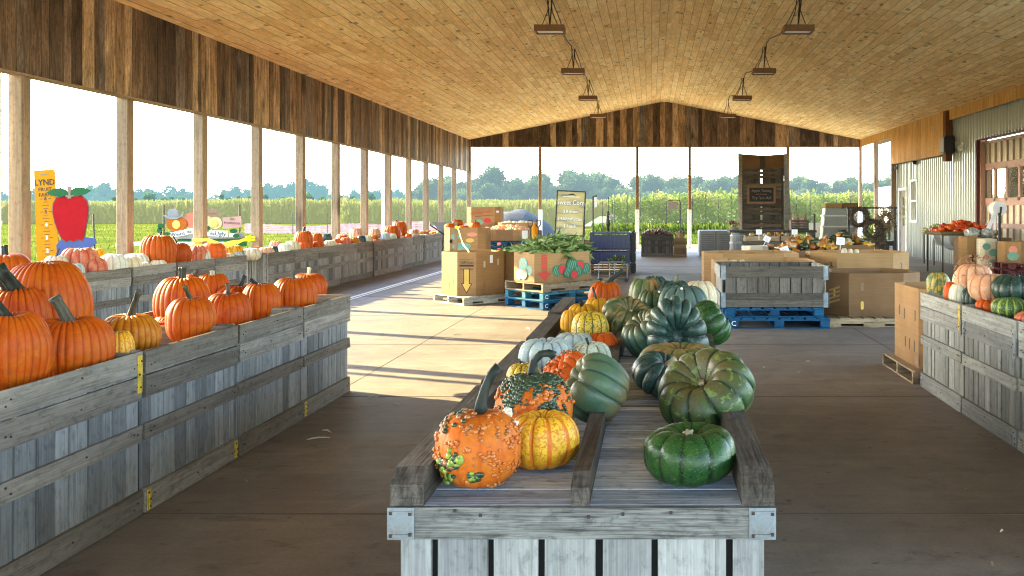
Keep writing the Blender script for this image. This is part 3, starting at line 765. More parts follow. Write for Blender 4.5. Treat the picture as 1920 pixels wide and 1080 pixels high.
def pump_mat(name, base, groove, blotch=None, bamt=.5, bscale=3.0, speck=None, samt=.5, sscale=26, polar=None, rough=.36, gw=(.55, .95), var=.12, botc=None):
    t = NT(name); ob = t.obj(); orr = t.objrand()
    off = t.n('ShaderNodeVectorMath', operation='ADD'); cmb = t.n('ShaderNodeCombineXYZ')
    fl_ = t.noise(ob, 38, 2, .5); t.l(t.math('MULTIPLY', orr, 50.0), cmb.inputs[0]); t.l(t.math('MULTIPLY', orr, 23.0), cmb.inputs[2]); t.l(ob, off.inputs[0]); t.l(cmb.outputs[0], off.inputs[1]); p = off.outputs[0]
    gro, lat = t.attr('groove'), t.attr('lat')
    n1 = t.noise(p, 2.2, 5, .6); n2 = t.noise(p, 14, 5, .65)
    c = t.mix(1.0, base, t.ramp(n1, [(.3, 1 - var * 1.5), (.7, 1 + var)]), 'MULTIPLY')
    if blotch:
        c = t.mix(t.ramp(t.noise(p, bscale, 4, .55, .3), [(.5 - .18 * bamt, 0.0), (.62 - .05 * bamt, 1.0)]), c, blotch)
    if polar: c = t.mix(t.ramp(t.math('ADD', lat, t.math('MULTIPLY', t.math('SUBTRACT', n1, .5), .5)), [(.08, 1.0), (.42, 0.0)]), c, polar)
    if botc: c = t.mix(t.ramp(lat, [(.55, 0.0), (.9, .9)]), c, botc)
    gf = t.ramp(t.math('ADD', gro, t.math('MULTIPLY', t.math('SUBTRACT', n2, .5), .35)), [(gw[0], 0.0), (gw[1], 1.0)])
    c = t.mix(gf, c, groove)
    if speck:
        sf = t.ramp(t.noise(p, sscale, 3, .6, .2), [(.60 - .14 * samt, 0.0), (.635 - .14 * samt, 1.0)])
        c = t.mix(sf, c, speck)
    c = t.mix(.6, c, t.mix(1.0, c, t.ramp(n2, [(.3, .72), (.7, 1.18)]), 'MULTIPLY'))
    c = t.mix(t.ramp(fl_, [(.70, 0.0), (.73, .35)]), c, (.36, .27, .16))
    dirt = t.noise(p, 5, 6, .75, .5); c = t.mix(t.ramp(t.math('ADD', dirt, t.math('MULTIPLY', lat, .12)), [(.60, 0.0), (.80, .45)]), c, (.08, .045, .018))
    t.set(c, t.ramp(t.math('ADD', t.math('MULTIPLY', dirt, .6), t.math('MULTIPLY', n2, .4)), [(.35, rough), (.65, rough + .25)]), 0, .14 if base[0] > base[1] * 2 else .30)
    t.bump(n2, .10, .02)
    return t.m
PK = {
 'orange': pump_mat('orange pumpkin skin', (.37, .056, .002), (.22, .027, .0015), (.39, .078, .003), .5, 2.5, gw=(.62, 1.02)),
 'deep': pump_mat('deep orange pumpkin skin', (.32, .042, .002), (.18, .020, .0015), (.35, .062, .003), .4, 2.2, gw=(.62, 1.02)),
 'tanorange': pump_mat('dull orange pumpkin skin', (.38, .11, .006), (.22, .05, .003), (.42, .15, .01), .5),
 'redorange': pump_mat('red orange squash skin', (.52, .085, .010), (.30, .03, .004), gw=(.7, 1.1)),
 'yellow': pump_mat('yellow striped pumpkin skin', (.62, .36, .02), (.52, .12, .005), None, .5, 3, (.50, .16, .01), .62, 11, gw=(.62, .70), botc=(.50, .14, .008)),
 'carnival': pump_mat('yellow pumpkin skin with green flecks', (.60, .37, .03), (.05, .06, .015), None, .5, 3, (.08, .10, .02), .45, 12, gw=(.74, .86)),
 'gold': pump_mat('golden pumpkin skin', (.56, .24, .012), (.32, .10, .006), (.58, .30, .02), .5, gw=(.6, .95)),
 'green': pump_mat('green squash skin', (.008, .042, .013), (.003, .016, .006), (.018, .064, .012), .5, 2.6, (.05, .11, .02), .10, 18, rough=.22),
 'mottle': pump_mat('mottled green squash skin', (.018, .052, .022), (.008, .024, .012), (.040, .078, .022), .55, 2.2, (.11, .16, .04), .12, 5, polar=(.085, .070, .026), botc=(.24, .13, .05), rough=.3),
 'dark': pump_mat('dark green squash skin', (.011, .032, .028), (.003, .010, .009), (.020, .050, .040), .5, 2.2, (.06, .09, .075), .04, 9, rough=.26),
 'greygreen': pump_mat('grey green squash skin', (.040, .088, .060), (.018, .042, .030), (.060, .11, .060), .5, 1.8, polar=(.09, .085, .035), botc=(.20, .11, .04), rough=.3),
 'warty': pump_mat('warty orange pumpkin skin', (.50, .11, .010), (.44, .085, .008), (.50, .14, .02), .4, 2.4, gw=(.5, 1.0)),
 'blue': pump_mat('blue green squash skin', (.045, .082, .078), (.016, .032, .030), (.065, .105, .085), .5, 2.0, rough=.42),
 'musk': pump_mat('tan and green ribbed squash skin', (.30, .165, .055), (.05, .06, .022), (.035, .065, .022), .55, 1.5, gw=(.5, .95), rough=.34),
 'greentan': pump_mat('green squash skin turning tan', (.075, .105, .032), (.035, .05, .018), (.28, .15, .055), .30, 1.4, gw=(.6, 1.0), rough=.32),
 'slate': pump_mat('grey blue squash skin', (.31, .37, .38), (.15, .19, .21), (.38, .43, .40), .5, 2.4, gw=(.6, 1.0), rough=.45),
 'pstripe': pump_mat('pale squash skin with green stripes', (.55, .56, .44), (.16, .21, .12), (.44, .48, .38), .5, 2.5, (.18, .25, .14), .3, 14, gw=(.62, .85)),
 'cream': pump_mat('cream white pumpkin skin', (.56, .49, .35), (.34, .26, .15), (.56, .42, .26), .4, 2.0, gw=(.6, 1.05), rough=.42),
 'white': pump_mat('white squash skin', (.58, .56, .46), (.36, .34, .25), None, gw=(.6, 1.05), rough=.42),
 'pink': pump_mat('dusty pink squash skin', (.50, .24, .14), (.30, .11, .06), (.54, .32, .20), .5, 2.4, gw=(.6, 1.0), rough=.42),
 'pinkred': pump_mat('pink red squash skin', (.46, .09, .045), (.26, .04, .02), (.48, .18, .10), .4, 2.4, gw=(.6, 1.0)),
 'variegated': pump_mat('green and yellow squash skin', (.10, .17, .07), (.035, .07, .03), (.50, .32, .06), .30, 2.8, gw=(.65, 1.0), rough=.3),
 'stripegreen': pump_mat('green squash skin with yellow stripes', (.05, .11, .03), (.34, .38, .09), None, .5, 3, (.30, .36, .10), .15, 12, gw=(.5, .85), rough=.28),
}
def stem_mat(name, a, b):
    t = NT(name); p = t.obj(); n_ = t.noise(t.mapping(p, (14, 14, 3)), 3, 5, .6)
    t.set(t.ramp(n_, [(.3, a), (.7, b)]), .6, 0, .3); t.bump(n_, .5, .01); return t.m
SM = {'black': stem_mat('dark green stem', (.004, .008, .007), (.022, .030, .022)), 'green': stem_mat('olive stem', (.05, .065, .035), (.16, .17, .10)),
      'tan': stem_mat('tan corky stem', (.26, .20, .12), (.48, .42, .30)), 'brown': stem_mat('brown stem', (.018, .018, .012), (.085, .075, .05))}
MESHES = {}
def shell(nr, depth, seed, res='m', **kw):
    key = (nr, depth, seed, res, tuple(sorted(kw.items())))
    if key not in MESHES: MESHES[key] = pump_mesh(nr, depth, seed, {'h': (260, 90), 'm': (150, 50), 'l': (72, 24)}[res], **kw)
    return MESHES[key]
def add_stem(t, r, h, lean, mat, z, segs=11, curl=0.0, n=25, fl=2.0):
    pts, rad = [], []
    for i in range(segs + 1):
        f = i / segs
        ax = lean[0] * (f ** 1.4) + curl * math.sin(f * 2.2) * .3; ay = lean[1] * (f ** 1.4)
        pts.append((ax, ay, z - .02 + (h + .02) * (f if not curl else f - .25 * f * f)))
        rad.append(r * (1 + (fl - 1) * math.exp(-f * 7) - .25 * f + (.18 if i >= segs - 1 else 0)))
    MB().tube(pts, rad, n, .5, ridges=5, rd=.24).build('stem', SM[mat], t, smooth=True)
def sized(me, mat):
    return me
def pumpkin(cx, y0, y1, wpx, y, kind, label, base=None, ribs=12, depth=.10, seed=1, res='m', stem=('tan', .035, .018, (0, 0)), tilt=None, group='pumpkins and squashes of the centre table', thick=None, cat='pumpkin', name='pumpkin', curl=0.0, zc=None, ry=1.0, **kw):
    """cx, y0 (top), y1 (bottom) and wpx in photo pixels at depth y; base = height of what it rests on"""
    rx = wpx / 2 * y / F; top = H(y0, y)
    bot = base if base is not None else H(y1, y)
    rz = max((top - bot) / 2, .02); z = (top + bot) / 2
    if zc is not None: z = zc
    if thick: rz = thick
    t = empty(name, (X(cx, y), y, z), rnd.uniform(0, 6.28) if not tilt else 0, label, cat, group)
    key = (kind,)
    me = shell(ribs, depth, seed, res, **kw)
    o = bpy.data.objects.new('shell', me); COL.objects.link(o); o.parent = t; o.scale = (rx, rx * ry, rz); o.rotation_euler = (0, 0, rnd.uniform(0, 6.28) if tilt else 0)
    if not me.materials: me.materials.append(PK[kind])
    o.material_slots[0].link = 'OBJECT'; o.material_slots[0].material = PK[kind]
    if tilt: t.rotation_euler = tilt
    if stem:
        dm = kw.get('dimple', .22); add_stem(t, stem[2], stem[1], stem[3], stem[0], rz * (.93 - dm * 1.15), curl=curl)
    return t
NB = 'centre table'
DK = .787
# the right-hand file of the centre table
P = pumpkin
P(1294, 796, 905, 178, 2.72, 'green', 'shiny deep green squash alone at the right front of the centre table', DK, 10, .055, 3, 'h', ('tan', .030, .016, (.005, -.01)), dimple=.42, full=.72)
P(1322, 662, 808, 186, 3.42, 'mottle', 'big mottled green squash tilted to show its ribs, behind the shiny green one', None, 11, .13, 5, 'h', ('tan', .018, .014, (0, 0)), tilt=(R(29), R(-25), 0), thick=.115, zc=DK + .142, dimple=.55, full=.66, sharp=.42)
P(1240, 668, 768, 112, 3.93, 'dark', 'dark green squash leaning left, small white sticker on top', None, 11, .13, 6, 'h', ('tan', .05, .016, (.03, 0)), tilt=(R(14), R(24), 0), thick=.095, zc=DK + .105, dimple=.35)
P(1276, 643, 728, 160, 4.22, 'greentan', 'flat green squash with tan left shoulder behind the tilted mottled one', DK, 13, .11, 7, 'h', None, dimple=.35, full=.70)
P(1270, 570, 700, 160, 4.85, 'dark', 'huge dark green squash standing on edge, lobes spread like a fan', None, 14, .20, 8, 'h', None, tilt=(R(84), 0, R(3)), thick=.115, zc=DK + .148, ry=.70, dimple=.75, full=.62, sharp=.45)
P(1333, 560, 668, 88, 5.45, 'green', 'green squash leaning at the right rail behind the fan-lobed one', None, 12, .12, 9, 'm', None, tilt=(0, R(55), 0), thick=.11, zc=DK + .15, dimple=.3)
P(1215, 566, 664, 100, 5.05, 'greygreen', 'green ribbed squash leaning left of the fan-lobed one', None, 12, .15, 10, 'h', None, tilt=(R(15), R(-35), 0), thick=.125, zc=DK + .14, dimple=.4)
P(1280, 530, 640, 100, 5.75, 'blue', 'slate green round squash behind the fan-lobed one with a white sticker', DK, 12, .11, 11, 'h', None, dimple=.3)
P(1264, 521, 600, 70, 6.35, 'dark', 'dark squash with upright olive stem, half hidden behind slate one', DK, 11, .10, 12, 'm', ('green', .075, .014, (-.03, 0)))
P(1312, 523, 590, 66, 6.75, 'cream', 'cream pumpkin behind the slate green squash near the crates', DK, 12, .09, 13, 'm', None)
P(1178, 527, 625, 100, 5.65, 'musk', 'ribbed squash half tan and half green near the centre board', None, 13, .17, 14, 'h', ('tan', .02, .014, (0, 0)), tilt=(R(24), R(16), 0), thick=.115, zc=DK + .155, dimple=.5, full=.68)
P(1212, 516, 590, 66, 6.45, 'greentan', 'olive green squash at the back of the centre table', DK, 12, .13, 15, 'm', None, dimple=.3)
P(1222, 538, 600, 58, 6.0, 'mottle', 'small green ribbed squash wedged between tan and slate ones', DK + .03, 10, .16, 16, 'm', None, dimple=.4)
P(1228, 514, 575, 56, 7.1, 'dark', 'dark squash at the very back of the centre table', DK, 12, .13, 17, 'm', None)
# the left-hand file
P(1134, 525, 582, 62, 6.95, 'orange', 'orange pumpkin with long leaning dark stem at the back', DK, 14, .08, 18, 'm', ('black', .13, .017, (.15, 0)))
P(1119, 556, 602, 50, 6.4, 'gold', 'golden pumpkin between the orange one and the striped ones', DK, 12, .09, 19, 'm', ('black', .10, .008, (-.05, 0)))
P(1092, 567, 622, 62, 5.95, 'gold', 'golden pumpkin with dark stem hanging over the left board', DK, 12, .12, 20, 'm', ('black', .05, .014, (-.10, 0)))
P(1106, 582, 628, 72, 5.45, 'carnival', 'yellow pumpkin with green flecks and dark seams', DK, 12, .10, 21, 'h', ('green', .02, .01, (0, 0)))
P(1068, 578, 622, 36, 5.65, 'gold', 'small golden squash at the left edge of the striped yellow one', DK, 10, .12, 22, 'm', None)
P(1128, 622, 664, 62, 5.0, 'redorange', 'flat red orange squash beside the centre board', DK, 8, .10, 23, 'h', ('tan', .02, .012, (0, 0)), dimple=.35)
P(1076, 622, 668, 76, 4.95, 'slate', 'pale grey blue squash behind the two grey ones', DK, 12, .12, 24, 'm', ('tan', .02, .01, (0, 0)))
P(1025, 632, 705, 106, 4.45, 'slate', 'pale grey blue ribbed squash leaning on the left board', DK, 13, .15, 25, 'h', None, dimple=.35, full=.72)
P(1106, 638, 700, 84, 4.5, 'pstripe', 'pale squash with green stripes and a thin dark stem', DK, 12, .13, 26, 'h', ('black', .05, .007, (-.02, 0)), dimple=.3)
P(983, 678, 735, 66, 3.95, 'carnival', 'small yellow and green squash behind the dark warty pumpkin', DK, 10, .12, 27, 'm', None)
ow = P(1066, 662, 745, 96, 3.8, 'redorange', 'bright orange squash with a few green warts', None, 12, .12, 28, 'h', None, tilt=(R(10), R(-30), 0), thick=.10, zc=DK + .13, dimple=.3)
P(1118, 670, 800, 128, 3.42, 'greygreen', 'big grey green squash leaning left with its blossom end showing', None, 9, .11, 29, 'h', ('tan', .01, .014, (0, 0)), tilt=(R(12), R(-58), 0), thick=.125, zc=DK + .150, dimple=.5, full=.70)
yl = P(1018, 769, 892, 132, 2.86, 'yellow', 'yellow pumpkin with orange stripes at the front of the centre table', DK, 12, .085, 30, 'h', ('green', .012, .012, (.004, 0)), dimple=.30, full=.74)
# warty ones
def warts(t, rx, rz, spots, seed, mats, off=0.0):
    rg = random.Random(seed); m = MB()
    for (th, ph, r, mi) in spots:
        n = Vector((math.sin(ph) * math.cos(th), math.sin(ph) * math.sin(th), math.cos(ph)))
        p = Vector((rx * math.sin(ph) ** .78 * math.cos(th), rx * math.sin(ph) ** .78 * math.sin(th), rz * math.copysign(abs(math.cos(ph)) ** .92, math.cos(ph)))) * (1.015 + off)
        q = n.to_track_quat('Z', 'Y').to_matrix()
        r *= 1.3; m.blob(p, (r * rg.uniform(.8, 1.15), r * rg.uniform(.8, 1.15), r * rg.uniform(.6, .9)), 10, 7, .5, mi, q, .02)
    o = m.build('warts', mats, t, smooth=True); return o
def wartmat(name, a, b, rough=.35):
    t = NT(name); n_ = t.noise(t.obj(), 45, 4, .6); t.set(t.ramp(n_, [(.35, a), (.65, b)]), rough, 0, .5); return t.m
WM = [wartmat('orange wart', (.36, .075, .008), (.50, .16, .03)), wartmat('dark green wart', (.010, .028, .016), (.035, .06, .03)), wartmat('lime wart', (.10, .18, .02), (.34, .40, .06)), wartmat('brown wart', (.22, .07, .02), (.40, .17, .06))]
rg = random.Random(5)
t1 = P(897, 768, 925, 160, 2.68, 'warty', 'round orange pumpkin covered in warts, long dark stem leaning back, front left of centre table', DK, 14, .022, 31, 'h', None, full=.78, dimple=.12, lump=.006)
t1.rotation_euler = (0, 0, 0)
rx1 = 160 / 2 * 2.68 / F; rz1 = (H(768, 2.68) - DK) / 2
sp = []
# angles: th=-90deg faces the camera, ph from the top; clusters are laid by where the photo shows them
def pxsp(px, py, cx, cy, rpx, rpz):
    u = max(-.97, min(.97, (px - cx) / rpx)); v = max(-.97, min(.97, (cy - py) / rpz))
    ph = math.acos(v); s = max(.15, math.sin(ph)); c = max(-1, min(1, u / s)); th = -math.acos(c) if True else 0
    return th, ph
def cluster(px, py, n, spread, r, mi, sp, cx, cy, rpx, rpz, mi2=None):
    for _ in range(n):
        a, b = pxsp(px + rg.gauss(0, spread), py + rg.gauss(0, spread * .8), cx, cy, rpx, rpz)
        sp.append((a, b, r * rg.uniform(.7, 1.25), mi if mi2 is None or rg.random() < .6 else mi2))
c1 = (897, 847, 80, 80)
for a in ((845, 862, 16, 6, .0075, 1), (868, 848, 16, 6, .0078, 2), (905, 878, 14, 5, .0072, 1), (860, 888, 14, 5, .0070, 1), (838, 905, 18, 6, .0080, 2), (845, 790, 16, 6, .0068, 1), (850, 855, 10, 5, .0062, 1), (872, 850, 12, 5, .0065, 2), (862, 860, 9, 5, .006, 1), (907, 877, 12, 4, .0062, 1), (862, 885, 10, 5, .0058, 1), (835, 905, 16, 5.5, .0068, 2, ), (842, 798, 12, 5, .006, 1), (875, 770, 14, 10, .0055, 1), (845, 775, 14, 9, .0050, 1)): cluster(*a, sp, *c1, mi2=1 if a[5] == 2 else 2 if a[1] > 860 else 3)
for a in ((870, 820, 12, 6, .0048, 0), (893, 830, 5, 3, .0052, 0), (890, 795, 9, 6, .0048, 3), (915, 790, 8, 6, .005, 0), (925, 838, 8, 7, .0045, 0), (940, 855, 12, 6, .0050, 0), (965, 830, 16, 9, .0048, 0), (955, 800, 14, 9, .0045, 3), (830, 850, 14, 8, .0045, 0), (965, 870, 14, 8, .004, 0), (930, 910, 10, 6, .0048, 3), (850, 918, 8, 6, .005, 0), (890, 893, 2, 2, .006, 0), (940, 885, 3, 5, .005, 0), (825, 820, 8, 6, .005, 0)): cluster(*a, sp, *c1)
for _ in range(110): sp.append((rg.uniform(0, 6.28), rg.uniform(.3, 2.3), rg.uniform(.002, .0042), rg.choice((0, 0, 3))))
warts(t1, rx1, rz1, sp, 1, WM)
MB().tube([(-.0, .03, rz1 * .80), (.0, .035, rz1 + .01), (.012, .04, rz1 + .055), (.03, .05, rz1 + .10), (.055, .055, rz1 + .125)], [.024, .017, .014, .014, .017], 15, .5, ridges=5, rd=.15).build('stem', SM['black'], t1, smooth=True)
t3 = P(1001, 700, 855, 146, 3.14, 'warty', 'orange pumpkin thickly crusted with dark green warts, hooked black stem', DK, 12, .03, 32, 'h', None, full=.8, dimple=.15, lump=.006)
t3.rotation_euler = (0, 0, 0); rx3 = 146 / 2 * 3.14 / F; rz3 = (H(700, 3.14) - DK) / 2
sp = []; c3 = (1001, 775, 74, 76)
for k in range(26):
    th = rg.uniform(-3.1, 0.0)
    for _ in range(11): sp.append((th + rg.gauss(0, .10), .22 + abs(rg.gauss(.25, .28)), rg.uniform(.0045, .0085), 1))
for a in ((1040, 755, 26, 8, .0068, 1), (1055, 775, 22, 8, .0065, 1), (1030, 770, 16, 7, .0068, 1), (960, 750, 18, 7, .007, 1), (945, 775, 16, 7, .0065, 3), (975, 735, 20, 8, .0065, 1), (1025, 735, 18, 8, .0068, 0), (945, 740, 14, 8, .0065, 0), (1065, 800, 14, 8, .006, 1), (940, 800, 14, 8, .006, 1), (1065, 830, 12, 8, .006, 3), (985, 720, 22, 9, .0075, 1), (1020, 712, 22, 10, .0075, 1)): cluster(*a, sp, *c3)
for _ in range(170): sp.append((rg.uniform(0, 6.28), rg.uniform(.4, 2.4), rg.uniform(.003, .007), rg.choice((0, 1, 1, 3))))
warts(t3, rx3, rz3, sp, 2, WM)
MB().tube([(.0, .0, rz3 * .80), (-.005, 0, rz3 + .015), (.0, 0, rz3 + .045), (.025, 0, rz3 + .07), (.055, 0, rz3 + .074), (.075, 0, rz3 + .062)], [.026, .017, .014, .013, .013, .017], 15, .5, ridges=5, rd=.15).build('stem', SM['black'], t3, smooth=True)
# pale torn husk lying between the two warty pumpkins
m = MB(); m.blob((0, 0, 0), (.017, .010, .018), 12, 8, .5, 0, None, .22); m.blob((.006, -.004, .012), (.010, .008, .008), 10, 6, .5, 0, None, .25)
o = m.build('garlic_husk', M['cream'], None, (X(951, 2.86), 2.86, H(775, 2.86)), smooth=False)
tag(o, 'small crumpled pale lump wedged between the warty pumpkins', 'husk')
spo = []
for _ in range(60): spo.append((rg.uniform(0, 6.28), rg.uniform(.2, 1.6), rg.uniform(.003, .006), rg.choice((0, 0, 1, 3))))
warts(ow, 48 * 3.8 / F, .10, spo, 4, WM)
# price stickers
def sticker(px, py, y, lab):
    o = MB().box((0, 0, 0), (.014, .002, .014)).build('price_sticker', M['paper'], None, (X(px, y), y, H(py, y)), (R(-35), R(20), 0)); tag(o, lab, 'sticker', 'white price stickers')

for (px, py, yy, lab) in ((1281, 679, 3.80, 'tiny white sticker on the dark green squash leaning left'), (1278, 541, 5.52, 'tiny white sticker on the slate green round squash'), (968, 793, 2.73, 'tiny white sticker on the yellow striped pumpkin'), (1236, 547, 5.75, 'tiny white sticker between slate and small green squash')):
    sticker(px, py, yy, lab)
# ------------------------------------------------------------------ pumpkins in the near left row (resting on the planked fill at .745)
GL = 'orange pumpkins in the near left row of bins'
FL = .747
def PL(cx, y0, w, xc, kind, label, ribs=16, depth=.07, seed=1, res='m', stem=None, base=FL, **kw):
    xc = -max(abs(xc), (2.80 if base < .88 else 0) / (1 - w / (2 * (PX - cx)))); y = F * abs(xc) / (PX - cx)
    return pumpkin(cx, y0, None, w, y, kind, label, base, int(ribs * 1.45), depth * .95, seed, res, stem and (stem[0], stem[1] * 1.2, stem[2], stem[3]), group=GL, **kw)
PL(18, 578, 132, -3.03, 'orange', 'broad orange pumpkin at the bottom left edge, dark curved stem', 18, .06, 41, 'h', ('black', .10, .022, (-.09, 0)), curl=0.0)
PL(132, 590, 140, -3.02, 'orange', 'ridged orange pumpkin with a thick corky upright stem, near the left edge', 20, .085, 42, 'h', ('brown', .13, .026, (-.07, 0)))
PL(243, 585, 106, -3.14, 'tanorange', 'dull orange pumpkin with tall leaning stem beside the small yellow one', 16, .07, 43, 'h', ('brown', .15, .017, (-.08, 0)))
PL(222, 617, 56, -2.93, 'yellow', 'small yellow pumpkin tucked between two large orange ones', 10, .07, 44, 'm', ('black', .02, .010, (-.02, 0)))
PL(86, 484, 150, -3.50, 'orange', 'huge tall orange pumpkin behind the front ones on the left', 22, .05, 45, 'h', None, dimple=.10, full=.75, thick=None)
PL(35, 530, 108, -3.42, 'deep', 'orange pumpkin with a very thick black stem bent to the right', 16, .07, 46, 'h', ('black', .14, .040, (.16, 0)))
PL(342, 514, 98, -3.52, 'orange', 'wide orange pumpkin with stubby dark stem at the back of the middle bin', 16, .08, 47, 'h', ('black', .10, .024, (.0, 0)))
PL(359, 553, 88, -3.05, 'orange', 'round orange pumpkin in front of the middle group, stem leaning left', 14, .05, 48, 'h', ('brown', .10, .014, (-.09, 0)))
PL(428, 545, 80, -3.05, 'deep', 'orange pumpkin with pale curved stem, second from the left in the middle group', 14, .05, 49, 'h', ('brown', .085, .013, (-.04, 0)))
PL(449, 530, 84, -3.34, 'deep', 'orange pumpkin with straight dark stem behind two others', 14, .06, 50, 'm', ('black', .09, .016, (-.04, 0)))
PL(489, 527, 72, -3.10, 'orange', 'orange pumpkin with dark stem curling right, between the middle and far groups', 14, .06, 51, 'h', ('black', .06, .015, (.08, 0)))
PL(398, 509, 64, -3.58, 'orange', 'orange pumpkin with knobbly tan stem at the back', 14, .06, 52, 'm', ('tan', .06, .018, (0, 0)))
PL(360, 508, 30, -3.75, 'deep', 'partly hidden pumpkin with tan tipped stem behind the middle group', 12, .06, 53, 'm', ('brown', .06, .016, (.05, 0)), )
PL(551, 517, 82, -3.05, 'orange', 'large orange pumpkin at the far end of the near left row', 16, .06, 54, 'h', ('brown', .075, .016, (-.01, 0)))
PL(578, 510, 66, -3.32, 'deep', 'orange pumpkin half hidden behind the large one at the far end', 14, .05, 55, 'm', ('tan', .075, .016, (-.03, 0)))
PL(300, 600, 44, -3.30, 'deep', 'low orange pumpkin lying in the gap beside the dull orange one', 12, .06, 56, 'm', None)
PL(322, 588, 62, -3.55, 'deep', 'low orange pumpkin deep in the middle bin', 12, .06, 57, 'm', None)
# out of frame company so the row does not stop at the picture edge
PL(-140, 600, 130, -3.1, 'orange', 'orange pumpkin just outside the left edge', 16, .06, 41, 'm', ('black', .08, .02, (.02, 0)))
PL(-120, 520, 130, -3.5, 'orange', 'tall orange pumpkin just outside the left edge', 16, .06, 47, 'm', ('black', .08, .02, (.02, 0)))

# ------------------------------------------------------------------ wall-side row: explicit ones
GW_ = 'pumpkins and squashes along the wall-side bins'
def PW(cx, y0, w, xc, kind, label, ribs=12, depth=.10, seed=1, res='m', stem=None, base=FL, **kw):
    xc = -max(abs(xc), (6.99 if base < .88 else 0) / (1 - w / (2 * (PX - cx)))); y = F * abs(xc) / (PX - cx)
    return pumpkin(cx, y0, None, w, y, kind, label, base, ribs, depth, seed, res, stem, group=GW_, **kw)
PW(10, 472, 86, -7.3, 'orange', 'orange pumpkin with dark stem behind the front row at the left edge', 16, .07, 60, 'm', ('black', .14, .03, (.03, 0)))
PW(297, 437, 62, -7.25, 'orange', 'tall ridged orange pumpkin on the wall-side bins, stem hooked left', 22, .09, 61, 'h', ('black', .10, .018, (-.16, 0)), full=.76)
PW(334, 452, 46, -7.25, 'deep', 'orange pumpkin leaning behind the tall ridged one, long dark stem', 16, .06, 62, 'm', ('black', .14, .016, (-.16, 0)))
PW(149, 461, 62, -7.3, 'pinkred', 'salmon ribbed squash below the blue sign base', 11, .16, 63, 'm', None)
PW(176, 463, 42, -7.6, 'gold', 'golden orange squash behind the salmon one', 12, .12, 64, 'm', None)
PW(170, 480, 58, -7.1, 'pinkred', 'red and tan ribbed squash in front of the salmon one', 11, .16, 65, 'm', None)
PW(138, 492, 38, -7.05, 'slate', 'grey green squash at the near end of the visible wall-side bins', 12, .12, 66, 'm', None)
PW(105, 476, 42, -7.4, 'cream', 'cream gourd with thin upright stem in front of the ruler sign', 10, .08, 67, 'm', ('brown', .12, .012, (-.06, 0)))
PW(212, 474, 50, -7.12, 'white', 'white squash, left one of the pale trio', 10, .12, 68, 'm', None)
PW(237, 478, 50, -7.08, 'cream', 'cream squash, front one of the pale trio', 10, .12, 69, 'm', None)
PW(255, 473, 48, -7.4, 'white', 'white ribbed squash beside the tall ridged orange pumpkin', 12, .13, 70, 'm', None)
PW(201, 473, 38, -7.7, 'cream', 'white squash at the back near the second post', 10, .12, 71, 'm', None)
PW(297, 486, 32, -7.05, 'cream', 'small cream pumpkin with thin stem below the tall ridged one', 10, .12, 72, 'm', ('brown', .04, .005, (-.03, 0)))
PW(272, 490, 20, -7.08, 'cream', 'small pale squash at the foot of the tall ridged pumpkin', 10, .12, 73, 'l', None)
PW(371, 457, 34, -7.15, 'pinkred', 'pink red ribbed squash left of the bright red one', 9, .16, 74, 'm', None)
PW(400, 453, 44, -7.2, 'redorange', 'bright red smooth squash on the wall-side bins', 14, .03, 75, 'm', ('tan', .015, .01, (0, 0)), base=FL + .02)
PW(384, 466, 20, -7.05, 'pstripe', 'small pale green squash between the pink and the red one', 8, .14, 76, 'l', None)
PW(424, 461, 26, -7.3, 'gold', 'small golden pumpkin, left of two with green stems', 12, .12, 77, 'm', ('green', .04, .008, (.0, 0)))
PW(441, 458, 30, -7.4, 'gold', 'small golden pumpkin, right of two with green stems', 12, .12, 78, 'm', ('green', .05, .008, (.03, 0)))
PW(426, 473, 26, -7.05, 'cream', 'little cream pumpkin in front of the golden pair', 12, .12, 79, 'm', None)
PW(473, 464, 33, -7.05, 'cream', 'cream pumpkin at the step in the wall-side row', 10, .12, 80, 'm', None)
PW(499, 462, 30, -7.1, 'pink', 'dusty pink pumpkin at the step in the wall-side row', 10, .12, 81, 'm', None)
PW(515, 460, 14, -7.05, 'dark', 'small dark green squash right of the dusty pink pumpkin', 10, .10, 82, 'l', None)
PW(517, 450, 24, -7.5, 'pink', 'pink squash behind the small dark green one', 10, .12, 83, 'm', None)
PW(534, 455, 26, -7.05, 'white', 'white pumpkin left of the orange pair', 10, .12, 84, 'm', None)
PW(548, 450, 30, -7.1, 'cream', 'cream pumpkin touching the orange pair', 10, .12, 85, 'm', None)
PW(569, 431, 34, -7.2, 'orange', 'orange pumpkin with dark knobbed stem, left of the pair below the fifth post', 18, .07, 86, 'm', ('black', .14, .028, (.02, 0)), full=.78)
PW(593, 435, 26, -7.25, 'orange', 'orange pumpkin with short stem, right of the pair below the fifth post', 16, .06, 87, 'm', ('black', .05, .014, (.02, 0)))
PW(569, 453, 22, -7.02, 'redorange', 'small red squash in front of the orange pair', 8, .10, 88, 'l', None)
PW(592, 451, 14, -7.02, 'deep', 'small dark orange squash in front of the orange pair', 8, .10, 88, 'l', None)
PW(613, 437, 18, -7.4, 'dark', 'dark green squash on a pale one, right of the orange pair', 9, .12, 89, 'l', None, base=.92)
PW(619, 449, 24, -7.05, 'cream', 'pale ribbed squash beneath the dark green one', 11, .14, 90, 'm', None)
PW(611, 452, 16, -7.3, 'cream', 'pale squash behind the ribbed one', 11, .14, 90, 'l', None)
PW(642, 437, 24, -7.4, 'pink', 'pink flat squash left of the tall pink one', 11, .13, 91, 'm', None)
PW(648, 443, 20, -7.1, 'pinkred', 'dull red squash in front of the pink flat one', 11, .13, 92, 'l', None)
PW(665, 443, 18, -7.05, 'tanorange', 'small tan squash beside the two-tone green one', 10, .10, 93, 'l', ('tan', .05, .01, (0, 0)))
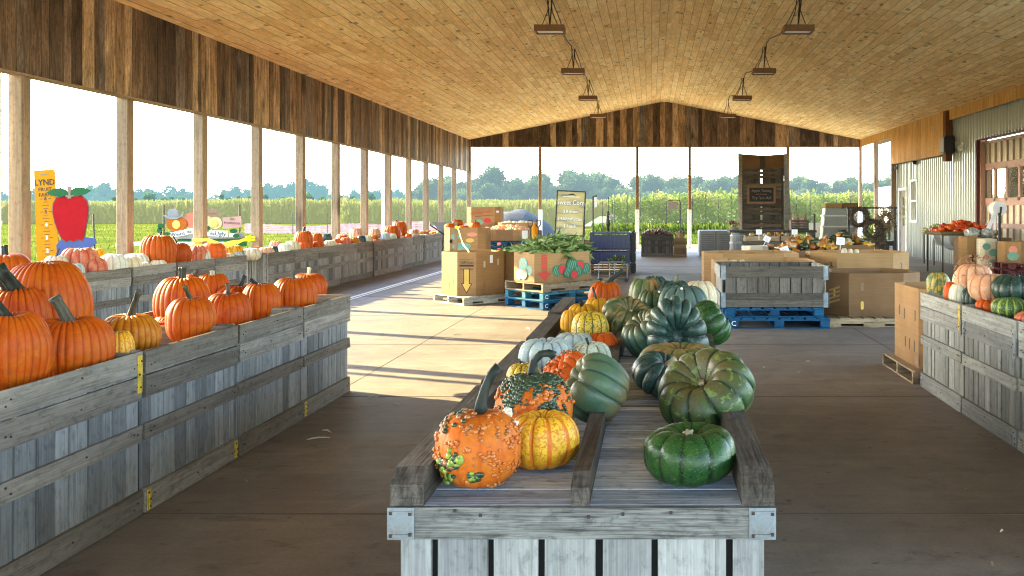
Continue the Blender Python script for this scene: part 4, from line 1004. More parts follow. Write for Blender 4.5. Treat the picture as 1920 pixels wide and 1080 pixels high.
PW(668, 426, 26, -7.45, 'pink', 'large pale orange pumpkin seen between the sixth and seventh posts', 12, .10, 94, 'm', None)
PW(678, 440, 18, -7.02, 'dark', 'white and dark green squash in front of the large pale one', 10, .08, 95, 'l', None)
PW(689, 440, 20, -7.05, 'cream', 'cream squash right of the dark green one', 10, .10, 96, 'l', None)
PW(703, 426, 22, -7.4, 'pink', 'pink round squash left of the tall orange pair', 12, .12, 97, 'm', None)
PW(735, 421, 34, -7.3, 'orange', 'wide orange pumpkin, front of the far pair on the wall-side bins', 16, .06, 98, 'm', ('black', .08, .014, (-.03, 0)))
PW(749, 413, 28, -7.45, 'orange', 'taller orange pumpkin, back of the far pair on the wall-side bins', 16, .06, 99, 'm', ('black', .10, .016, (-.10, 0)))
PW(722, 436, 18, -7.03, 'slate', 'grey squash at the foot of the far orange pair', 10, .1, 101, 'l', None)
PW(737, 437, 14, -7.02, 'pstripe', 'pale green squash below the far orange pair', 10, .1, 102, 'l', None)
PW(766, 437, 13, -7.0, 'redorange', 'small red squash right of the far orange pair', 10, .1, 103, 'l', None)
PW(776, 428, 18, -7.3, 'pink', 'pink squash near the ninth post', 10, .1, 104, 'l', None)
# the small mixed ones nobody can tell apart
rr = random.Random(77)
kinds = ['cream', 'pink', 'white', 'pinkred', 'tanorange', 'pstripe', 'cream', 'gold', 'slate', 'redorange', 'deep', 'cream', 'pink']
small = []
def small_squash(kind, x, y, r, z):
    key = kind
    t = empty('pumpkin', (x, y, z + r * .72), rr.uniform(0, 6.28))
    o = bpy.data.objects.new('shell', shell(rr.choice((9, 11, 13)), .13, 200 + rr.randrange(4), 'l')); COL.objects.link(o); o.parent = t; o.scale = (r, r, r * .72)
    if not o.data.materials: o.data.materials.append(PK[kind])
    o.material_slots[0].link = 'OBJECT'; o.material_slots[0].material = PK[kind]
    names = {'cream': 'cream', 'pink': 'dusty pink', 'white': 'white', 'pinkred': 'salmon red', 'tanorange': 'tan orange', 'pstripe': 'pale green striped', 'gold': 'golden', 'slate': 'grey blue', 'redorange': 'red orange', 'deep': 'deep orange'}
    tag(t, 'small %s squash among the mixed squashes piled along the wall-side bins' % names[kind], 'squash', 'small %s squashes along the wall-side bins' % names[kind])
y = 10.8
while y < 29.6:
    for xx in (-7.12, -7.42, -7.72):
        if y < 20 and rr.random() < .45 and xx != -7.72: continue
        if xx == -7.12 and y < 19: continue
        r = rr.uniform(.085, .145); xx = min(xx, -7.0 - r - .08)
        small_squash(rr.choice(kinds), xx + rr.uniform(-.08, .08), y + rr.uniform(-.05, .05), r, FL + (0.0 if xx > -7.3 else .02))
        if y > 17 and rr.random() < .35: small_squash(rr.choice(kinds), xx + rr.uniform(-.1, .1), y + .12, r * .85, FL + r * 1.05)
    y += rr.uniform(.26, .36)

# ------------------------------------------------------------------ right row squashes
GR = 'mixed squashes in the right row of bins'
def PR(cx, y0, w, y, kind, label, ribs=12, depth=.11, seed=1, res='h', stem=None, base=None, **kw):
    y = max(y, 2.60 / (1 - w / (2 * (cx - PX))) * F / (cx - PX))
    return pumpkin(cx, y0, None, w, y, kind, label, FL if base is None else base, ribs, depth, seed, res, stem, group=GR, **kw)
PR(1759, 508, 44, 7.75, 'variegated', 'green and yellow marbled squash at the far end of the right row', 10, .06, 110, base=.82)
PR(1782, 526, 26, 7.55, 'redorange', 'small red orange squash behind the pale green one', 9, .05, 111, 'm', base=.80)
PR(1800, 529, 42, 7.2, 'white', 'pale green white smooth squash in the right row', 10, .04, 112, base=.79)
PR(1826, 536, 48, 6.85, 'dark', 'dark green squash in front of the beige one', 12, .12, 113, base=.80)
wp = PR(1826, 493, 70, 7.45, 'pink', 'wide pinkish squash speckled with small warts at the back of the right row', 11, .06, 114, base=FL + .18, full=.7)
PR(1806, 503, 40, 7.75, 'pstripe', 'grey striped squash behind the warty pink one', 11, .1, 115, 'm', base=.88)
PR(1856, 511, 76, 6.95, 'pink', 'large beige pink ribbed squash beside the dark blue green one', 12, .09, 116, base=.90, full=.72, dimple=.3)
PR(1908, 512, 92, 6.75, 'dark', 'large dark blue green ribbed squash at the right edge', 14, .13, 117, full=.72, dimple=.3, base=.91)
PR(1852, 560, 46, 6.35, 'redorange', 'salmon orange ribbed squash in the right row', 11, .15, 118, base=.82, stem=('tan', .02, .018, (.03, 0)))
PR(1893, 556, 66, 6.1, 'stripegreen', 'dark green squash with pale yellow stripes in the right row', 12, .09, 119, base=.82)
PR(1935, 583, 60, 5.75, 'pinkred', 'pink squash cut by the right edge', 11, .12, 120, 'm', base=.82)
PR(1960, 545, 70, 6.3, 'green', 'green squash beyond the right edge', 11, .12, 121, 'm')
spw = [(rg.uniform(0, 6.28), rg.uniform(.1, 1.6), rg.uniform(.003, .007), 3) for _ in range(130)]
warts(wp, 35 * 7.45 / F, (H(493, 7.45) - FL - .05) / 2, spw, 9, WM)

for k_, (xx, yy, r_2, kd) in enumerate(((3.05, 7.35, .17, 'cream'), (3.2, 6.85, .17, 'pink'), (3.15, 6.4, .17, 'greengrey'), (3.35, 5.9, .17, 'green'), (2.95, 6.75, .14, 'slate'))):
    t = empty('pumpkin', (xx, yy, FL + .075)); kk = kd if kd in PK else 'greygreen'
    o = bpy.data.objects.new('shell', shell(11, .12, 200 + k_ % 4, 'l')); COL.objects.link(o); o.parent = t; o.scale = (r_2, r_2, .075)
    if not o.data.materials: o.data.materials.append(PK[kk])
    o.material_slots[0].link = 'OBJECT'; o.material_slots[0].material = PK[kk]
    tag(t, 'squash buried at the bottom of the pile in the right row', 'squash', 'squashes buried in the right row')
# ------------------------------------------------------------------ pallets, cardboard bins and the stalls in the middle
def pallet(x, y, z, w, d, mat, label, group, rz=0.0, h=.145, blocks=False, mark=False):
    t = empty('pallet', (x, y, z), rz, label, 'pallet', group)
    m = MB(); n = max(6, int(w / .16)); bw = w / n
    for k in range(n): m.box((-w / 2 + bw * (k + .5), 0, h - .010), (bw - rnd.uniform(.02, .045), d, .018), j=.002)
    m.build('top_deck', mat, t)
    for s in (-1, 0, 1):
        m = MB()
        if blocks:
            m.box((0, s * (d / 2 - .05), h - .030), (w, .09, .018))
            for q in (-1, 0, 1): m.box((q * (w / 2 - .07), s * (d / 2 - .05), h / 2 - .004), (.13, .095, h - .065))
        else:
            m.box((0, s * (d / 2 - .025), h / 2 + .02), (w, .04, h * .52))
            for q in (-1, 0, 1): m.box((q * (w / 2 - .09), s * (d / 2 - .025), h / 2 - .025), (.18 if q else .3, .042, h * .5))
        m.build('stringer', mat, t)
    m = MB()
    for s in (-1, 0, 1): m.box((s * (w / 2 - .06), 0, .009), (.12, d - .01, .016), j=.002)
    m.box((0, -d / 2 + .05, .0095), (w - .26, .09, .013)); m.box((0, d / 2 - .05, .0095), (w - .26, .09, .013)); m.build('bottom_deck', mat, t)
    if mark:
        text('C', .10, (-w / 2 + .07, -d / 2 - .004, h / 2 - .004), t, M['white'])
    return t
def octapoly(w, d, c):
    a, b = w / 2, d / 2
    return [(-a + c, -b), (a - c, -b), (a, -b + c), (a, b - c), (a - c, b), (-a + c, b), (-a, b - c), (-a, -b + c)]
def octabox(x, y, z, w, d, h, c, mat, label, group=None, rz=0.0, cat='cardboard box', name='cardboard_bin', fill=None, inner=None):
    t = empty(name, (x, y, z), rz, label, cat, group)
    po = octapoly(w, d, c); pi_ = octapoly(w - .024, d - .024, max(c - .007, .001))
    m = MB(); n = len(po)
    for k in range(n):
        a, b = po[k], po[(k + 1) % n]; ai, bi = pi_[k], pi_[(k + 1) % n]; za = h + .006 * math.sin(k * 2.1); zb = h + .006 * math.sin((k + 1) % n * 2.1)
        m.quad([(a[0], a[1], 0), (b[0], b[1], 0), (b[0], b[1], zb), (a[0], a[1], za)]); m.quad([(ai[0], ai[1], za), (bi[0], bi[1], zb), (bi[0], bi[1], .01), (ai[0], ai[1], .01)])
        m.quad([(a[0], a[1], za), (b[0], b[1], zb), (bi[0], bi[1], zb), (ai[0], ai[1], za)])
    m.build('walls', mat, t)
    m = MB(); f = fill if fill is not None else .012
    m.quad([(p[0], p[1], f) for p in pi_]); m.build('inner_floor', inner or mat, t)
    t['_'] = 0; del t['_']
    return t, po
def facet(po, k, u=0.0, v=0.0, off=.003):
    """position and turn for something lying on panel k, u metres to its right of centre, v metres up"""
    a, b = Vector(po[k]), Vector(po[(k + 1) % len(po)]); e = (b - a).normalized(); nn = Vector((e.y, -e.x)); p = (a + b) / 2 + e * u + nn * off
    return (p.x, p.y, v), math.atan2(e.y, e.x)
def decal(t, po, k, u, v, mb, mat, name='print', rot=0.0, off=.003):
    p, a = facet(po, k, u, v, off)
    return mb.build(name, mat, t, p, (0, rot, a))
def disc(r, rz=None, n=20, y=0.0): return [(r * math.cos(2 * math.pi * k / n), (rz or r) * math.sin(2 * math.pi * k / n)) for k in range(n)]
def flat(poly, off=0.0, y=0.0): return MB().quad([(p[0], y, p[1]) for p in poly])
def hole(t, po, k, u, v, w=.035, h=.11, mat=None):
    pts = [(w / 2 * math.cos(a), (h / 2 - w / 2) * (1 if math.sin(a) >= 0 else -1) + w / 2 * math.sin(a)) for a in [2 * math.pi * i / 16 for i in range(16)]]
    decal(t, po, k, u, v, flat(pts), mat or M['dark'], 'hand_hole', off=.002)
gP = 'pallets in the middle of the hall'
A45 = R(45)
# A: plain bin with an arrow
pallet(-3.205, 15.57, 0, 1.12, 1.02, M['pallet_w'] if 'pallet_w' in M else wood('whitish pallet wood', [(0, (.45, .42, .36)), (1, (.62, .58, .50))]), 'whitish pallet under the tall plain cardboard bin with an arrow', gP, A45)
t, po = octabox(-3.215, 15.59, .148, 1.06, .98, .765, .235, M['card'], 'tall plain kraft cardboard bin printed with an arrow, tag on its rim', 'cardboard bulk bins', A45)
# panels of the turned octagon: 7 = towards camera corner, 0 = right of it, 6 = left of it
decal(t, po, 7, 0, .26, flat([(-.055, .22), (.055, .22), (.055, -.04), (.10, -.04), (0, -.22), (-.10, -.04), (-.055, -.04)]), M['ink'], 'print')
decal(t, po, 7, 0, .26, flat([(-.042, .207), (.042, .207), (.042, -.052), (.078, -.052), (0, -.192), (-.078, -.052), (-.042, -.052)]), M['tanink'], 'print', off=.005)
decal(t, po, 7, 0, .59, flat([(-.125, .05), (.125, .05), (.125, .045), (-.125, .045)]), M['ink']); decal(t, po, 7, 0, .53, flat([(-.125, .018), (.125, .018), (.125, -.012), (-.125, -.012)]), M['ink'])
p, a = facet(po, 7, 0, .585); text('CliffCrest', .062, p, t, M['ink'], (R(90), 0, a), 'print')
p, a = facet(po, 7, 0, .47); text('ProducersWest', .036, p, t, M['ink'], (R(90), 0, a), 'print')
for u, v in ((-.18, .55), (.16, .58), (-.18, .30), (.0, .22), (.17, .3)): hole(t, po, 6, u * .8, v * .85, .012, .10, M['ink'])
for u, v, mt in ((-.12, .55, 'cardw'), (.17, .58, 'cardw'), (-.12, .17, 'card2')): hole(t, po, 0, u, v, .045, .12, M[mt])
p, a = facet(po, 0, .02, .70, .012); m = MB(); m.box((0, 0, -.06), (.062, .004, .14), .5); m.build('tag', M['paper'], t, p, (0, 0, a))
# stake and ribbon behind it
t = empty('wooden_stake', (X(855, 16.5), 16.5, 0), 0, 'pale wooden stake with a yellow ribbon behind the arrow bin', 'stake')
MB().box((0, 0, .72), (.055, .03, 1.44)).build('stake', M['pallet'], t)
m = MB()
def ribbon(m, pts, w, n=14):
    P_ = [Vector(p) for p in pts]; out = []
    for i in range(n + 1):
        f = i / n; s = f * (len(P_) - 1); k = min(int(s), len(P_) - 2); q = s - k; out.append(P_[k].lerp(P_[k + 1], q))
    for i in range(n):
        a, b = out[i], out[i + 1]; ww = w * (.4 + .6 * abs(math.cos(i * .7)))
        m.quad([(a.x, a.y, a.z - ww / 2), (b.x, b.y, b.z - ww / 2), (b.x, b.y + .01, b.z + ww / 2), (a.x, a.y + .01, a.z + ww / 2)])
ribbon(m, [(.03, -.03, 1.34), (.11, -.2, 1.22), (.22, -.45, 1.04), (.40, -.7, .885)], .045); m.blob((.02, -.02, 1.33), (.035, .03, .03), 8, 6)
m.build('ribbon', M['tape'], t)
# B: melon bin on three pallets, full of corn
BX, BY = -1.709, 14.91
pallet(BX, BY, 0, 1.27, 1.08, M['bluep2'] if 'bluep2' in M else M['bluepal'], 'bright blue pallet, bottom of the stack under the melon bin', gP, A45, blocks=True, mark=True)
pallet(BX, BY, .147, 1.27, 1.08, M['tealpal'], 'faded teal pallet in the middle of the stack under the melon bin', gP, A45, blocks=True, mark=True)
pallet(BX, BY, .294, 1.27, 1.08, M['pallet'], 'raw wood pallet on top of the stack under the melon bin', gP, A45)
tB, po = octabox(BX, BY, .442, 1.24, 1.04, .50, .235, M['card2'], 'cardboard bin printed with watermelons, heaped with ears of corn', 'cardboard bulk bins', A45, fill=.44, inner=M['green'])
def melon(t, po, k, u, v, r, cut=False, off=.003, pale=False, seed=0):
    decal(t, po, k, u, v, flat(disc(r * 1.06, r * .98)), M['greenink'] if not pale else M['paleink'], 'print', off=off)
    if cut: decal(t, po, k, u, v, flat(disc(r * .88, r * .8)), M['redink'] if not pale else M['pinkink'], 'print', off=off + .002)
    else:
        m = MB()
        for q in (-.6, -.2, .2, .6):
            m.quad([(r * (q - .05), 0, -r * .8 * math.sqrt(1 - q * q)), (r * (q + .05), 0, -r * .8 * math.sqrt(1 - q * q)), (r * (q * .8 + .06), 0, r * .8 * math.sqrt(1 - q * q)), (r * (q * .8 - .06), 0, r * .8 * math.sqrt(1 - q * q))])
        m.build('print', M['paleink'] if not pale else M['cardw'], t, facet(po, k, u, v, off + .002)[0], (0, R(20), facet(po, k)[1]))
for i, (u, v, r, c_) in enumerate(((-.33, .20, .095, 0), (-.21, .22, .10, 1), (.30, .21, .10, 0), (.17, .27, .10, 1), (-.01, .29, .12, 0), (-.10, .16, .09, 0), (.11, .17, .10, 0), (.02, .12, .085, 1))):
    melon(tB, po, 0, u, v, r, c_, .003 + i * .0045)
for i, (u, v, r, c_) in enumerate(((.14, .2, .085, 0), (-.02, .30, .115, 0), (-.14, .12, .09, 0), (.0, .14, .10, 1))): melon(tB, po, 6, u, v, r, c_, .003 + i * .0045, True)
decal(tB, po, 7, 0, .35, flat([(-.05, -.18), (.05, -.18), (.05, .145), (-.05, .145)]), M['redink'])
m = MB()
for q in range(7): m.quad([(-.05, 0, -.16 + q * .045), (.05, 0, -.145 + q * .045), (.05, 0, -.127 + q * .045), (-.05, 0, -.142 + q * .045)])
p, a = facet(po, 7, 0, .35, .005); m.build('print', M['card2'], tB, p, (0, 0, a)); hole(tB, po, 7, 0, .38, .055, .14)
decal(tB, po, 7, 0, .17, flat([(-.115, .0), (.115, .0), (0, -.14)]), M['redink'], off=.007)
p, a = facet(po, 7, 0, .143, .010); text('WATCH', .042, p, tB, M['card2'], (R(90), 0, a), 'print', stretch=1.1)
p, a = facet(po, 7, 0, .103, .010); text('STEP', .038, p, tB, M['card2'], (R(90), 0, a), 'print')
# corn ears: husked cob with loose leaves
def leafmat(name, a, b, trans=.35):
    t = NT(name); tn = t.attr('tone'); c = t.ramp(tn, [(0, a), (1, b)]); t.set(c, .55, 0, .3)
    tr = t.n('ShaderNodeBsdfTranslucent'); t.l(c, tr.inputs[0]); mx = t.n('ShaderNodeMixShader'); mx.inputs[0].default_value = trans
    t.l(t.b.outputs[0], mx.inputs[1]); t.l(tr.outputs[0], mx.inputs[2]); t.l(mx.outputs[0], t.out.inputs[0]); return t.m
M['husk'] = leafmat('corn husk', (.025, .07, .014), (.30, .40, .14), .15)
def ear_mesh(seed):
    rg = random.Random(seed); m = MB()
    m.lathe([(.004, -.13), (.018, -.11), (.026, -.04), (.024, .04), (.012, .11), (.003, .14)], n=10, tone=.7)
    for k in range(7):
        a = rg.uniform(0, 6.28); L = rg.uniform(.10, .26); b = rg.uniform(.2, .9); tn = rg.random()
        base = Vector((math.cos(a) * .018, math.sin(a) * .018, rg.uniform(-.10, 0))); side = Vector((-math.sin(a), math.cos(a), 0)); out = Vector((math.cos(a), math.sin(a), 0)); w0 = rg.uniform(.018, .034)
        prev = None
        for i in range(5):
            f = i / 4; c = base + Vector((0, 0, L * f)) + out * (b * .12 * f * f) - Vector((0, 0, .10 * b * f ** 3)); wv = side * (w0 * (1 - f) ** .7 + .001)
            cur = (tuple(c - wv), tuple(c + wv))
            if prev: m.quad([prev[0], prev[1], cur[1], cur[0]], tn)
            prev = cur
    return m.mesh('ear_of_corn', M['husk'])
ears = [ear_mesh(s) for s in range(6)]
cr = random.Random(12)
for k in range(125):
    a = cr.uniform(0, 6.28); rr_ = math.sqrt(cr.random()); lx, ly = rr_ * math.cos(a) * .60, rr_ * math.sin(a) * .50
    z = .442 + .45 + .25 * (1 - rr_ ** 2) * cr.uniform(.55, 1.0) + .03
    wx = BX + lx * math.cos(A45) - ly * math.sin(A45); wy = BY + lx * math.sin(A45) + ly * math.cos(A45)
    o = link('ear_of_corn', ears[k % 6], None, (wx, wy, z), (cr.uniform(R(60), R(120)), cr.uniform(-.5, .5), cr.uniform(0, 6.28)), (1.5,) * 3)
    tag(o, 'green husked ear of corn in the heap on the watermelon bin', 'corn', 'ears of corn heaped on the watermelon bin')
for k in range(9):
    o = link('ear_of_corn', ears[k % 6], None, (-2.62 + cr.uniform(-.14, .14), 15.75 + cr.uniform(-.2, .2), .93 + cr.uniform(-.02, .07)), (cr.uniform(R(60), R(120)), 0, cr.uniform(0, 6.28)), (.9,) * 3)
    tag(o, 'bright sunlit ear of corn between the arrow bin and the watermelon bin', 'corn', 'sunlit ears of corn beside the arrow bin')
pt = octabox(-2.62, 15.95, .0, .55, .55, .91, .1, M['card'], 'narrow cardboard box holding sunlit corn between two bins', 'cardboard bulk bins', 0, fill=.86, inner=M['green'])
# C: pumpkin box further back on the left
for k in range(4): pallet(-4.40, 20.55, .147 * k, 1.0, 1.0, M['tealpal'] if k % 2 else M['palletdark'], 'old pallet in the stack under the box of small orange pumpkins', 'stacked pallets under the box of small orange pumpkins', 0, blocks=bool(k % 2))
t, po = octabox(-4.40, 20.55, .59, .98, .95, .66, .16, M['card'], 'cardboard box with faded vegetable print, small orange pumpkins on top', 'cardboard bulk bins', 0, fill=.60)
decal(t, po, 0, .20, .50, flat(disc(.12, .05)), M['pinkink']); decal(t, po, 0, -.05, .22, flat(disc(.22, .09)), M['paleink']); decal(t, po, 0, .15, .36, flat(disc(.10, .05)), M['tanink'], off=.005); decal(t, po, 0, -.2, .45, flat(disc(.10, .07)), M['paleink']); hole(t, po, 0, -.30, .34, .07, .09)
gC = 'small orange pumpkins on the box behind the arrow bin'
for cx, y0, w, yy, st, lab in ((846, 417, 26, 20.45, None, 'small orange pumpkin at the left corner of the box behind the arrow bin'), (858, 411, 20, 20.6, None, 'small orange pumpkin on top of the heap behind the wooden stake'), (869, 422, 22, 20.3, None, 'small orange pumpkin in the middle of the box behind the arrow bin'), (892, 415, 19, 20.3, ('black', .07, .012, (.0, 0)), 'small tall orange pumpkin with dark stem at the right of that box'), (882, 424, 14, 20.8, None, 'small pale gourd among the orange pumpkins on that box')):
    pumpkin(cx, y0, None, w, yy, 'cream' if 'pale' in lab else 'orange', lab, H(434 if y0 > 412 else 424, yy) - .02, 14, .06, cx, 'm', st, group=gC)
# wheelbarrow-like dark tray edge behind
t = empty('wheelbarrow', (X(842, 24.5), 24.5, 0), 0, 'dark wheelbarrow half hidden behind the small orange pumpkins', 'wheelbarrow')
m = MB(); b0 = [(-.42, -.28, 1.32), (.42, -.28, 1.32), (.42, .28, 1.32), (-.42, .28, 1.32)]; b1 = [(-.15, -.18, .98), (.22, -.18, .98), (.22, .18, .98), (-.15, .18, .98)]
for i in range(4): m.quad([b0[i], b0[(i + 1) % 4], b1[(i + 1) % 4], b1[i]])
m.quad(b1); m.build('tray', M['greyp'], t)
MB().tube([(-.5, -.2, 1.25), (0, -.2, .9), (.5, -.15, .9)], .02, 6).build('handle', M['blackm'], t); MB().tube([(0, -.2, .95), (-.1, -.2, 0)], .018, 6).build('leg', M['blackm'], t); MB().tube([(0, .2, .95), (-.1, .2, 0)], .018, 6).build('leg', M['blackm'], t)
# D/E/F: produce boxes
for k in range(6): pallet(-4.25 + .55, 22.1, .147 * k, 1.0, 1.0, M['bluepal'] if k > 3 else M['tealpal'], 'blue pallet in the stack under the box of pale apples', 'stacked blue pallets under the box of pale apples', 0, blocks=True)
t, po = octabox(-3.70, 22.1, .885, 1.14, .95, .28, .14, M['card2'], 'low cardboard box of apples with round apple prints', 'cardboard bulk bins', 0, fill=.24)
decal(t, po, 0, 0, .14, flat([(-.21, -.11), (.21, -.11), (.21, .13), (-.21, .13)]), M['brownp'])
for u in (-.13, 0, .13): decal(t, po, 0, u, .15, flat(disc(.055, .05)), M['card2'], off=.005)
for u in (-.35, -.31, .31, .36): decal(t, po, 0, u, .14, flat([(-.008, -.09), (.008, -.09), (.008, .09), (-.008, .09)]), M['brownp'])
decal(t, po, 1, .0, .14, flat([(-.09, -.12), (.09, -.12), (.09, .12), (-.09, .12)]), M['paper'])
def ball_mesh(name, mat, r=.04, sq=.9, stem=None, n=12):
    m = MB(); m.blob((0, 0, 0), (r, r, r * sq), n, 8, .5, 0); me = m.mesh(name, mat, True); return me
def fruitmat(name, a, b, rough=.3):
    t = NT(name); n_ = t.noise(t.obj(), 12, 3, .6); o_ = t.objrand(); c = t.ramp(t.math('ADD', t.math('MULTIPLY', n_, .6), t.math('MULTIPLY', o_, .5)), [(.3, a), (.75, b)]); t.set(c, rough, 0, .5); return t.m
apple = ball_mesh('apple', fruitmat('pale red apple skin', (.62, .12, .06), (.78, .50, .28)), .045)
onion = ball_mesh('onion', fruitmat('pale onion skin', (.70, .62, .42), (.82, .78, .62)), .04, .85)
tomato = ball_mesh('tomato', fruitmat('ripe tomato skin', (.52, .035, .012), (.72, .13, .02), .22), .075, .72)
gtom = ball_mesh('green_tomato', fruitmat('green tomato skin', (.12, .22, .04), (.36, .42, .12), .25), .05, .8)
apple_dk = ball_mesh('dark_apple', fruitmat('dark red apple skin', (.06, .02, .02), (.16, .05, .04)), .05)
def heap(me, cx, cy, w, d, z0, n, up, label, cat, group, seed, name=None, s=1.0):
    r_ = random.Random(seed)
    for k in range(n):
        lx, ly = r_.uniform(-1, 1), r_.uniform(-1, 1); z = z0 + up * (1 - max(abs(lx), abs(ly)) ** 2) * r_.uniform(.3, 1)
        sc = s * r_.uniform(.85, 1.2)
        o = link(name or me.name, me, None, (cx + lx * w / 2, cy + ly * d / 2, z), (r_.uniform(-.6, .6), r_.uniform(-.6, .6), r_.uniform(0, 6)), (sc, sc, sc)); tag(o, label, cat, group)
heap(apple, -3.70, 22.1, 1.0, .8, .885 + .27, 80, .12, 'pale red apple heaped in the low printed cardboard box', 'apple', 'apples in the low printed cardboard box', 3)
t, po = octabox(-3.62, 23.6, 0, 1.15, .9, 1.10, .12, M['cardred'], 'maroon fruit box behind the box of pale apples', 'cardboard bulk bins', 0, fill=1.08)
t, po = octabox(-3.66, 23.55, 1.102, 1.02, .8, .22, .12, M['card'], 'shallow cardboard tray of onions on the maroon fruit box', 'cardboard bulk bins', 0, fill=.17)
heap(onion, -3.66, 23.55, .85, .65, 1.30, 55, .06, 'pale onion in the shallow cardboard tray', 'onion', 'onions in the shallow cardboard tray', 4)
t, po = octabox(-4.68, 24.4, 0, 1.05, .9, 1.20, .12, M['card3'], 'cardboard bin under the box with red vegetable print', 'cardboard bulk bins', 0, fill=1.19)
t, po = octabox(-4.72, 24.4, 1.202, .94, .8, .55, .14, M['card'], 'closed cardboard box with red lettering and red vegetable print', 'cardboard bulk bins', 0, fill=.54)
p, a = facet(po, 0, -.06, .40); text('Homegrown', .12, p, t, M['redink'], (R(90), R(-6), a), 'print'); p, a = facet(po, 0, .12, .15); text('Tomatoes', .07, p, t, M['redink'], (R(90), 0, a), 'print')
decal(t, po, 0, .05, .28, flat([(-.26, .0), (.26, .04), (.26, .05), (-.26, .012)]), M['ink']); decal(t, po, 0, .13, .17, flat(disc(.10, .07)), M['redink']); decal(t, po, 0, -.12, .12, flat(disc(.14, .08)), M['paleink']); decal(t, po, 1, .0, .42, flat([(-.05, -.03), (.05, -.03), (.05, .03), (-.05, .03)]), M['paper'])
# tools and yellow post behind the corn
t = empty('yellow_bollard', (X(1003, 19.5), 19.5, 0), 0, 'short yellow post behind the left side of the corn heap', 'post'); MB().lathe([(.07, 0), (.07, 1.33), (.055, 1.37), (0, 1.38)], n=16).build('bollard_tube', M['yellowb'], t, smooth=True)
for px, yy, lab in ((994, 18.6, 'black shovel with D handle standing left of the yellow post'), (1009, 18.6, 'black shovel with D handle standing right of the yellow post')):
    t = empty('shovel', (X(px, yy), yy, 0), .3, lab, 'shovel', 'shovels standing at the yellow post'); MB().tube([(0, 0, .2), (0, 0, 1.28)], .016, 6).build('shaft', M['blackm'], t)
    MB().tube([(0, 0, 1.28), (-.05, 0, 1.34), (-.05, 0, 1.43), (.05, 0, 1.43), (.05, 0, 1.34), (0, 0, 1.28)], .014, 6).build('handle', M['blackm'], t); MB().box((0, 0, .12), (.22, .02, .26)).build('blade', M['greyp'], t)
# sweet corn sign
t = empty('corn_sign', (X(1069.5, 16.4), 16.4, H(400, 16.4)), 0, 'yellow framed sign reading Sweet Corn with prices, standing behind the corn heap', 'sign')
t.rotation_euler = (R(-4), R(2.8), 0)
def signmat():
    s = NT('streaked yellow sign'); p = s.obj(); wv = s.noise(s.mapping(p, (3, 1, 6)), 2.0, 3, .5, 1.5)
    rt = s.n('ShaderNodeMapping'); rt.inputs['Rotation'].default_value = (0, R(35), 0); rt.inputs['Scale'].default_value = (2, 1, 9); s.l(p, rt.inputs[0]); w2 = s.noise(rt.outputs[0], 1.2, 3, .6)
    s.set(s.ramp(w2, [(.36, (.20, .20, .23)), (.48, (.46, .38, .18)), (.7, (.56, .47, .24))]), .5); return s.m
MB().box((0, 0, 0), (.53, .02, .83)).build('sign_panel', signmat(), t)
m = MB()
for sx in (-1, 1): m.box((sx * .27, -.004, 0), (.022, .035, .87))
m.box((0, -.004, .425), (.52, .035, .022)); m.box((0, -.004, -.425), (.52, .035, .022)); m.build('frame', M['blackm'], t)
for sx in (-1, 1): MB().tube([(sx * .26, .03, -.42), (sx * .30, .10, -1.55)], .014, 6).build('leg', M['blackm'], t); MB().tube([(sx * .275, .015, -.1), (sx * .31, .35, -1.53)], .014, 6).build('leg', M['blackm'], t)
for s_, z, txt in ((.135, .20, 'Sweet Corn'), (.085, .03, '$ 8 dozen'), (.085, -.11, '$ 4.50 half dozen'), (.085, -.25, '$ 1 each')):
    text(txt, s_, (.003, -.010, z - .004), t, M['ink'], stretch=.80, bold=.0045); text(txt, s_, (0, -.013, z), t, M['white'], stretch=.80, bold=.002)
m = flat([(-.09, .0), (-.03, .03), (.03, .045), (.10, .0), (.03, .012)]); m.build('print', M['ink'], t, (0, -.012, .34)); m = flat([(-.16, -.012), (.16, -.012), (.16, 0), (-.16, 0)]); m.build('print', M['white'], t, (0, -.012, .325))
# bag stand and poles
t = empty('hook_pole', (X(1112, 22.5), 22.5, 0), 0, 'black hooked pole with a narrow white card, right of the sweet corn sign', 'pole')
MB().tube([(0, 0, 0), (0, 0, 2.02), (.10, 0, 2.04)], .022, 6).build('pole', M['blackm'], t); MB().box((.07, -.01, 1.87), (.07, .006, .26)).build('card', M['paper'], t)
t = empty('bag_stand', (X(1140, 22.9), 22.9, 0), 0, 'black stand of thin poles with dark bags behind the blue crates', 'stand')
for xx, zz in ((-.14, 1.9), (.02, 2.02), (.11, 1.93)): MB().tube([(xx, 0, .1), (xx, 0, zz)], .013, 6).build('pole', M['blackm'], t)
MB().tube([(-.15, 0, 1.0), (.13, 0, 1.0)], .013, 6).build('crossbar', M['blackm'], t)
m = MB(); m.blob((.0, -.03, 1.38), (.055, .05, .27), 10, 10, .5, 0, None, .12); m.build('bag', M['blackm'], t); m = MB(); m.blob((.08, -.05, 1.48), (.07, .05, .09), 10, 8, .5, 0, None, .25); m.build('bag', M['foil'], t)
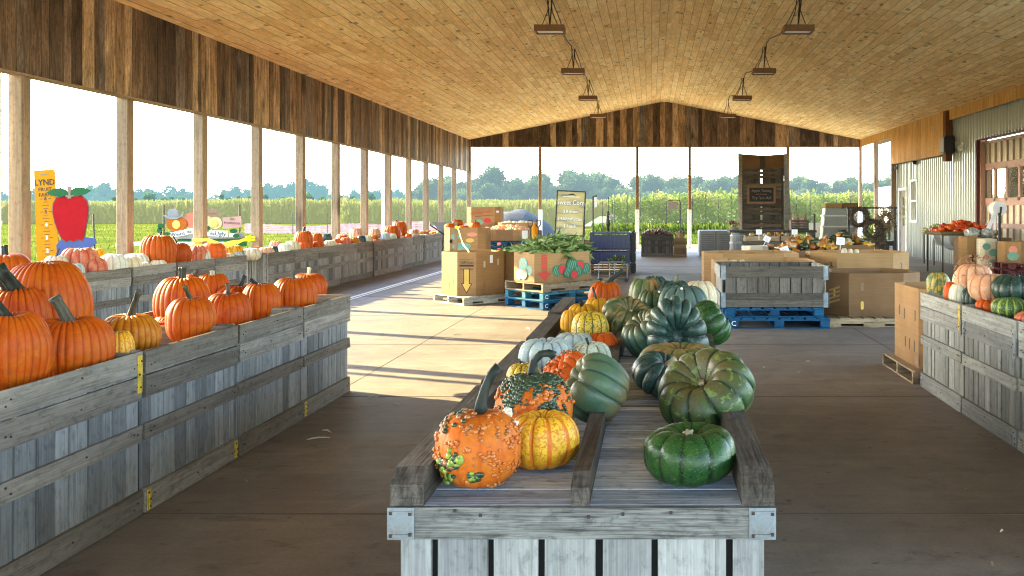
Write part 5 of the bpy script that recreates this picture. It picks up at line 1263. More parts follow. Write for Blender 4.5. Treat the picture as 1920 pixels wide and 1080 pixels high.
# blue crates on a brown crate
def plastic_crate(x, y, z, w, d, h, mat, label, group, rib=9, name='plastic_crate'):
    t = empty(name, (x, y, z), 0, label, 'crate', group)
    m = MB(); 
    for sx in (-1, 1): m.box((sx * (w / 2 - .012), 0, h / 2), (.02, d - .01, h))
    for sy in (-1, 1): m.box((0, sy * (d / 2 - .012), h * .42), (w - .045, .018, h * .74))
    m.box((0, 0, .012), (w - .05, d - .05, .02)); m.build('basin', mat, t)
    m = MB()
    for sy in (-1, 1):
        m.box((0, sy * (d / 2), h - .02), (w + .03, .035, .04))
        for k in range(rib): m.box((-w / 2 + w * (k + .5) / rib, sy * (d / 2 + .001), h / 2), (.016, .026, h - .04))
    for sx in (-1, 1):
        m.box((sx * (w / 2 + .001), 0, h - .022), (.03, d, .04))
        for k in range(rib - 2): m.box((sx * (w / 2 + .002), -d / 2 + d * (k + .5) / (rib - 2), h / 2), (.024, .016, h - .04))
    m.build('rim', mat, t); return t
def slat_crate(x, y, z, w, d, h, mat, label, group, name='wooden_crate', rows=4, lab=None):
    t = empty(name, (x, y, z), 0, label, 'crate', group)
    for sy in (-1, 1):
        for k in range(rows):
            m = MB(); hh = h / rows; m.box((0, sy * (d / 2 - .008), hh * (k + .5)), (w, .014, hh - .022)); m.build('slat', mat, t)
    for sx in (-1, 1): MB().box((sx * (w / 2 - .012), 0, h / 2), (.020, d - .04, h - .004)).build('end_board', mat, t)
    MB().box((0, 0, .01), (w - .05, d - .04, .012)).build('base_board', mat, t); return t
slat_crate(-1.05, 22.4, 0, 1.0, .9, .27, M['crate'], 'brown crate beneath the stacked blue plastic crates', 'crates behind the melon bin')
plastic_crate(-1.05, 22.4, .272, 1.0, .85, .40, M['bluep'], 'lower blue plastic crate holding corn', 'crates behind the melon bin')
plastic_crate(-1.05, 22.4, .675, 1.0, .85, .42, M['bluep'], 'upper blue plastic crate behind the melon bin', 'crates behind the melon bin')
for k in range(4): plastic_crate(-.47, 22.9, .0 + .27 * k, .12, .8, .265, M['blackm'], 'black plastic crate stacked beside the blue ones', 'black crates stacked beside the blue ones', 4)
for k in range(9):
    o = link('ear_of_corn', ears[k % 6], None, (-1.0 + cr.uniform(-.3, .3), 21.93, .36 + cr.uniform(-.04, .12)), (R(90), cr.uniform(-1.2, 1.2), cr.uniform(-.3, .3))); tag(o, 'ear of corn poking out of the lower blue crate', 'corn', 'ears of corn in the lower blue crate')
slat_crate(-1.63, 20.4, 0, .34, .5, .95, M['card3'], 'narrow brown box between the corn heap and the blue crates', None, 'brown_box')
t = empty('wire_cart', (-.78, 19.95, 0), 0, 'silver tube cart in front of the blue crates', 'cart')
for xx in (-.42, -.17, -.05, .24): MB().tube([(xx, -.25, .02), (xx, -.25, .44)], .013, 6).build('tube', M['galv'], t)
MB().tube([(-.42, -.25, .44), (.14, -.25, .46), (.22, -.25, .40), (.25, -.25, .30)], .015, 6).build('tube', M['galv'], t); MB().tube([(-.42, -.25, .10), (.25, -.25, .10)], .013, 6).build('tube', M['galv'], t)
MB().tube([(-.42, .25, .44), (.2, .25, .44)], .013, 6).build('tube', M['galv'], t)
for xx in (-.40, .22):
    for yy in (-.25, .25): MB().lathe([(.0, -.012), (.045, -.012), (.045, .012), (0, .012)], n=12).build('wheel', M['blackm'], t, (xx, yy, .045), (R(90), 0, 0))
# stencilled apple bin, crate and basket under the gable
t = place_bin(BL[2], .24, 31.1, 1, 'dark slatted bin of apples with stencilled farm name near the far gable', None, [], name='apple_bin')
t.rotation_euler = (0, 0, -R(90)); t.scale = (1.0, 1.12, .92)
for ch in t.children:
    for s_ in ch.material_slots:
        if s_.material in (M['rail'], M['slat']): s_.link = 'OBJECT'; s_.material = M['palletdark']
text('LYND FRUIT FARM', .12, (-.535, 0, .70 / .92 - .01), None, M['ink']) if False else None
o = text('LYND FRUIT FARM', .105, (.553, 0, .835), t, M['ink'], (R(90), 0, R(90)), stretch=.95)
heap(apple_dk, .24, 31.0, 1.0, .8, .82, 60, .16, 'dark apple heaped in the stencilled bin', 'apple', 'dark apples in the stencilled bin', 5)
slat_crate(1.06, 30.75, 0, .46, .5, .66, M['crate'], 'brown slatted crate turned on its side beside the stencilled bin', None, rows=6)
t = empty('basket', (1.05, 30.72, .665), 0, 'round woven basket on the brown slatted crate', 'basket'); MB().lathe([(.15, 0), (.21, .20), (.20, .20), (.14, .02)], n=20).build('weave', M['crate_l'] if 'crate_l' in M else wood('basket splint', [(0, (.34, .2, .1)), (1, (.46, .3, .17))]), t); MB().lathe([(.215, .18), (.225, .18), (.225, .215), (.21, .215)], n=20).build('rim', M['pallet'], t)
heap(apple_dk, 1.05, 30.72, .26, .26, .84, 12, .05, 'dark apple in the round basket', 'apple', 'apples in the round basket', 6)
t = empty('hanging_sign', (X(1276, 33.5), 33.5, 0), 0, 'small grey card hanging from a bent black rod above the basket', 'sign'); MB().tube([(0, 0, 0), (0, 0, 1.98), (-.06, 0, 2.06), (-.48, 0, 2.06)], .020, 6).build('rod', M['blackm'], t)
MB().box((-.30, 0, 1.86), (.38, .015, .30)).build('card', M['pinkp2'] if 'pinkp2' in M else plain('grey card', (.34, .30, .28)), t); text('OPEN', .10, (-.30, -.012, 1.86), t, M['ink']) if False else None
# grey plastic bin, barrel table
t = empty('plastic_bin', (2.33, 31.1, 0), 0, 'grey plastic bulk bin left of the wooden barrel', 'plastic bin')
m = MB(); m.box((0, 0, .48), (1.18, 1.1, .92)); m.build('body', M['greyp'], t, bevel=.04)
m = MB()
for k in range(9): m.box((-.27, -.555, .20 + k * .075), (.44, .02, .035)); m.box((.33, -.555, .20 + k * .075), (.40, .02, .035))
m.box((0, -.556, .48), (.05, .03, .80)); m.build('ribs', M['blackm'] if False else plain('grey plastic ribs', (.12, .12, .125), .5), t)
t = empty('barrel', (2.50, 24.4, 0), 0, 'grey wooden barrel with pale hoops holding the plank table', 'barrel')
MB().lathe([(0, 0), (.20, 0), (.24, .3), (.245, .52), (.235, .8), (.20, 1.03), (0, 1.03)], n=22).build('staves', M['slat'], t)
for z in (.12, .36, .74, .94): MB().lathe([(.228 if z < .2 or z > .8 else .248, -.02), (.235 if z < .2 or z > .8 else .252, -.02), (.235 if z < .2 or z > .8 else .252, .02), (.226, .02)], n=22).build('hoop', M['galv'], t, (0, 0, z))
t = empty('plank_table', (3.45, 24.4, 0), 0, 'long dark plank table top resting on the barrel', 'table'); MB().box((0, 0, 1.065), (2.45, .75, .06)).build('table_top', M['palletdark'], t)
m = MB(); m.box((1.12, 0, .52), (.10, .6, 1.04)); m.build('leg', M['palletdark'], t); m = MB(); m.box((1.17, -.33, .82), (.05, .05, 1.5), .5); m.build('post', M['palletdark'], t)
t = empty('flower_pot', (2.35, 24.2, 1.096), 0, 'dried reddish flowers in a small bowl at the left end of the plank table', 'flowers'); MB().lathe([(.06, 0), (.13, .10), (.12, .10)], n=14).build('bowl', M['greyhat'], t)
m = MB(); 
for k in range(26): m.blob((cr.uniform(-.16, .16), cr.uniform(-.1, .1), .12 + cr.uniform(0, .13)), cr.uniform(.02, .045), 6, 4, cr.random())
m.build('blooms', leafmat('dried bloom', (.10, .03, .03), (.35, .22, .18), 0), t)
# bottles crate on the plank table
t = slat_crate(4.22, 24.3, 1.096, .50, .4, .30, M['palletdark'], 'dark crate of tall brown bottles on the plank table', None, 'bottle_crate')
for k in range(4):
    o = MB().lathe([(0, 0), (.045, 0), (.05, .22), (.045, .30), (.02, .37), (.022, .44), (0, .45)], n=10).build('tall_bottle', M['brownp'] if k % 2 else M['pinkp'], None, (4.05 + .11 * k, 24.15, 1.12), smooth=True); tag(o, 'tall brown bottle standing in the dark crate on the plank table', 'bottle', 'tall brown bottles in the dark crate')
# tall pallet tower with chalkboard
t = empty('pallet_tower', (4.35, 33.2, 0), 0, 'tall dark tower of stacked weathered bins with cardboard at its top', 'display tower')
for k in range(16):
    z = 1.0 + k * .155 if k < 15 else 3.32; m = MB(); zz = .92 + k * .157
    if k in (3, 12): continue
    m.box((-.02, 0, zz), (1.52, .03, .118 if k % 3 else .095), j=.012); m.build('slat', M['tower'], t)
for xx in (-.80, .78): MB().box((xx, .02, 1.66), (.10, .10, 3.3), j=.006).build('upright', M['palletdark'], t)
MB().box((-.30, .10, 2.1), (.16, .06, 2.5)).build('upright', M['palletdark'], t); MB().box((.42, .10, 2.1), (.16, .06, 2.5)).build('upright', M['palletdark'], t)
for sx_, ww_ in ((-.40, .72), (.42, .76)): MB().box((sx_, .35, 1.9), (ww_, .02, 3.0)).build('back_board', M['palletdark'], t)
m = MB(); m.quad([(-.96, -.05, 3.90), (-.80, -.12, 3.84), (-.80, -.12, 0.0), (-.92, -.05, 0.0)]); m.quad([(.80, -.12, 3.80), (.94, -.05, 3.88), (1.10, -.05, 1.6), (.84, -.12, 1.6)]); m.quad([(.84, -.1, 1.6), (1.12, -.05, 1.6), (1.12, -.05, 0), (.84, -.1, 0)]); m.build('side_board', M['bin'], t)
m = MB(); m.quad([(-.90, -.02, 3.30), (-.02, -.02, 3.30), (-.02, -.02, 3.80), (-.90, -.05, 3.86)]); m.quad([(.04, -.02, 3.30), (.90, -.02, 3.30), (.92, -.05, 3.86), (.04, -.02, 3.79)]); m.build('cardboard_flap', M['card3'], t)
m = MB(); m.box((0, -.03, 3.55), (.20, .02, .48)); m.build('brace', M['palletdark'], t)
m = MB(); m.box((0, -.12, .45), (1.7, .1, .9)); m.build('base_bin', M['palletdark'], t)
t = empty('chalkboard', (4.30, 33.12, 2.27), 0, 'small chalkboard with brown frame hanging on the pallet tower', 'chalkboard')
MB().box((0, 0, 0), (.98, .02, .56)).build('slate', M['board'], t)
m = MB(); 
for s_ in (-1, 1): m.box((s_ * .51, -.005, 0), (.08, .04, .70)); m.box((0, -.006, s_ * .31), (.98, .04, .08))
m.build('frame', M['brownp'], t); text('Apple Tasting', .14, (0, -.013, .15), t, M['greyhat'], shear=.15); text("Try 'em All!", .16, (0, -.013, -.13), t, M['greyhat'], shear=.1); text('ask us for a sample', .055, (0, -.013, .02), t, M['pinkp'])
# ------------------------------------------------------------------ stalls right of the centre aisle
gK = 'open cardboard bulk bins right of the centre'
# wooden bin on two blue pallets
wx = 1.74
pallet(wx + .06, 12.48, 0, 1.42, 1.12, M['bluepal'], 'lower blue pallet under the low wooden bin', gP, 0, .150, True, True)
pallet(wx, 12.50, .152, 1.38, 1.12, M['bluepal'], 'upper blue pallet under the low wooden bin', gP, 0, .140, True)
t = empty('wooden_bin', (wx, 12.55, .294), 0, 'low weathered wooden bin with galvanised corners on two blue pallets', 'fruit bin')
W_, D_, H_ = 1.50, 1.10, .575
for sy in (-1, 1):
    for z0, z1 in ((.0, .10), (.105, .195), (.41, H_)): MB().box((0, sy * (D_ / 2 + .001), (z0 + z1) / 2), (W_ - .02, .024, z1 - z0 - .004), j=.002).build('rail', M['midwood'], t)
    m = MB()
    for k in range(9): m.box((-W_ / 2 + .06 + (W_ - .12) * (k + .5) / 9, sy * (D_ / 2 - .024), H_ / 2), ((W_ - .12) / 9 - .012, .02, H_ - .03), j=.001)
    m.build('slat_panel', M['midwood'], t)
for sx in (-1, 1):
    for z0, z1 in ((.0, .19), (.41, H_)): MB().box((sx * (W_ / 2 + .002), 0, (z0 + z1) / 2), (.022, D_ - .04, z1 - z0 - .004), j=.002).build('rail', M['whitebin'], t)
    m = MB()
    for k in range(7): m.box((sx * (W_ / 2 - .022), -D_ / 2 + .05 + (D_ - .1) * (k + .5) / 7, H_ / 2), (.02, (D_ - .1) / 7 - .012, H_ - .03), j=.001)
    m.build('slat_panel', M['whitebin'], t)
    for z, h in ((.10, .21), (.485, .20)):
        m = MB(); m.box((sx * (W_ / 2 - .03), -D_ / 2 - .014, z), (.065, .004, h)); m.box((sx * (W_ / 2 + .0155), -D_ / 2 + .03, z), (.004, .07, h)); m.build('corner_bracket', M['galv'], t)
MB().box((0, 0, .02), (W_ - .08, D_ - .08, .02)).build('plank_floor', M['midwood'], t)
t, po = octabox(1.82, 14.0, .0, 1.62, 1.25, .855, .30, M['card'], 'open cardboard bin directly behind the low wooden bin', gK, 0, fill=.70)
decal(t, po, 0, .70, .74, flat([(-.05, -.045), (.05, -.045), (.05, .045), (-.05, .045)]), M['tanink'])
t, po = octabox(1.82, 15.75, .0, 1.72, 1.3, .89, .32, M['card2'], 'second open cardboard bin behind the low wooden bin, its pale side in the light', gK, 0, fill=.76)
hole(t, po, 7, 0, .62, .03, .13)
for k, (cx, w, yy, kd) in enumerate(((1407, 26, 15.5, 'deep'), (1375, 16, 14.1, 'cream'), (1392, 12, 14.2, 'cream'))): pumpkin(cx, 473 if k == 0 else 486, None, w, yy, kd, ('orange pumpkin barely showing over the second open cardboard bin', 'pale gourd lying in the first open cardboard bin', 'small pale gourd lying in the first open cardboard bin')[k], .70 if k else .77, 12, .08, 130 + k, 'l', None, group='produce lying in the open cardboard bins')
# big numbered bin and the one in front on a pallet
t, po = octabox(3.80, 15.75, .10, 1.80, 1.25, .80, .40, M['card2'], 'wide cardboard bin with a handwritten number, behind the brown one on a raw pallet', gK, 0, fill=.66)
pallet(3.80, 15.75, -.045 + .046, 1.5, 1.2, M['pallet'], 'raw pallet under the wide numbered cardboard bin', gP, 0, .095)
p, a = facet(po, 7, .12, .56, .006); text('#3', .17, p, t, M['ink'], (R(90), R(-8), a), 'print')
m = MB()
for q in range(4): m.quad([(-.09, 0, -.12 + q * .06), (.09, 0, -.06 + q * .06), (.09, 0, -.03 + q * .06), (-.09, 0, -.09 + q * .06)])
p, a = facet(po, 7, -.08, .40, .006); m.build('print', M['tanink'], t, p, (0, 0, a)); hole(t, po, 7, -.08, .28, .04, .10); hole(t, po, 0, -.30, .40, .05, .11); hole(t, po, 0, .36, .40, .05, .11, M['cardw']); hole(t, po, 1, .08, .30, .035, .13)
p, a = facet(po, 1, .0, .55, .006); text('3', .2, p, t, M['brownp'], (R(90), R(-8), a), 'print')
for k, (cx, w) in enumerate(((1583, 11), (1594, 11), (1606, 10))): pumpkin(cx, 464 + k, None, w, 15.35, 'cream', 'white gourd showing over the rim of the numbered cardboard bin', .74, 8, .05, 140 + k, 'l', None, group='white gourds in the numbered cardboard bin')
pallet(3.16, 12.62, 0, 1.30, 1.15, M['pallet'], 'raw wood pallet under the brown cardboard bin', gP, 0, .135)
t, po = octabox(3.22, 12.78, .137, 1.46, 1.2, .615, .34, M['card3'], 'brown open cardboard bin with hand holes on a raw wood pallet', gK, 0, fill=.02)
hole(t, po, 0, -.20, .43, .045, .12, M['brownp']); hole(t, po, 0, -.20, .16, .045, .12, M['tanink']); hole(t, po, 7, .0, .33, .03, .13, M['tanink'])
m = MB()
for q in range(4): m.quad([(-.09, 0, -.12 + q * .06), (.09, 0, -.06 + q * .06), (.09, 0, -.03 + q * .06), (-.09, 0, -.09 + q * .06)])
p, a = facet(po, 7, 0, .28, .004); m.build('print', M['tanink2'] if 'tanink2' in M else plain('faded print', (.34, .20, .07)), t, p, (0, 0, a))
# gourd bins
for k, (gx, gy, ww, up, z0) in enumerate(((3.25, 18.0, 1.25, .26, .80), (4.30, 18.9, 1.15, .28, .88))):
    t, po = octabox(gx, gy, 0, ww, 1.0, z0 + .03, .2, M['card3'], 'cardboard bin heaped with mixed gourds, %s' % ('left one' if k == 0 else 'right one beside the wreaths'), gK, 0, fill=z0 - .04)
def gourd_mesh(seed, neck=True):
    m = MB(); r_ = random.Random(seed); b = .055
    pr = [(.004, -.06), (.035, -.055), (.055, -.02), (.05, .02), (.028, .055), (.02, .085), (.016, .115), (.006, .125)] if neck else [(.004, -.045), (.04, -.04), (.06, 0), (.045, .035), (.01, .04), (.008, .06), (0, .062)]
    m.lathe(pr, n=12); return m
gmat = [fruitmat('yellow orange gourd', (.40, .14, .008), (.52, .26, .02)), fruitmat('dark green gourd', (.008, .022, .012), (.04, .06, .025)), fruitmat('pale striped gourd', (.26, .20, .10), (.42, .33, .19)), fruitmat('dark orange gourd', (.20, .05, .008), (.32, .10, .02))]
gm = [(gourd_mesh(i, i % 3 != 0).mesh('gourd', gmat[q], True), q) for i in range(3) for q in range(4)]
GN = ['yellow orange', 'dark green', 'pale striped', 'dark orange']
for (gx, gy, ww, up, z0, n, sd_) in ((3.25, 18.0, 1.1, .30, .82, 75, 3), (4.30, 18.9, 1.0, .26, .90, 70, 4)):
    r_ = random.Random(sd_)
    for k in range(n):
        me, q = gm[r_.randrange(12)]; lx, ly = r_.uniform(-1, 1), r_.uniform(-1, 1); sc = r_.uniform(.9, 1.5)
        o = link('gourd', me, None, (gx + lx * ww / 2, gy + ly * .42, z0 + up * (1 - max(abs(lx), abs(ly)) ** 1.6) * r_.uniform(.4, 1)), (r_.uniform(-1.8, 1.8), r_.uniform(-1.8, 1.8), r_.uniform(0, 6)), (sc,) * 3)
        tag(o, '%s gourd in the %s heap of mixed gourds' % (GN[q], 'left' if gx < 4 else 'right'), 'gourd', '%s gourds in the %s heap' % (GN[q], 'left' if gx < 4 else 'right'))
# low wooden trays and little cardboard boxes in front of the plank table
gT = 'wooden trays in front of the plank table'
for k, (x0, x1) in enumerate(((1397, 1462), (1464, 1506))):
    yy = 20.6; a, b = X(x0, yy), X(x1, yy)
    slat_crate((a + b) / 2, yy + .25, .90, b - a - .01, .5, .15, M['pallet'], '%s pale wooden tray of small squashes in front of the plank table' % ('left' if k == 0 else 'right'), gT, 'wooden_tray', 1)
t = empty('display_stand', (2.95, 20.9, 0), 0, 'dark wooden stand under the pale wooden trays', 'stand'); MB().box((0, 0, .87), (1.5, .55, .04)).build('shelf', M['palletdark'], t); MB().box((0, 0, .72), (1.4, .5, .10)).build('shelf', M['crate'], t)
for sx in (-.66, .66): MB().box((sx, 0, .34), (.07, .5, .68)).build('leg', M['palletdark'], t)
r_ = random.Random(8)
for k in range(26):
    me, q = gm[r_.randrange(12)]; o = link('gourd', me, None, (r_.uniform(2.35, 3.6), 20.85 + r_.uniform(-.15, .15), .99 + r_.uniform(0, .10)), (r_.uniform(-1.5, 1.5), r_.uniform(-1.5, 1.5), r_.uniform(0, 6)), (.9,) * 3); tag(o, '%s gourd lying in the pale wooden trays' % GN[q], 'gourd', '%s gourds in the pale wooden trays' % GN[q])
octabox(2.36, 19.3, 0, .56, .6, .86, .14, M['cardw'], 'pale cardboard box in front of the wooden trays', gK, 0, fill=.7)
octabox(3.0, 19.45, 0, .66, .6, .90, .1, M['card3'], 'brown cardboard box right of the pale one', gK, 0, fill=.8)
# price cards
def price_card(px, py, yy, w, h, lab, tilt=0.0, rest=1.0):
    t = empty('price_card', (X(px, yy), yy, H(py, yy)), 0, lab, 'price sign', 'white price cards on sticks'); t.rotation_euler = (R(-6), tilt, 0)
    MB().box((0, 0, 0), (w, .006, h)).build('card', M['paper'], t); MB().box((0, .006, -h / 2 - .05), (.014, .008, .16 + (0))).build('stick', M['pallet'] if False else M['white'], t)
    for i, ww in enumerate((.7, .5, .6)): MB().box((0, -.0045, h * (.22 - .22 * i)), (w * ww * .8, .002, h * .05)).build('writing', M['ink2'] if 'ink2' in M else plain('blue grey handwriting', (.30, .32, .48)), t)
price_card(1423, 435, 20.35, .14, .12, 'white price card above the left wooden tray')
price_card(1490, 435, 20.35, .14, .12, 'white price card above the right wooden tray')
price_card(1438, 448, 19.1, .15, .13, 'tilted white price card above the brown cardboard box', R(28))
price_card(1472, 470, 16.6, .16, .16, 'tilted white price card at the left gourd heap', R(-22))
price_card(1576, 452, 17.6, .17, .15, 'white price card standing in the right gourd heap', R(4))
# shelf unit, planters, grey boxes
t = empty('shelf_unit', (5.55, 25.2, 0), 0, 'pale grey shelf unit with sloping left side behind the gourds', 'shelf')
m = MB(); m.quad([(-.62, -.25, 0), (-.44, -.25, 1.72), (.46, -.25, 1.72), (.46, -.25, 0)][::-1]); m.build('back_panel', plain('pale grey board', (.38, .39, .38), .6), t, (0, .28, 0))
for z in (1.50, 1.18, .84, .48): MB().box((-.02, -.08, z), (1.0 + (1.6 - z) * .12, .36, .035)).build('shelf_board', M['white'], t)
for sx, ang in ((-.53, 6), (.47, 0)): MB().box((sx, -.08, .86), (.03, .36, 1.72), rot=Matrix.Rotation(R(ang), 3, 'Y')).build('side_board', M['white'], t)
octabox(5.36, 25.1, 1.725, .50, .34, .14, .02, M['card2'], 'pale cardboard box on top of the shelf unit', None, 0); octabox(5.85, 25.1, 1.725, .44, .34, .15, .02, M['card3'], 'brown cardboard box on top of the shelf unit', None, 0)
t = empty('planter_box', (5.62, 24.98, .86), 0, 'small white lettered planter on the shelf unit', 'planter'); MB().box((0, 0, .09), (.24, .14, .16)).build('box', M['paper'], t); text('FALL', .06, (0, -.073, .09), t, M['ink'])
m = MB()
for k in range(14): m.box((cr.uniform(-.11, .11), 0, .20), (.03, .02, .06), cr.random(), rot=Matrix.Rotation(cr.uniform(-1, 1), 3, 'Y'))
m.build('sprigs', M['husk'], t)
for k, (z, lab) in enumerate(((0, 'lower'), (.45, 'upper'))): MB().box((0, 0, .22), (.42, .4, .43)).build('box', M['greyhat'] if not k else M['white'], None, (4.92, 25.6, z + .4), bevel=.01)['label'] = '%s pale grey box stacked left of the shelf unit' % lab
for o in [q for q in bpy.data.objects if q.name.startswith('box') and q.parent is None]: o.name = 'storage_box'; o['category'] = 'box'; o['group'] = 'pale boxes left of the shelf unit'
o = MB().box((0, 0, .2), (.5, .45, .39)).build('box_stand', M['greyp'], None, (4.92, 25.6, 0)); tag(o, 'grey base under the pale boxes left of the shelf unit', 'stand'); o.name = 'base_crate'
# wreath rack
t = empty('wreath_rack', (6.0, 23.2, 0), 0, 'black metal rack holding the dried wreaths', 'rack')
for xx in (-.62, .64): MB().box((xx, 0, .86), (.05, .05, 1.72)).build('upright', M['blackm'], t)
MB().box((.01, 0, 1.725), (1.36, .05, .05)).build('crossbar', M['blackm'], t); MB().box((0, 0, .35), (1.25, .04, .04)).build('crossbar', M['blackm'], t)
twig = leafmat('dried twig', (.035, .024, .018), (.16, .115, .08), .1)
def wreath_mesh(Rr, seed, hang=0.0):
    r_ = random.Random(seed); m = MB(); m.tube([(Rr * math.cos(a), 0, Rr * math.sin(a)) for a in [2 * math.pi * k / 24 for k in range(25)]], .06, 7, .15, cap=False)
    for k in range(900):
        a = r_.uniform(0, 6.28); c = Vector((Rr * math.cos(a), r_.uniform(-.04, .04), Rr * math.sin(a))); d = Vector((r_.gauss(0, 1), r_.gauss(0, .6), r_.gauss(0, 1))).normalized()
        tl = Vector((-math.sin(a), 0, math.cos(a))); d = (d + tl * r_.choice((-1, 1)) * .7 + Vector((math.cos(a), 0, math.sin(a))) * .3).normalized(); L = r_.uniform(.05, .13); s = d.cross(Vector((0, 1, 0))).normalized() * r_.uniform(.006, .016)
        m.quad([tuple(c - s), tuple(c + s), tuple(c + d * L + s * .3), tuple(c + d * L - s * .3)], r_.random() * .7)
    return m.mesh('wreath', twig)
for (px, py, yy, Rr, lab) in ((1611, 407, 23.1, .22, 'round dark dried wreath, upper left on the rack'), (1637, 430, 22.95, .21, 'round dark dried wreath, lower one in the middle of the rack')):
    o = link('wreath', wreath_mesh(Rr, int(px)), None, (X(px, yy), yy, H(py, yy))); tag(o, lab, 'wreath', 'dried wreaths on the rack')
def bunch(px, py, yy, w, h, seed, lab, mat, n=620, hole_=False):
    r_ = random.Random(seed); m = MB()
    for k in range(n):
        c = Vector((r_.gauss(0, w * .3), r_.uniform(-.05, .05), r_.gauss(0, h * .28)))
        if hole_ and c.length < .07: continue
        d = Vector((r_.gauss(0, .5) + c.x * 3, r_.gauss(0, .3), r_.gauss(0, .6) + c.z * 2)).normalized(); L = r_.uniform(.06, .14); s = d.cross(Vector((0, 1, 0))).normalized() * r_.uniform(.008, .018)
        m.quad([tuple(c - s), tuple(c + s), tuple(c + d * L + s * .2), tuple(c + d * L - s * .2)], r_.random())
    o = m.build('dried_bunch', mat, None, (X(px, yy), yy, H(py, yy))); tag(o, lab, 'dried plants', 'bunches of dried stalks on the rack')
bunch(1661, 412, 23.1, .34, .50, 1, 'tan bunch of dried corn leaves hanging at the right end of the rack', leafmat('dried corn leaf', (.10, .075, .04), (.36, .27, .16), .2), hole_=True)
bunch(1650, 445, 22.9, .22, .50, 2, 'dark hanging bunch of stalks below the tan one', twig)
bunch(1622, 458, 22.8, .46, .20, 3, 'dark bunch of stalks lying at the foot of the rack', twig)
t = empty('lantern', (X(1668, 23.6), 23.6, 0), 0, 'grey glazed lantern cabinet under the tan bunch', 'cabinet')
m = MB(); 
for sx in (-1, 1):
    for sy in (-1, 1): m.box((sx * .14, sy * .12, .63), (.03, .03, 1.22))
m.box((0, 0, 1.23), (.34, .3, .03)); m.box((0, 0, .80), (.30, .26, .03)); m.box((0, 0, .4), (.30, .26, .78)); m.build('frame', M['blackm'], t); MB().box((0, -.12, 1.02), (.25, .006, .38)).build('pane', M['glass'], t); MB().box((0, -.136, .62), (.09, .004, .13)).build('card', M['paper'], t)
t = empty('gift_basket', (X(1602, 22.6), 22.6, .62), 0, 'tan straw figure beside the left upright of the wreath rack', 'figure'); MB().lathe([(.0, 0), (.09, .02), (.10, .12), (.04, .22), (.07, .28), (.06, .38), (0, .42)], n=12).build('straw_body', fruitmat('straw', (.30, .18, .08), (.50, .34, .18), .8), t, smooth=True); MB().box((0, 0, -.31), (.26, .26, .60)).build('base', M['crate'], t)
t.name = 'straw_figure'

# ------------------------------------------------------------------ produce tables by the siding wall
t = empty('produce_table', (8.25, 22.6, 0), 0, 'table on thin black legs carrying the big heap of tomatoes', 'table')
MB().box((0, 0, 1.03), (1.55, 1.3, .04)).build('table_top', M['crate'], t)
m = MB(); m.box((0, -.66, 1.075), (1.55, .02, .07)); m.box((-.78, 0, 1.075), (.02, 1.3, .07)); m.box((0, .66, 1.075), (1.55, .02, .07)); m.build('tray_edge', M['pallet'], t)
for sx in (-1, 1):
    for sy in (-1, 1): MB().tube([(sx * .72, sy * .6, 0), (sx * .72, sy * .6, 1.01)], .022, 6).build('leg', M['blackm'], t)
t = empty('produce_table', (8.75, 25.3, 0), 0, 'further table on thin legs carrying the tray of green tomatoes', 'table')
MB().box((0, 0, .98), (1.1, 1.0, .04)).build('table_top', M['pallet'], t); MB().box((0, -.5, 1.04), (1.1, .03, .12)).build('tray_edge', M['pallet'], t)
for sx in (-1, 1):
    for sy in (-1, 1): MB().tube([(sx * .5, sy * .45, .06), (sx * .5, sy * .45, .96)], .020, 6).build('leg', M['blackm'], t)
heap(tomato, 8.25, 22.6, 1.45, 1.1, 1.10, 120, .26, 'red tomato in the heap on the black legged table', 'tomato', 'red tomatoes heaped on the table by the siding wall', 21)
heap(gtom, 8.72, 25.3, 1.0, .85, 1.07, 60, .22, 'green tomato in the tray on the further table', 'green tomato', 'green tomatoes on the further table', 22, s=1.2)
for k, (xx, yy, rr_, lab) in enumerate(((8.05, 22.35, .36, 'galvanised half round tub hanging under the tomato table'), (8.55, 25.0, .30, 'galvanised half round tub under the green tomato table'))):
    m = MB(); n = 14
    for i in range(n):
        a, b = math.pi * i / n, math.pi * (i + 1) / n
        m.quad([(-.35, -rr_ * math.cos(a), -rr_ * math.sin(a) * 1.15), (.35, -rr_ * math.cos(a), -rr_ * math.sin(a) * 1.15), (.35, -rr_ * math.cos(b), -rr_ * math.sin(b) * 1.15), (-.35, -rr_ * math.cos(b), -rr_ * math.sin(b) * 1.15)])
    for sx in (-.35, .35): m.quad([(sx, -rr_ * math.cos(math.pi * i / n), -rr_ * math.sin(math.pi * i / n) * 1.15) for i in range(n + 1)])
    o = m.build('metal_tub', M['galvtub'], None, (xx, yy, 1.005 if k == 0 else .955), (0, 0, R(90) if k == 0 else R(80))); tag(o, lab, 'tub', 'galvanised tubs under the produce tables')
gR = 'printed cardboard boxes at the right wall'
t, po = octabox(X(1822, 20.6) + .0, 20.75, 0, .46, .42, 1.02, .10, M['card2'], 'tall kraft cardboard box with a black arrow, right of the metal tub', gR, 0, fill=.9); hole(t, po, 0, 0, .44, .04, .16, M['ink']); decal(t, po, 0, 0, .32, flat([(-.05, -.03), (.05, .0), (.05, .03), (-.05, 0)]), M['maroon']); decal(t, po, 0, 0, .54, flat([(-.06, -.03), (.06, -.03), (0, .06)]), M['ink'], off=.005)
t, po = octabox(X(1853, 20.3), 20.4, 0, .40, .40, .98, .08, M['cardw'], 'whitish box with faded green and pink fruit print', gR, 0, fill=.9)
for (u, v, r, mt) in ((-.08, .80, .10, 'paleink'), (.08, .66, .11, 'paleink'), (-.09, .55, .07, 'pinkink'), (.06, .42, .10, 'paleink'), (-.05, .25, .09, 'paleink')): decal(t, po, 0, u, v, flat(disc(r, r * .8)), M[mt], off=.003 + u * .01 + .001)
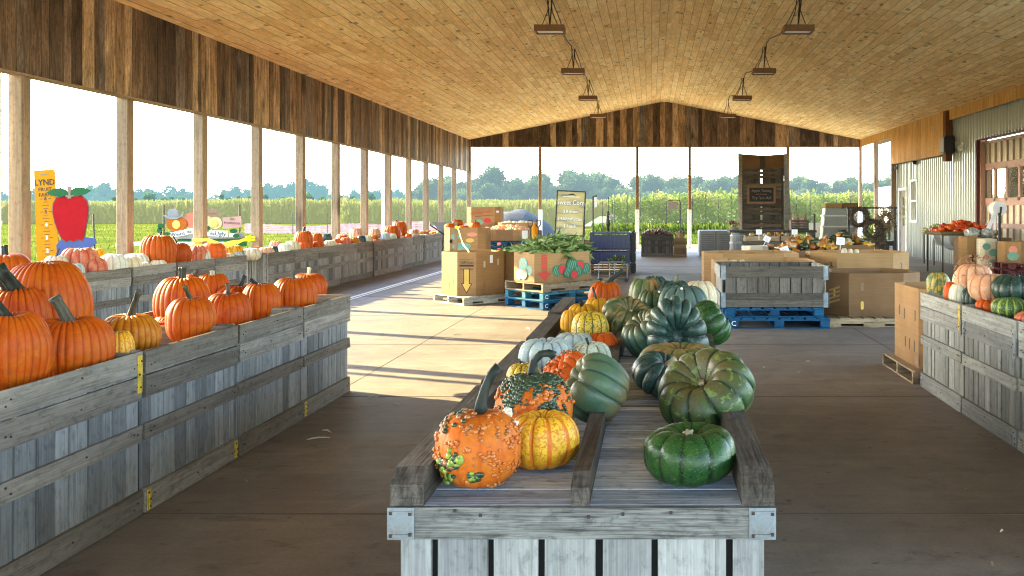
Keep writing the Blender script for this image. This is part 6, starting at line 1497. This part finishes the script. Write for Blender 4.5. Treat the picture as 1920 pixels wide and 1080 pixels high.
for k in range(3): pallet(8.62, 19.6, .135 * k + .02 * k, 1.15, 1.0, M['redpal'], 'dark red pallet in the stack under the striped shield box', 'dark red pallets under the striped shield box', 0, .150, True)
t, po = octabox(8.62, 19.62, .462, 1.12, .95, .48, .25, M['card2'], 'cardboard melon box with a striped red shield on dark red pallets', gR, 0, fill=.44)
decal(t, po, 0, -.08, .24, flat([(-.10, -.10), (0, -.17), (.10, -.10), (.10, .14), (-.10, .14)]), M['redink']); m = MB()
for q in range(4): m.quad([(-.09, 0, -.10 + q * .06), (.09, 0, -.05 + q * .06), (.09, 0, -.025 + q * .06), (-.09, 0, -.075 + q * .06)])
p, a = facet(po, 0, -.08, .24, .006); m.build('print', M['card2'], t, p, (0, 0, a)); decal(t, po, 7, .0, .30, flat(disc(.10, .09)), M['pinkink']); decal(t, po, 7, .0, .16, flat(disc(.13, .10)), M['paleink'], off=.005); decal(t, po, 1, .02, .22, flat(disc(.12, .14)), M['greenink']); hole(t, po, 0, -.06, .43, .04, .12, M['ink'])
for k, (xx, lab) in enumerate(((8.02, 'left crumpled plastic bag of produce on the shelf behind the boxes'), (8.42, 'right crumpled plastic bag of produce on the shelf behind the boxes'))):
    m = MB(); m.blob((0, 0, 0), (.20, .14, .12), 14, 8, .5, 0, None, .16); o = m.build('plastic_bag', M['foil'], None, (xx, 21.3, 1.10), smooth=False); tag(o, lab, 'plastic bag', 'crumpled plastic bags by the right wall')
o = MB().box((0, 0, .49), (1.3, .4, .97)).build('side_shelf', M['crate'], None, (8.3, 21.35, 0)); tag(o, 'brown low shelf under the crumpled plastic bags', 'shelf')
t = empty('bag_roll_stand', (X(1874, 19.9), 19.9, 0), 0, 'white roll of plastic bags on a black stand beside the tomatoes', 'bag roll')
MB().box((0, 0, .8), (.05, .05, 1.60)).build('pole', M['blackm'], t); MB().tube([(0, 0, 1.5), (.03, 0, 1.62), (.04, 0, 1.74)], .022, 6).build('arm', M['blackm'], t)
MB().lathe([(0, -.13), (.165, -.13), (.17, -.05), (.17, .08), (.165, .13), (0, .13)], n=22).build('roll', M['paper'], t, (.02, .16, 1.70), (R(90), 0, 0), smooth=False)
m = MB(); m.quad([(-.12, .05, 1.60), (-.06, .05, 1.56), (-.22, -.02, 1.22), (-.32, -.02, 1.25)]); m.quad([(-.10, .03, 1.58), (-.06, .03, 1.56), (-.10, -.04, 1.20), (-.16, -.04, 1.19)]); m.build('loose_bag', M['paper'], t)
# right row end: cardboard bin on a raw pallet
pallet(3.10, 8.63, 0, 1.22, 1.08, M['pallet'], 'raw wood pallet sticking out at the far end of the right row', gP, 0, .125)
t, po = octabox(3.13, 8.62, .127, 1.10, 1.08, .765, .14, M['card2'], 'open kraft cardboard bin at the far end of the right row', gK, 0, fill=.02)
for u, v in ((-.05, .48), (.30, .50), (-.22, .50), (-.02, .20), (.28, .20), (.12, .2)): hole(t, po, 6, u, v, .03, .11, M['ink'])
for u, v in ((.0, .48), (.02, .20)): hole(t, po, 7, u, v, .02, .11, M['ink'])
decal(t, po, 6, .35, .07, flat([(-.06, -.04), (.06, -.04), (.06, .04), (-.06, .04)]), M['brownp'])
# scraps on the floor
r_ = random.Random(31); gS = 'dry husk scraps on the floor'
for k, (px, py, L) in enumerate(((985, 616, .16), (1003, 622, .13), (998, 636, .12), (975, 638, .10), (848, 629, .14), (835, 636, .12), (712, 626, .10), (762, 606, .08), (575, 826, .16), (604, 808, .12), (690, 745, .10), (735, 757, .12), (1510, 679, .06), (1495, 700, .03), (1430, 690, .03), (880, 560, .10), (840, 775, .05), (580, 660, .03), (536, 640, .05), (1684, 702, .06), (1700, 707, .05), (1875, 1000, .03))):
    y_ = F * EYE / (py - PY); m = MB(); a = r_.uniform(-.5, .5); p = Vector((0, 0, .004)); d = Vector((math.cos(a), math.sin(a), 0))
    pts = []
    for i in range(5): pts.append(tuple(p)); d = (d + Vector((r_.uniform(-.4, .4), r_.uniform(-.4, .4), 0))).normalized(); p = p + d * L / 4 + Vector((0, 0, .004 if i < 2 else -.004))
    m.tube(pts, [.002, .005, .006, .004, .001], 5, r_.random()); o = m.build('husk_scrap', M['straw'] if 'straw' in M else M['cardw'], None, (X(px, y_), y_, .003)); tag(o, 'dry curled plant scrap lying on the concrete floor', 'scrap', gS)

m = MB(); r_ = random.Random(91)
for k in range(420):
    x_, y_ = r_.uniform(-2.6, 2.4), r_.uniform(3.2, 17)
    if r_.random() < .35: x_ = r_.uniform(-6.5, -2.6); y_ = r_.uniform(8.5, 20)
    a = r_.uniform(0, 6.28); L = r_.choice((.006, .01, .012, .03)) * r_.uniform(.6, 1.4); w_ = min(L * .5, r_.uniform(.002, .006)); u = Vector((math.cos(a), math.sin(a), 0)) * L; v = Vector((-math.sin(a), math.cos(a), 0)) * w_; c_ = Vector((x_, y_, .0045))
    m.quad([tuple(c_ - u - v), tuple(c_ + u - v), tuple(c_ + u * .8 + v + Vector((0, 0, .003))), tuple(c_ - u * .9 + v)], r_.random())
o = m.build('floor_crumbs', leafmat('dry crumbs', (.05, .035, .02), (.36, .29, .19), 0)); tag(o, 'scattered straw bits and crumbs on the concrete', 'debris', kind='stuff')
# ------------------------------------------------------------------ outside
def npmesh(name, V, mats, tone=None, nper=4):
    V = np.asarray(V, dtype=np.float32).reshape(-1, 3); nf = len(V) // nper
    me = bpy.data.meshes.new(name); me.vertices.add(len(V)); me.vertices.foreach_set('co', V.ravel())
    me.loops.add(len(V)); me.loops.foreach_set('vertex_index', np.arange(len(V), dtype=np.int32))
    me.polygons.add(nf); me.polygons.foreach_set('loop_start', np.arange(0, len(V), nper, dtype=np.int32)); me.polygons.foreach_set('loop_total', np.full(nf, nper, dtype=np.int32))
    if tone is not None: a = me.attributes.new('tone', 'FLOAT', 'FACE'); a.data.foreach_set('value', np.asarray(tone, dtype=np.float32))
    me.materials.append(mats); me.update(calc_edges=True); return me
ng = np.random.default_rng(5)
def cards(C, w, h, up=0.0):
    """small leaf quads at centres C, random facing; up>0 makes them stand"""
    n = len(C); a = ng.normal(size=(n, 3)); a[:, 2] *= (1 - up); a /= np.linalg.norm(a, axis=1)[:, None]
    b = ng.normal(size=(n, 3)); b[:, 2] += up * 4; b -= (b * a).sum(1)[:, None] * a; b /= np.linalg.norm(b, axis=1)[:, None]
    w = (w * ng.uniform(.6, 1.3, n))[:, None] / 2; h = (h * ng.uniform(.6, 1.3, n))[:, None] / 2
    return np.stack([C - a * w - b * h, C + a * w - b * h, C + a * w * .5 + b * h, C - a * w * .5 + b * h], 1)
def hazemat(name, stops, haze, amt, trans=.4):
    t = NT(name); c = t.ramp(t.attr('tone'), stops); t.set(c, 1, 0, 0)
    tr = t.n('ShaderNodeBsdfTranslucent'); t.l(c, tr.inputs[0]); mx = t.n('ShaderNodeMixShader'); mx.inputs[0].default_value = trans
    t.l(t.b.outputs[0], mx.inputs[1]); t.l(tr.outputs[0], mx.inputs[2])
    em = t.n('ShaderNodeEmission'); em.inputs[0].default_value = (*haze, 1); em.inputs[1].default_value = 1.0  # constant glow mixed in as painted distance haze, also pales shaded leaves
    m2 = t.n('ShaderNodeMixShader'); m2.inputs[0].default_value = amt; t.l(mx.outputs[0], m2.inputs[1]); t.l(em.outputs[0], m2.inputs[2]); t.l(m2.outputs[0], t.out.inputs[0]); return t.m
# corn field, left and centre
def field(name, x0, x1, y0, y1, hh, mat, dens, leaf, rows, top_frac=.35, seedtone=None):
    Cs, T = [], []
    for i, yy in enumerate(np.linspace(y0, y1, rows)):
        s = yy / y0; X0, X1 = x0 * s, x1 * s; full = i < 3
        n = int((X1 - X0) * dens * (1 if full else .45) / s)
        x = ng.uniform(X0, X1, n); wob = hh * (1 + .08 * np.sin(x * .11 + i) + .06 * np.sin(x * .9 + i * 2))
        z = (ng.uniform(0, 1, n) if full else 1 - top_frac * ng.uniform(0, 1, n)) * wob
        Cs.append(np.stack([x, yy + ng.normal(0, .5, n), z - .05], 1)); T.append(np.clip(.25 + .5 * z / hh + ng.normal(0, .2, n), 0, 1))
    C = np.concatenate(Cs); T = np.concatenate(T)
    return npmesh(name, cards(C, leaf * .45, leaf * 1.5, .75), mat, T)
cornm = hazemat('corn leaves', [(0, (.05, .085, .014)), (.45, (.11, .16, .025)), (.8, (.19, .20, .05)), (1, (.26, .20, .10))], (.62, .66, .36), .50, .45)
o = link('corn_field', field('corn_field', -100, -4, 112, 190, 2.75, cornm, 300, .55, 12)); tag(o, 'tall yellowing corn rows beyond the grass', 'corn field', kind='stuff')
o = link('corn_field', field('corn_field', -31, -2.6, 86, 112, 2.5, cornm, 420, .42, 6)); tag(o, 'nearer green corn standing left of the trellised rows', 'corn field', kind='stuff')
g_ = MB(); g_.quad([(-240, 112.5, .2), (0, 112.5, .2), (0, 200, 2.0), (-260, 200, 2.0)]); o = g_.build('field_ground', plain('field undergrowth', (.10, .13, .04), .9)); tag(o, kind='structure')
# trellised rows, centre and right
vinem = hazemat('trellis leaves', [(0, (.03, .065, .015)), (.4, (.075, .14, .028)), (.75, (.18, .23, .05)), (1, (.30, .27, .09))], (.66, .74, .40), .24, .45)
Cs, T = [], []
for i, yy in enumerate(np.linspace(61, 110, 12)):
    s = yy / 61; X0, X1 = -3.0 * s, 21 * s; n = int(12500 * (1 if i < 2 else .4))
    x = ng.uniform(X0, X1, n); ph = i * 1.7
    cl = .55 + .45 * np.sin(x * 3.1 + ph) * np.sin(x * 1.3 + 2 * ph); keep = ng.uniform(0, 1, n) < np.clip(cl + .35, .12, 1); x = x[keep]; n = len(x)
    hh = 2.55 + .25 * np.sin(x * 2.3 + ph) + .18 * np.sin(x * .33) + .02 * x + .35 * ng.uniform(0, 1, n) ** 4
    z = (ng.beta(1.3, 1.0, n) if i < 2 else 1 - .4 * ng.uniform(0, 1, n)) * hh
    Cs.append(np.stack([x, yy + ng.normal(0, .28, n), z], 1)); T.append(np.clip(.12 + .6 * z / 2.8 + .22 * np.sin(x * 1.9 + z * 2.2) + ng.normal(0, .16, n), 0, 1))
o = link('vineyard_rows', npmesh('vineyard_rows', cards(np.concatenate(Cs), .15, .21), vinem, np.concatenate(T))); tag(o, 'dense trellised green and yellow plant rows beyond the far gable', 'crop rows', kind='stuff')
o = MB().quad([(-5, 63, .5), (38, 63, .5), (66, 115, 2.0), (-5, 115, 2.0)]).build('row_ground', plain('row undergrowth', (.07, .12, .03), .9)); tag(o, kind='structure')
for k in range(26):
    xx = -2.6 + k * .93; m = MB(); m.tube([(0, 0, 0), (0, 0, 2.75 + .2 * rnd.random())], .03, 5); o = m.build('trellis_post', M['palletdark'], None, (xx, 60.7 + rnd.uniform(-.3, .3), -.06)); tag(o, 'thin dark post of the nearest trellised row', 'post', 'trellis posts beyond the far gable')
# weeds at the foot of the rows and rough grass
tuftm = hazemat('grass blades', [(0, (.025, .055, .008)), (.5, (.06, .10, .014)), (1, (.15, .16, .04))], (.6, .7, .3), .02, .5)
parts_ = []
n = 26000; x = -8.6 - 60 * ng.uniform(0, 1, n) ** 1.5; yv = 6 + 90 * ng.uniform(0, 1, n) ** 1.3; parts_.append((np.stack([x, yv, np.full(n, -.01)], 1), .05, .13))
n = 22000; yv = 43 + 18 * ng.uniform(0, 1, n); x = ng.uniform(-14, 22, n); parts_.append((np.stack([x, yv, np.full(n, .02)], 1), .07, .20))
n = 7000; yv = 57 + 4 * ng.uniform(0, 1, n); x = ng.uniform(-4, 22, n); parts_.append((np.stack([x, yv, ng.uniform(0, .7, n)], 1), .14, .32))
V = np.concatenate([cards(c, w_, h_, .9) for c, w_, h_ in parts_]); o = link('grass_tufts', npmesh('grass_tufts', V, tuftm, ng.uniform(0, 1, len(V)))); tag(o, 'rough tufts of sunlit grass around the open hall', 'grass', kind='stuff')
# trees
def tree_meshes(seed, hgt, wid, leaf, n, mat, bark, conifer=False):
    r_ = np.random.default_rng(seed); blobs = []
    k = 16
    for i in range(k):
        f = r_.uniform(.18, 1); rad = wid * .5 * (math.sin(math.pi * min(f * .85 + .12, 1)) ** .6) * .75 if not conifer else wid * .5 * (1.05 - f)
        a = r_.uniform(0, 6.28); rr = rad * r_.uniform(.2, .95); blobs.append((rr * math.cos(a), rr * math.sin(a) * .7, hgt * (.12 + .80 * f), (wid * r_.uniform(.13, .24)) if not conifer else wid * (.25 - .17 * f)))
    per = n // k; Cs, T = [], []
    for (bx, by, bz, br) in blobs:
        d = r_.normal(size=(per, 3)); d /= np.linalg.norm(d, axis=1)[:, None]; rr = br * r_.uniform(.35, 1.1, per) ** .5; c = d * rr[:, None] + np.array([bx, by, bz]); c[:, 2] = np.maximum(c[:, 2], .1)
        Cs.append(c); T.append(np.clip(.42 + .38 * d[:, 2] - .16 * d[:, 0] + r_.normal(0, .14, per), 0, 1))  # lighter on top and one side: lit and shaded leaves put into tone
    C = np.concatenate(Cs); T = np.concatenate(T)
    crown = npmesh('crown', cards(C, leaf, leaf), mat, T)
    m = MB(); m.tube([(0, 0, 0), (.05, 0, hgt * .35), (0, .1, hgt * .8)], [wid * .035, wid * .028, wid * .01], 7)
    for q in range(5):
        b = blobs[q]; m.tube([(0, 0, hgt * .3), (b[0] * .5, b[1] * .5, b[2] * .7), (b[0], b[1], b[2])], [wid * .018, wid * .012, wid * .004], 5)
    return crown, m.mesh('trunk', bark)
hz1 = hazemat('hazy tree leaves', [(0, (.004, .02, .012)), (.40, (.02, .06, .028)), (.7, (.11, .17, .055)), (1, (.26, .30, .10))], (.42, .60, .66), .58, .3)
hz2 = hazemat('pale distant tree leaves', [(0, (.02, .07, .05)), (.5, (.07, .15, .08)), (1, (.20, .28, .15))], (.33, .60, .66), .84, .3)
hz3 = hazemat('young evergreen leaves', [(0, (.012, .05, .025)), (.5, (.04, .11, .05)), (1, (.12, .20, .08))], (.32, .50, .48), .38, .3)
bark = plain('hazy bark', (.14, .17, .17), .9)
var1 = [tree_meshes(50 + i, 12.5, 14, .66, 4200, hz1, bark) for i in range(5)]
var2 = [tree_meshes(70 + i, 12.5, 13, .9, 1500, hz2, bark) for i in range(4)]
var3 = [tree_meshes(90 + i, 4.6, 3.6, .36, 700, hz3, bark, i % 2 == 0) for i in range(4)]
def tree(v, x, y, s, lab, group, sz=1.0):
    t = empty('tree', (x, y, -.1), rnd.uniform(0, 6.28), lab, 'tree', group); t.scale = (s, s, s * sz); link('crown', v[0], t); link('trunk', v[1], t); return t
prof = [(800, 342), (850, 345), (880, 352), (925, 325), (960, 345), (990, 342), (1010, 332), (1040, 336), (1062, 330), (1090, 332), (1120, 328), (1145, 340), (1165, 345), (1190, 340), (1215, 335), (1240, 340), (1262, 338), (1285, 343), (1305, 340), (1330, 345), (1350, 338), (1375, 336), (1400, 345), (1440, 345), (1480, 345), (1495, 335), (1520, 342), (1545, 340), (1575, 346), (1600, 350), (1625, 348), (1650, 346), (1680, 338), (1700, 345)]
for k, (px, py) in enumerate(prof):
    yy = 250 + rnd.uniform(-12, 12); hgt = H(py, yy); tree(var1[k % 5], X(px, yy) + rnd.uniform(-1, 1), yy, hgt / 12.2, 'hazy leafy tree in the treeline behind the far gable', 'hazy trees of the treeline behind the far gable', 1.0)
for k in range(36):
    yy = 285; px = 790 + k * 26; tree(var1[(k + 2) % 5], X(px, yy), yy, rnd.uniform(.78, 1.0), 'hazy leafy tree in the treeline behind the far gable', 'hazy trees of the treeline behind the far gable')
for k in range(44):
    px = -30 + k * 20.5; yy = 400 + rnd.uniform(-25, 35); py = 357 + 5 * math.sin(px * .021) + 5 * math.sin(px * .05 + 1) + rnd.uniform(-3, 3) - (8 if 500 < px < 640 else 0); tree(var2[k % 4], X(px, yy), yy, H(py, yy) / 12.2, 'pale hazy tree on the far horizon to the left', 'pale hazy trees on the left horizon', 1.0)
for k in range(34):
    px = 210 + k * 14.5 + rnd.uniform(-5, 5); yy = 196 + rnd.uniform(-4, 4); tree(var3[k % 4], X(px, yy), yy, rnd.uniform(.85, 1.25), 'small bluish evergreen behind the corn on the left', 'small evergreens behind the corn on the left')
# snow fence with stakes
t = empty('snow_fence', (0, 0, 0), 0, 'sagging pinkish mesh fence along the field, with thin dark stakes', 'fence')
fm = plain('pink fence mesh', (.55, .27, .27), .7, 0, .2, .25, 3); yy = 62
pts = [(x_, .62 + .10 * math.sin(x_ * .8) + (.35 if -19.5 < x_ < -16 else 0)) for x_ in np.arange(-29.5, -12.0, .5)]
m = MB()
for (a, za), (b, zb) in zip(pts, pts[1:]):
    for q in range(5): z0, z1 = q * .2, q * .2 + .045; m.quad([(a, yy, za * (z0) + .0), (b, yy, zb * z0), (b, yy, zb * z1 + .03), (a, yy, za * z1 + .03)])
    for q in range(6): xx = a + q * .083; m.quad([(xx, yy + .004, 0), (xx + .045, yy + .004, 0), (xx + .045, yy + .004, za * .95 + .05), (xx, yy + .004, za * .95 + .05)])
m.build('mesh', fm, t)
for x_ in (-29, -26, -23.5, -21, -18.3, -15.5, -13): MB().tube([(x_, yy, -.1), (x_, yy, 1.45)], .03, 5).build('stake', M['palletdark'], t)
for px, lab in ((307, 'thin dark stake left of the pumpkin sign'), (449, 'thin dark stake right of the pumpkin sign')):
    o = MB().tube([(0, 0, -.06), (0, 0, 1.80)], .022, 6).build('metal_stake', M['palletdark'], None, (X(px, 20.6), 20.6, 0)); tag(o, lab, 'stake', 'dark stakes holding the pumpkin sign')
# gravel pile
m = MB(); n, k_ = 28, 10; b = len(m.v)
def pile(u, v): return max(0.0, (1 - abs(u) ** 1.7) * (1 - abs(v) ** 2)) * (1.0 + .22 * u)
for i in range(19):
    for j in range(11):
        u, v = i / 9 - 1, j / 5 - 1; hz_ = 1.75 * max(0, 1 - (u * u + v * v)) ** .75 * (1 + .10 * noise.noise(Vector((u * 3, v * 3, 0)))); m.v.append((u * 2.6 + (.5 * hz_ * -1 if False else 0), v * 2.2, hz_ - .05))
for i in range(18):
    for j in range(10): q = [b + i * 11 + j, b + (i + 1) * 11 + j, b + (i + 1) * 11 + j + 1, b + i * 11 + j + 1]; m.face(q, [(m.v[c][0], m.v[c][1]) for c in q])
t_ = NT('blue grey gravel heap'); n_ = t_.noise(t_.obj(), 9, 5, .8); t_.set(t_.ramp(n_, [(.3, (.020, .022, .025)), (.7, (.055, .058, .062))]), .9); t_.bump(n_, .8, .1)
o = m.build('gravel_heap', t_.m, None, (X(966, 50), 50, 0), smooth=True); tag(o, 'blue grey heap of gravel outside behind the produce boxes', 'gravel heap')
# ruler board with the plain apple cut-out
t = empty('ruler_sign', (X(92, 20.0), 20.0, -.05), 0, 'yellow height ruler board with a big plain red apple cut-out, outside on the grass', 'sign')
t.rotation_euler = (0, R(-2.5), 0)
m = MB(); m.plate([(-.26, 0), (.26, 0), (.235, 2.62), (.20, 2.66), (-.22, 2.66), (-.245, 2.64)], 0, .03); m.build('board', M['yellowb'], t)
text('LYND', .20, (-.0, -.006, 2.36), t, M['ink'], stretch=.92, bold=.003); text('FRUIT', .12, (.0, -.006, 2.20), t, M['ink']); text('FARM', .12, (.0, -.006, 2.07), t, M['ink']); text('APPLES', .06, (0, -.006, 2.55), t, M['greyhat'])
for q in range(2, 7):
    z = 1.98 - (6 - q) * .305; text(str(q), .12, (0, -.006, z), t, M['paper'] if q < 5 else M['ink'], bold=.003)
    m = MB()
    for sx in (-1, 1): m.box((sx * .10, -.003, z), (.07, .004, .012))
    for e in (.076, .152, .229): m.box((0, -.003, z - e), (.11 if e != .152 else .16, .004, .010))
    m.build('tick_marks', M['ink'], t)
apple_poly = [(x_ * .88 * (1 - .10 * (1 - z_)), z_) for x_, z_ in [(-.02, .98), (-.20, 1.04), (-.36, 1.00), (-.46, .86), (-.49, .66), (-.45, .42), (-.38, .22), (-.30, .06), (-.18, -.02), (-.08, .02), (.04, -.03), (.16, .02), (.28, -.01), (.36, .10), (.40, .30), (.45, .52), (.47, .74), (.42, .92), (.30, 1.02), (.12, 1.02)]]
def off(poly, s, cz): return [(p[0] * s, (p[1] - cz) * s + cz) for p in poly]
ax = .62; az = .98
MB().plate([(p[0] + ax, p[1] + az) for p in off(apple_poly, 1.05, .5)], -.055, -.035).build('apple_outline', M['maroon'], t)
MB().plate([(p[0] + ax, p[1] + az) for p in apple_poly], -.062, -.056).build('apple_shape', M['redpaint'], t)
MB().plate([(ax - .04, az + .98), (ax + .04, az + .98), (ax + .05, az + 1.26), (ax - .05, az + 1.27)], -.085, -.064).build('apple_stem', M['brownp'], t)
for sx in (-1, 1):
    lf = [(ax + sx * .03, az + 1.06), (ax + sx * .20, az + 1.02), (ax + sx * .38, az + 1.06), (ax + sx * .53, az + 1.14), (ax + sx * .36, az + 1.22), (ax + sx * .18, az + 1.24), (ax + sx * .05, az + 1.18)]
    m = MB(); m.plate(lf if sx > 0 else lf[::-1], -.095, -.088); m.build('apple_leaf', M['green'], t)
bs = [(ax - .36, az - .34), (ax - .12, az - .38), (ax + .0, az - .20), (ax + .40, az - .20), (ax + .56, az - .10), (ax + .54, az + .02), (ax + .36, az + .06), (ax - .24, az + .06), (ax - .38, az - .10)]
MB().plate(bs, -.050, -.030).build('base_board', M['bluesh'], t)
MB().tube([(ax + .45, .05, 0), (ax + .45, .05, az + .6)], .02, 6).build('prop', M['blackm'], t); MB().tube([(ax - .1, .05, 0), (ax - .1, .05, az)], .02, 6).build('prop', M['blackm'], t)
# painted pumpkin photo board
t = empty('pumpkin_sign', (X(378, 20.4), 20.4, 0), 0, 'painted photo board of pumpkins with hats and a lettered banner, outside', 'sign')
def PX_(px, py): return ((px - 378) * 20.4 / F, H(py, 20.4))
def el(px, py, rx, ry, mat, y0, nm, hole_=None):
    c = PX_(px, py); m = MB(); m.plate([(c[0] + q[0], c[1] + q[1]) for q in disc(rx * 20.4 / F, ry * 20.4 / F, 22)], y0, y0 + .012); m.build(nm, mat, t)
def pl(pts, mat, y0, nm): m = MB(); m.plate([PX_(*p) for p in pts][::-1], y0, y0 + .012); m.build(nm, mat, t)
pl([(330, 443), (460, 443), (460, 462), (330, 462)], M['green'], .06, 'base_board'); pl([(322, 440), (455, 436), (455, 447), (322, 448)], M['greyhat'], .04, 'rail_board')
el(331, 420, 20, 14.5, M['brownp'], .012, 'pumpkin_outline'); el(331, 420, 19, 13.5, M['orangep'], -.002, 'pumpkin_shape'); el(331, 421, 7.5, 8, M['tanink'], -.018, 'face_opening')
el(358, 413, 14, 15, M['redorange_p'] if 'redorange_p' in M else plain('red orange sign paint', (.62, .12, .06)), .030, 'pumpkin_shape'); el(358, 396, 2.5, 4, M['brownp'], .028, 'stem')
el(388, 417, 10, 12, M['tanp'], .030, 'pumpkin_shape'); el(403, 418, 14, 12.5, M['brownp'], .012, 'pumpkin_outline'); el(403, 418, 13, 11.5, M['tanp'], -.002, 'pumpkin_shape'); el(402, 419, 7, 7, M['tanink'], -.018, 'face_opening')
pl([(306, 403), (322, 405), (338, 405), (346, 396), (344, 405), (334, 411), (320, 411), (312, 408)], M['greyhat'], -.034, 'hat'); pl([(317, 405), (316, 396), (321, 392), (329, 391), (335, 395), (337, 405)], M['greyhat'], -.048, 'hat_crown')
pl([(382, 402), (390, 399), (409, 399), (419, 401), (419, 404), (382, 405)], M['brownp'], -.034, 'hat'); pl([(390, 400), (391, 391), (408, 391), (409, 400)], M['brownp'], -.048, 'hat_crown')
pl([(417, 408), (452, 405), (453, 426), (418, 429)], M['pinkp'], .0, 'name_board'); c = PX_(435, 418.5); text('BOXWOOD', .07, (c[0], -.006, c[1]), t, M['maroon'], (R(90), R(4), 0)); c = PX_(435, 410); el(435, 410.5, 4, 2.5, M['brownp'], -.01, 'print')
pl([(320, 436), (346, 431), (349, 441), (322, 445)], M['paper'], -.03, 'banner'); pl([(347, 430), (366, 428), (366, 437), (349, 440)], M['paper'], -.044, 'banner'); pl([(380, 432), (394, 436), (391, 442), (380, 438)], M['paper'], -.03, 'banner'); pl([(394, 432), (428, 433), (428, 444), (392, 442)], M['paper'], -.044, 'banner'); pl([(431, 438), (443, 438), (442, 444), (431, 444)], M['paper'], -.03, 'banner')
for s_, px, py, sz_, ang in (('the', 326, 434.5, .06, -8), ('Weird', 335, 439, .13, -8), ('the', 357, 434.5, .09, -5), ('& ', 387, 436.5, .09, 8), ('the', 400, 438, .09, 3), ('Ugly', 415, 438.5, .15, 3)):
    c = PX_(px, py); text(s_, sz_, (c[0], -.052, c[1]), t, M['ink'], (R(90), R(ang), 0), bold=.001)
for px, py, r1, r2 in ((304, 424, 6, 5), (302, 432, 5, 5), (390, 428, 6, 5), (440, 433, 7, 4), (445, 442, 6, 4), (316, 438, 5, 3)): el(px, py, r1, r2, M['green'], -.062, 'leaf')
# ribbon, table, cart outside
m = MB(); y1_ = 14.45; y2_ = 17.0
ribbon(m, [(-7.95, 15.3, H(452, 15.3)), (-7.94, 16.2, H(449.5, 16.4)), (-7.95, 17.2, H(447.5, 17.2))], .10, 20); ribbon(m, [(-7.95, 15.27, 1.12), (-7.95, 15.3, .98)], .08, 4)
m2 = MB()
pA = Vector((X(377, 15.15) , 15.15, H(455, 15.15))); pB = Vector((X(472, 17.40), 17.40, H(447, 17.40)))
o = MB(); prev = None
for i in range(25):
    f = i / 24; c = pA.lerp(pB, f) + Vector((0, 0, .02 * math.sin(f * 9) - .06 * math.sin(f * math.pi))); w_ = .05 + .02 * math.sin(f * 14)
    cur = (tuple(c - Vector((0, 0, w_))), tuple(c + Vector((0, 0, w_))))
    if prev: o.quad([prev[0], cur[0], cur[1], prev[1]])
    prev = cur
for z in (-.05, .05): o.box((pA.x - .02, pA.y, pA.z + z), (.19, .19, .05)); o.box((pB.x, pB.y, pB.z + z * .5), (.19, .19, .04))
o = o.build('caution_ribbon', M['tape']); tag(o, 'bright yellow caution ribbon stretched between two timber posts', 'ribbon')
t = empty('folding_table', (-9.62, 17.2, 0), 0, 'white folding table on the grass behind the ridged orange pumpkin', 'table'); MB().box((0, 0, .98), (1.9, .7, .05)).build('table_top', M['white'], t)
for sx in (-.8, .8):
    for sy in (-.3, .3): MB().tube([(sx, sy, -.06), (sx, sy, .96)], .018, 6).build('leg', M['greyp'], t)
# box truck
t = empty('box_truck', (16.9, 52, -.045), 0, 'white box truck parked outside behind the posts on the right', 'truck')
MB().box((0, 0, 2.05), (5.6, 2.3, 2.15)).build('cargo_box', M['white'], t, bevel=.05); MB().box((0, 0, .80), (5.9, 1.0, .22)).build('chassis', M['blackm'], t); MB().box((-1.2, -1.18, 1.0), (3.0, .05, .32)).build('side_skirt', M['white'], t)
MB().box((-2.86, 0, .55), (.12, 2.2, .18)).build('bumper', M['blackm'], t); MB().box((3.6, 0, 1.45), (1.6, 2.1, 1.7)).build('cab', M['white'], t, bevel=.12); MB().box((3.7, -1.06, 1.85), (.9, .02, .6)).build('window', M['glass'], t)
for xx in (-2.0, 2.9):
    for sy in (-1, 1): w_ = MB().lathe([(0, -.13), (.40, -.13), (.46, -.08), (.46, .08), (.40, .13), (0, .13)], n=20).build('wheel', M['blackm'], t, (xx, sy * 1.0, .46), (R(90), 0, 0)); MB().lathe([(0, -.14), (.22, -.14), (.22, .14), (0, .14)], n=14).build('rim', M['greyhat'], w_)
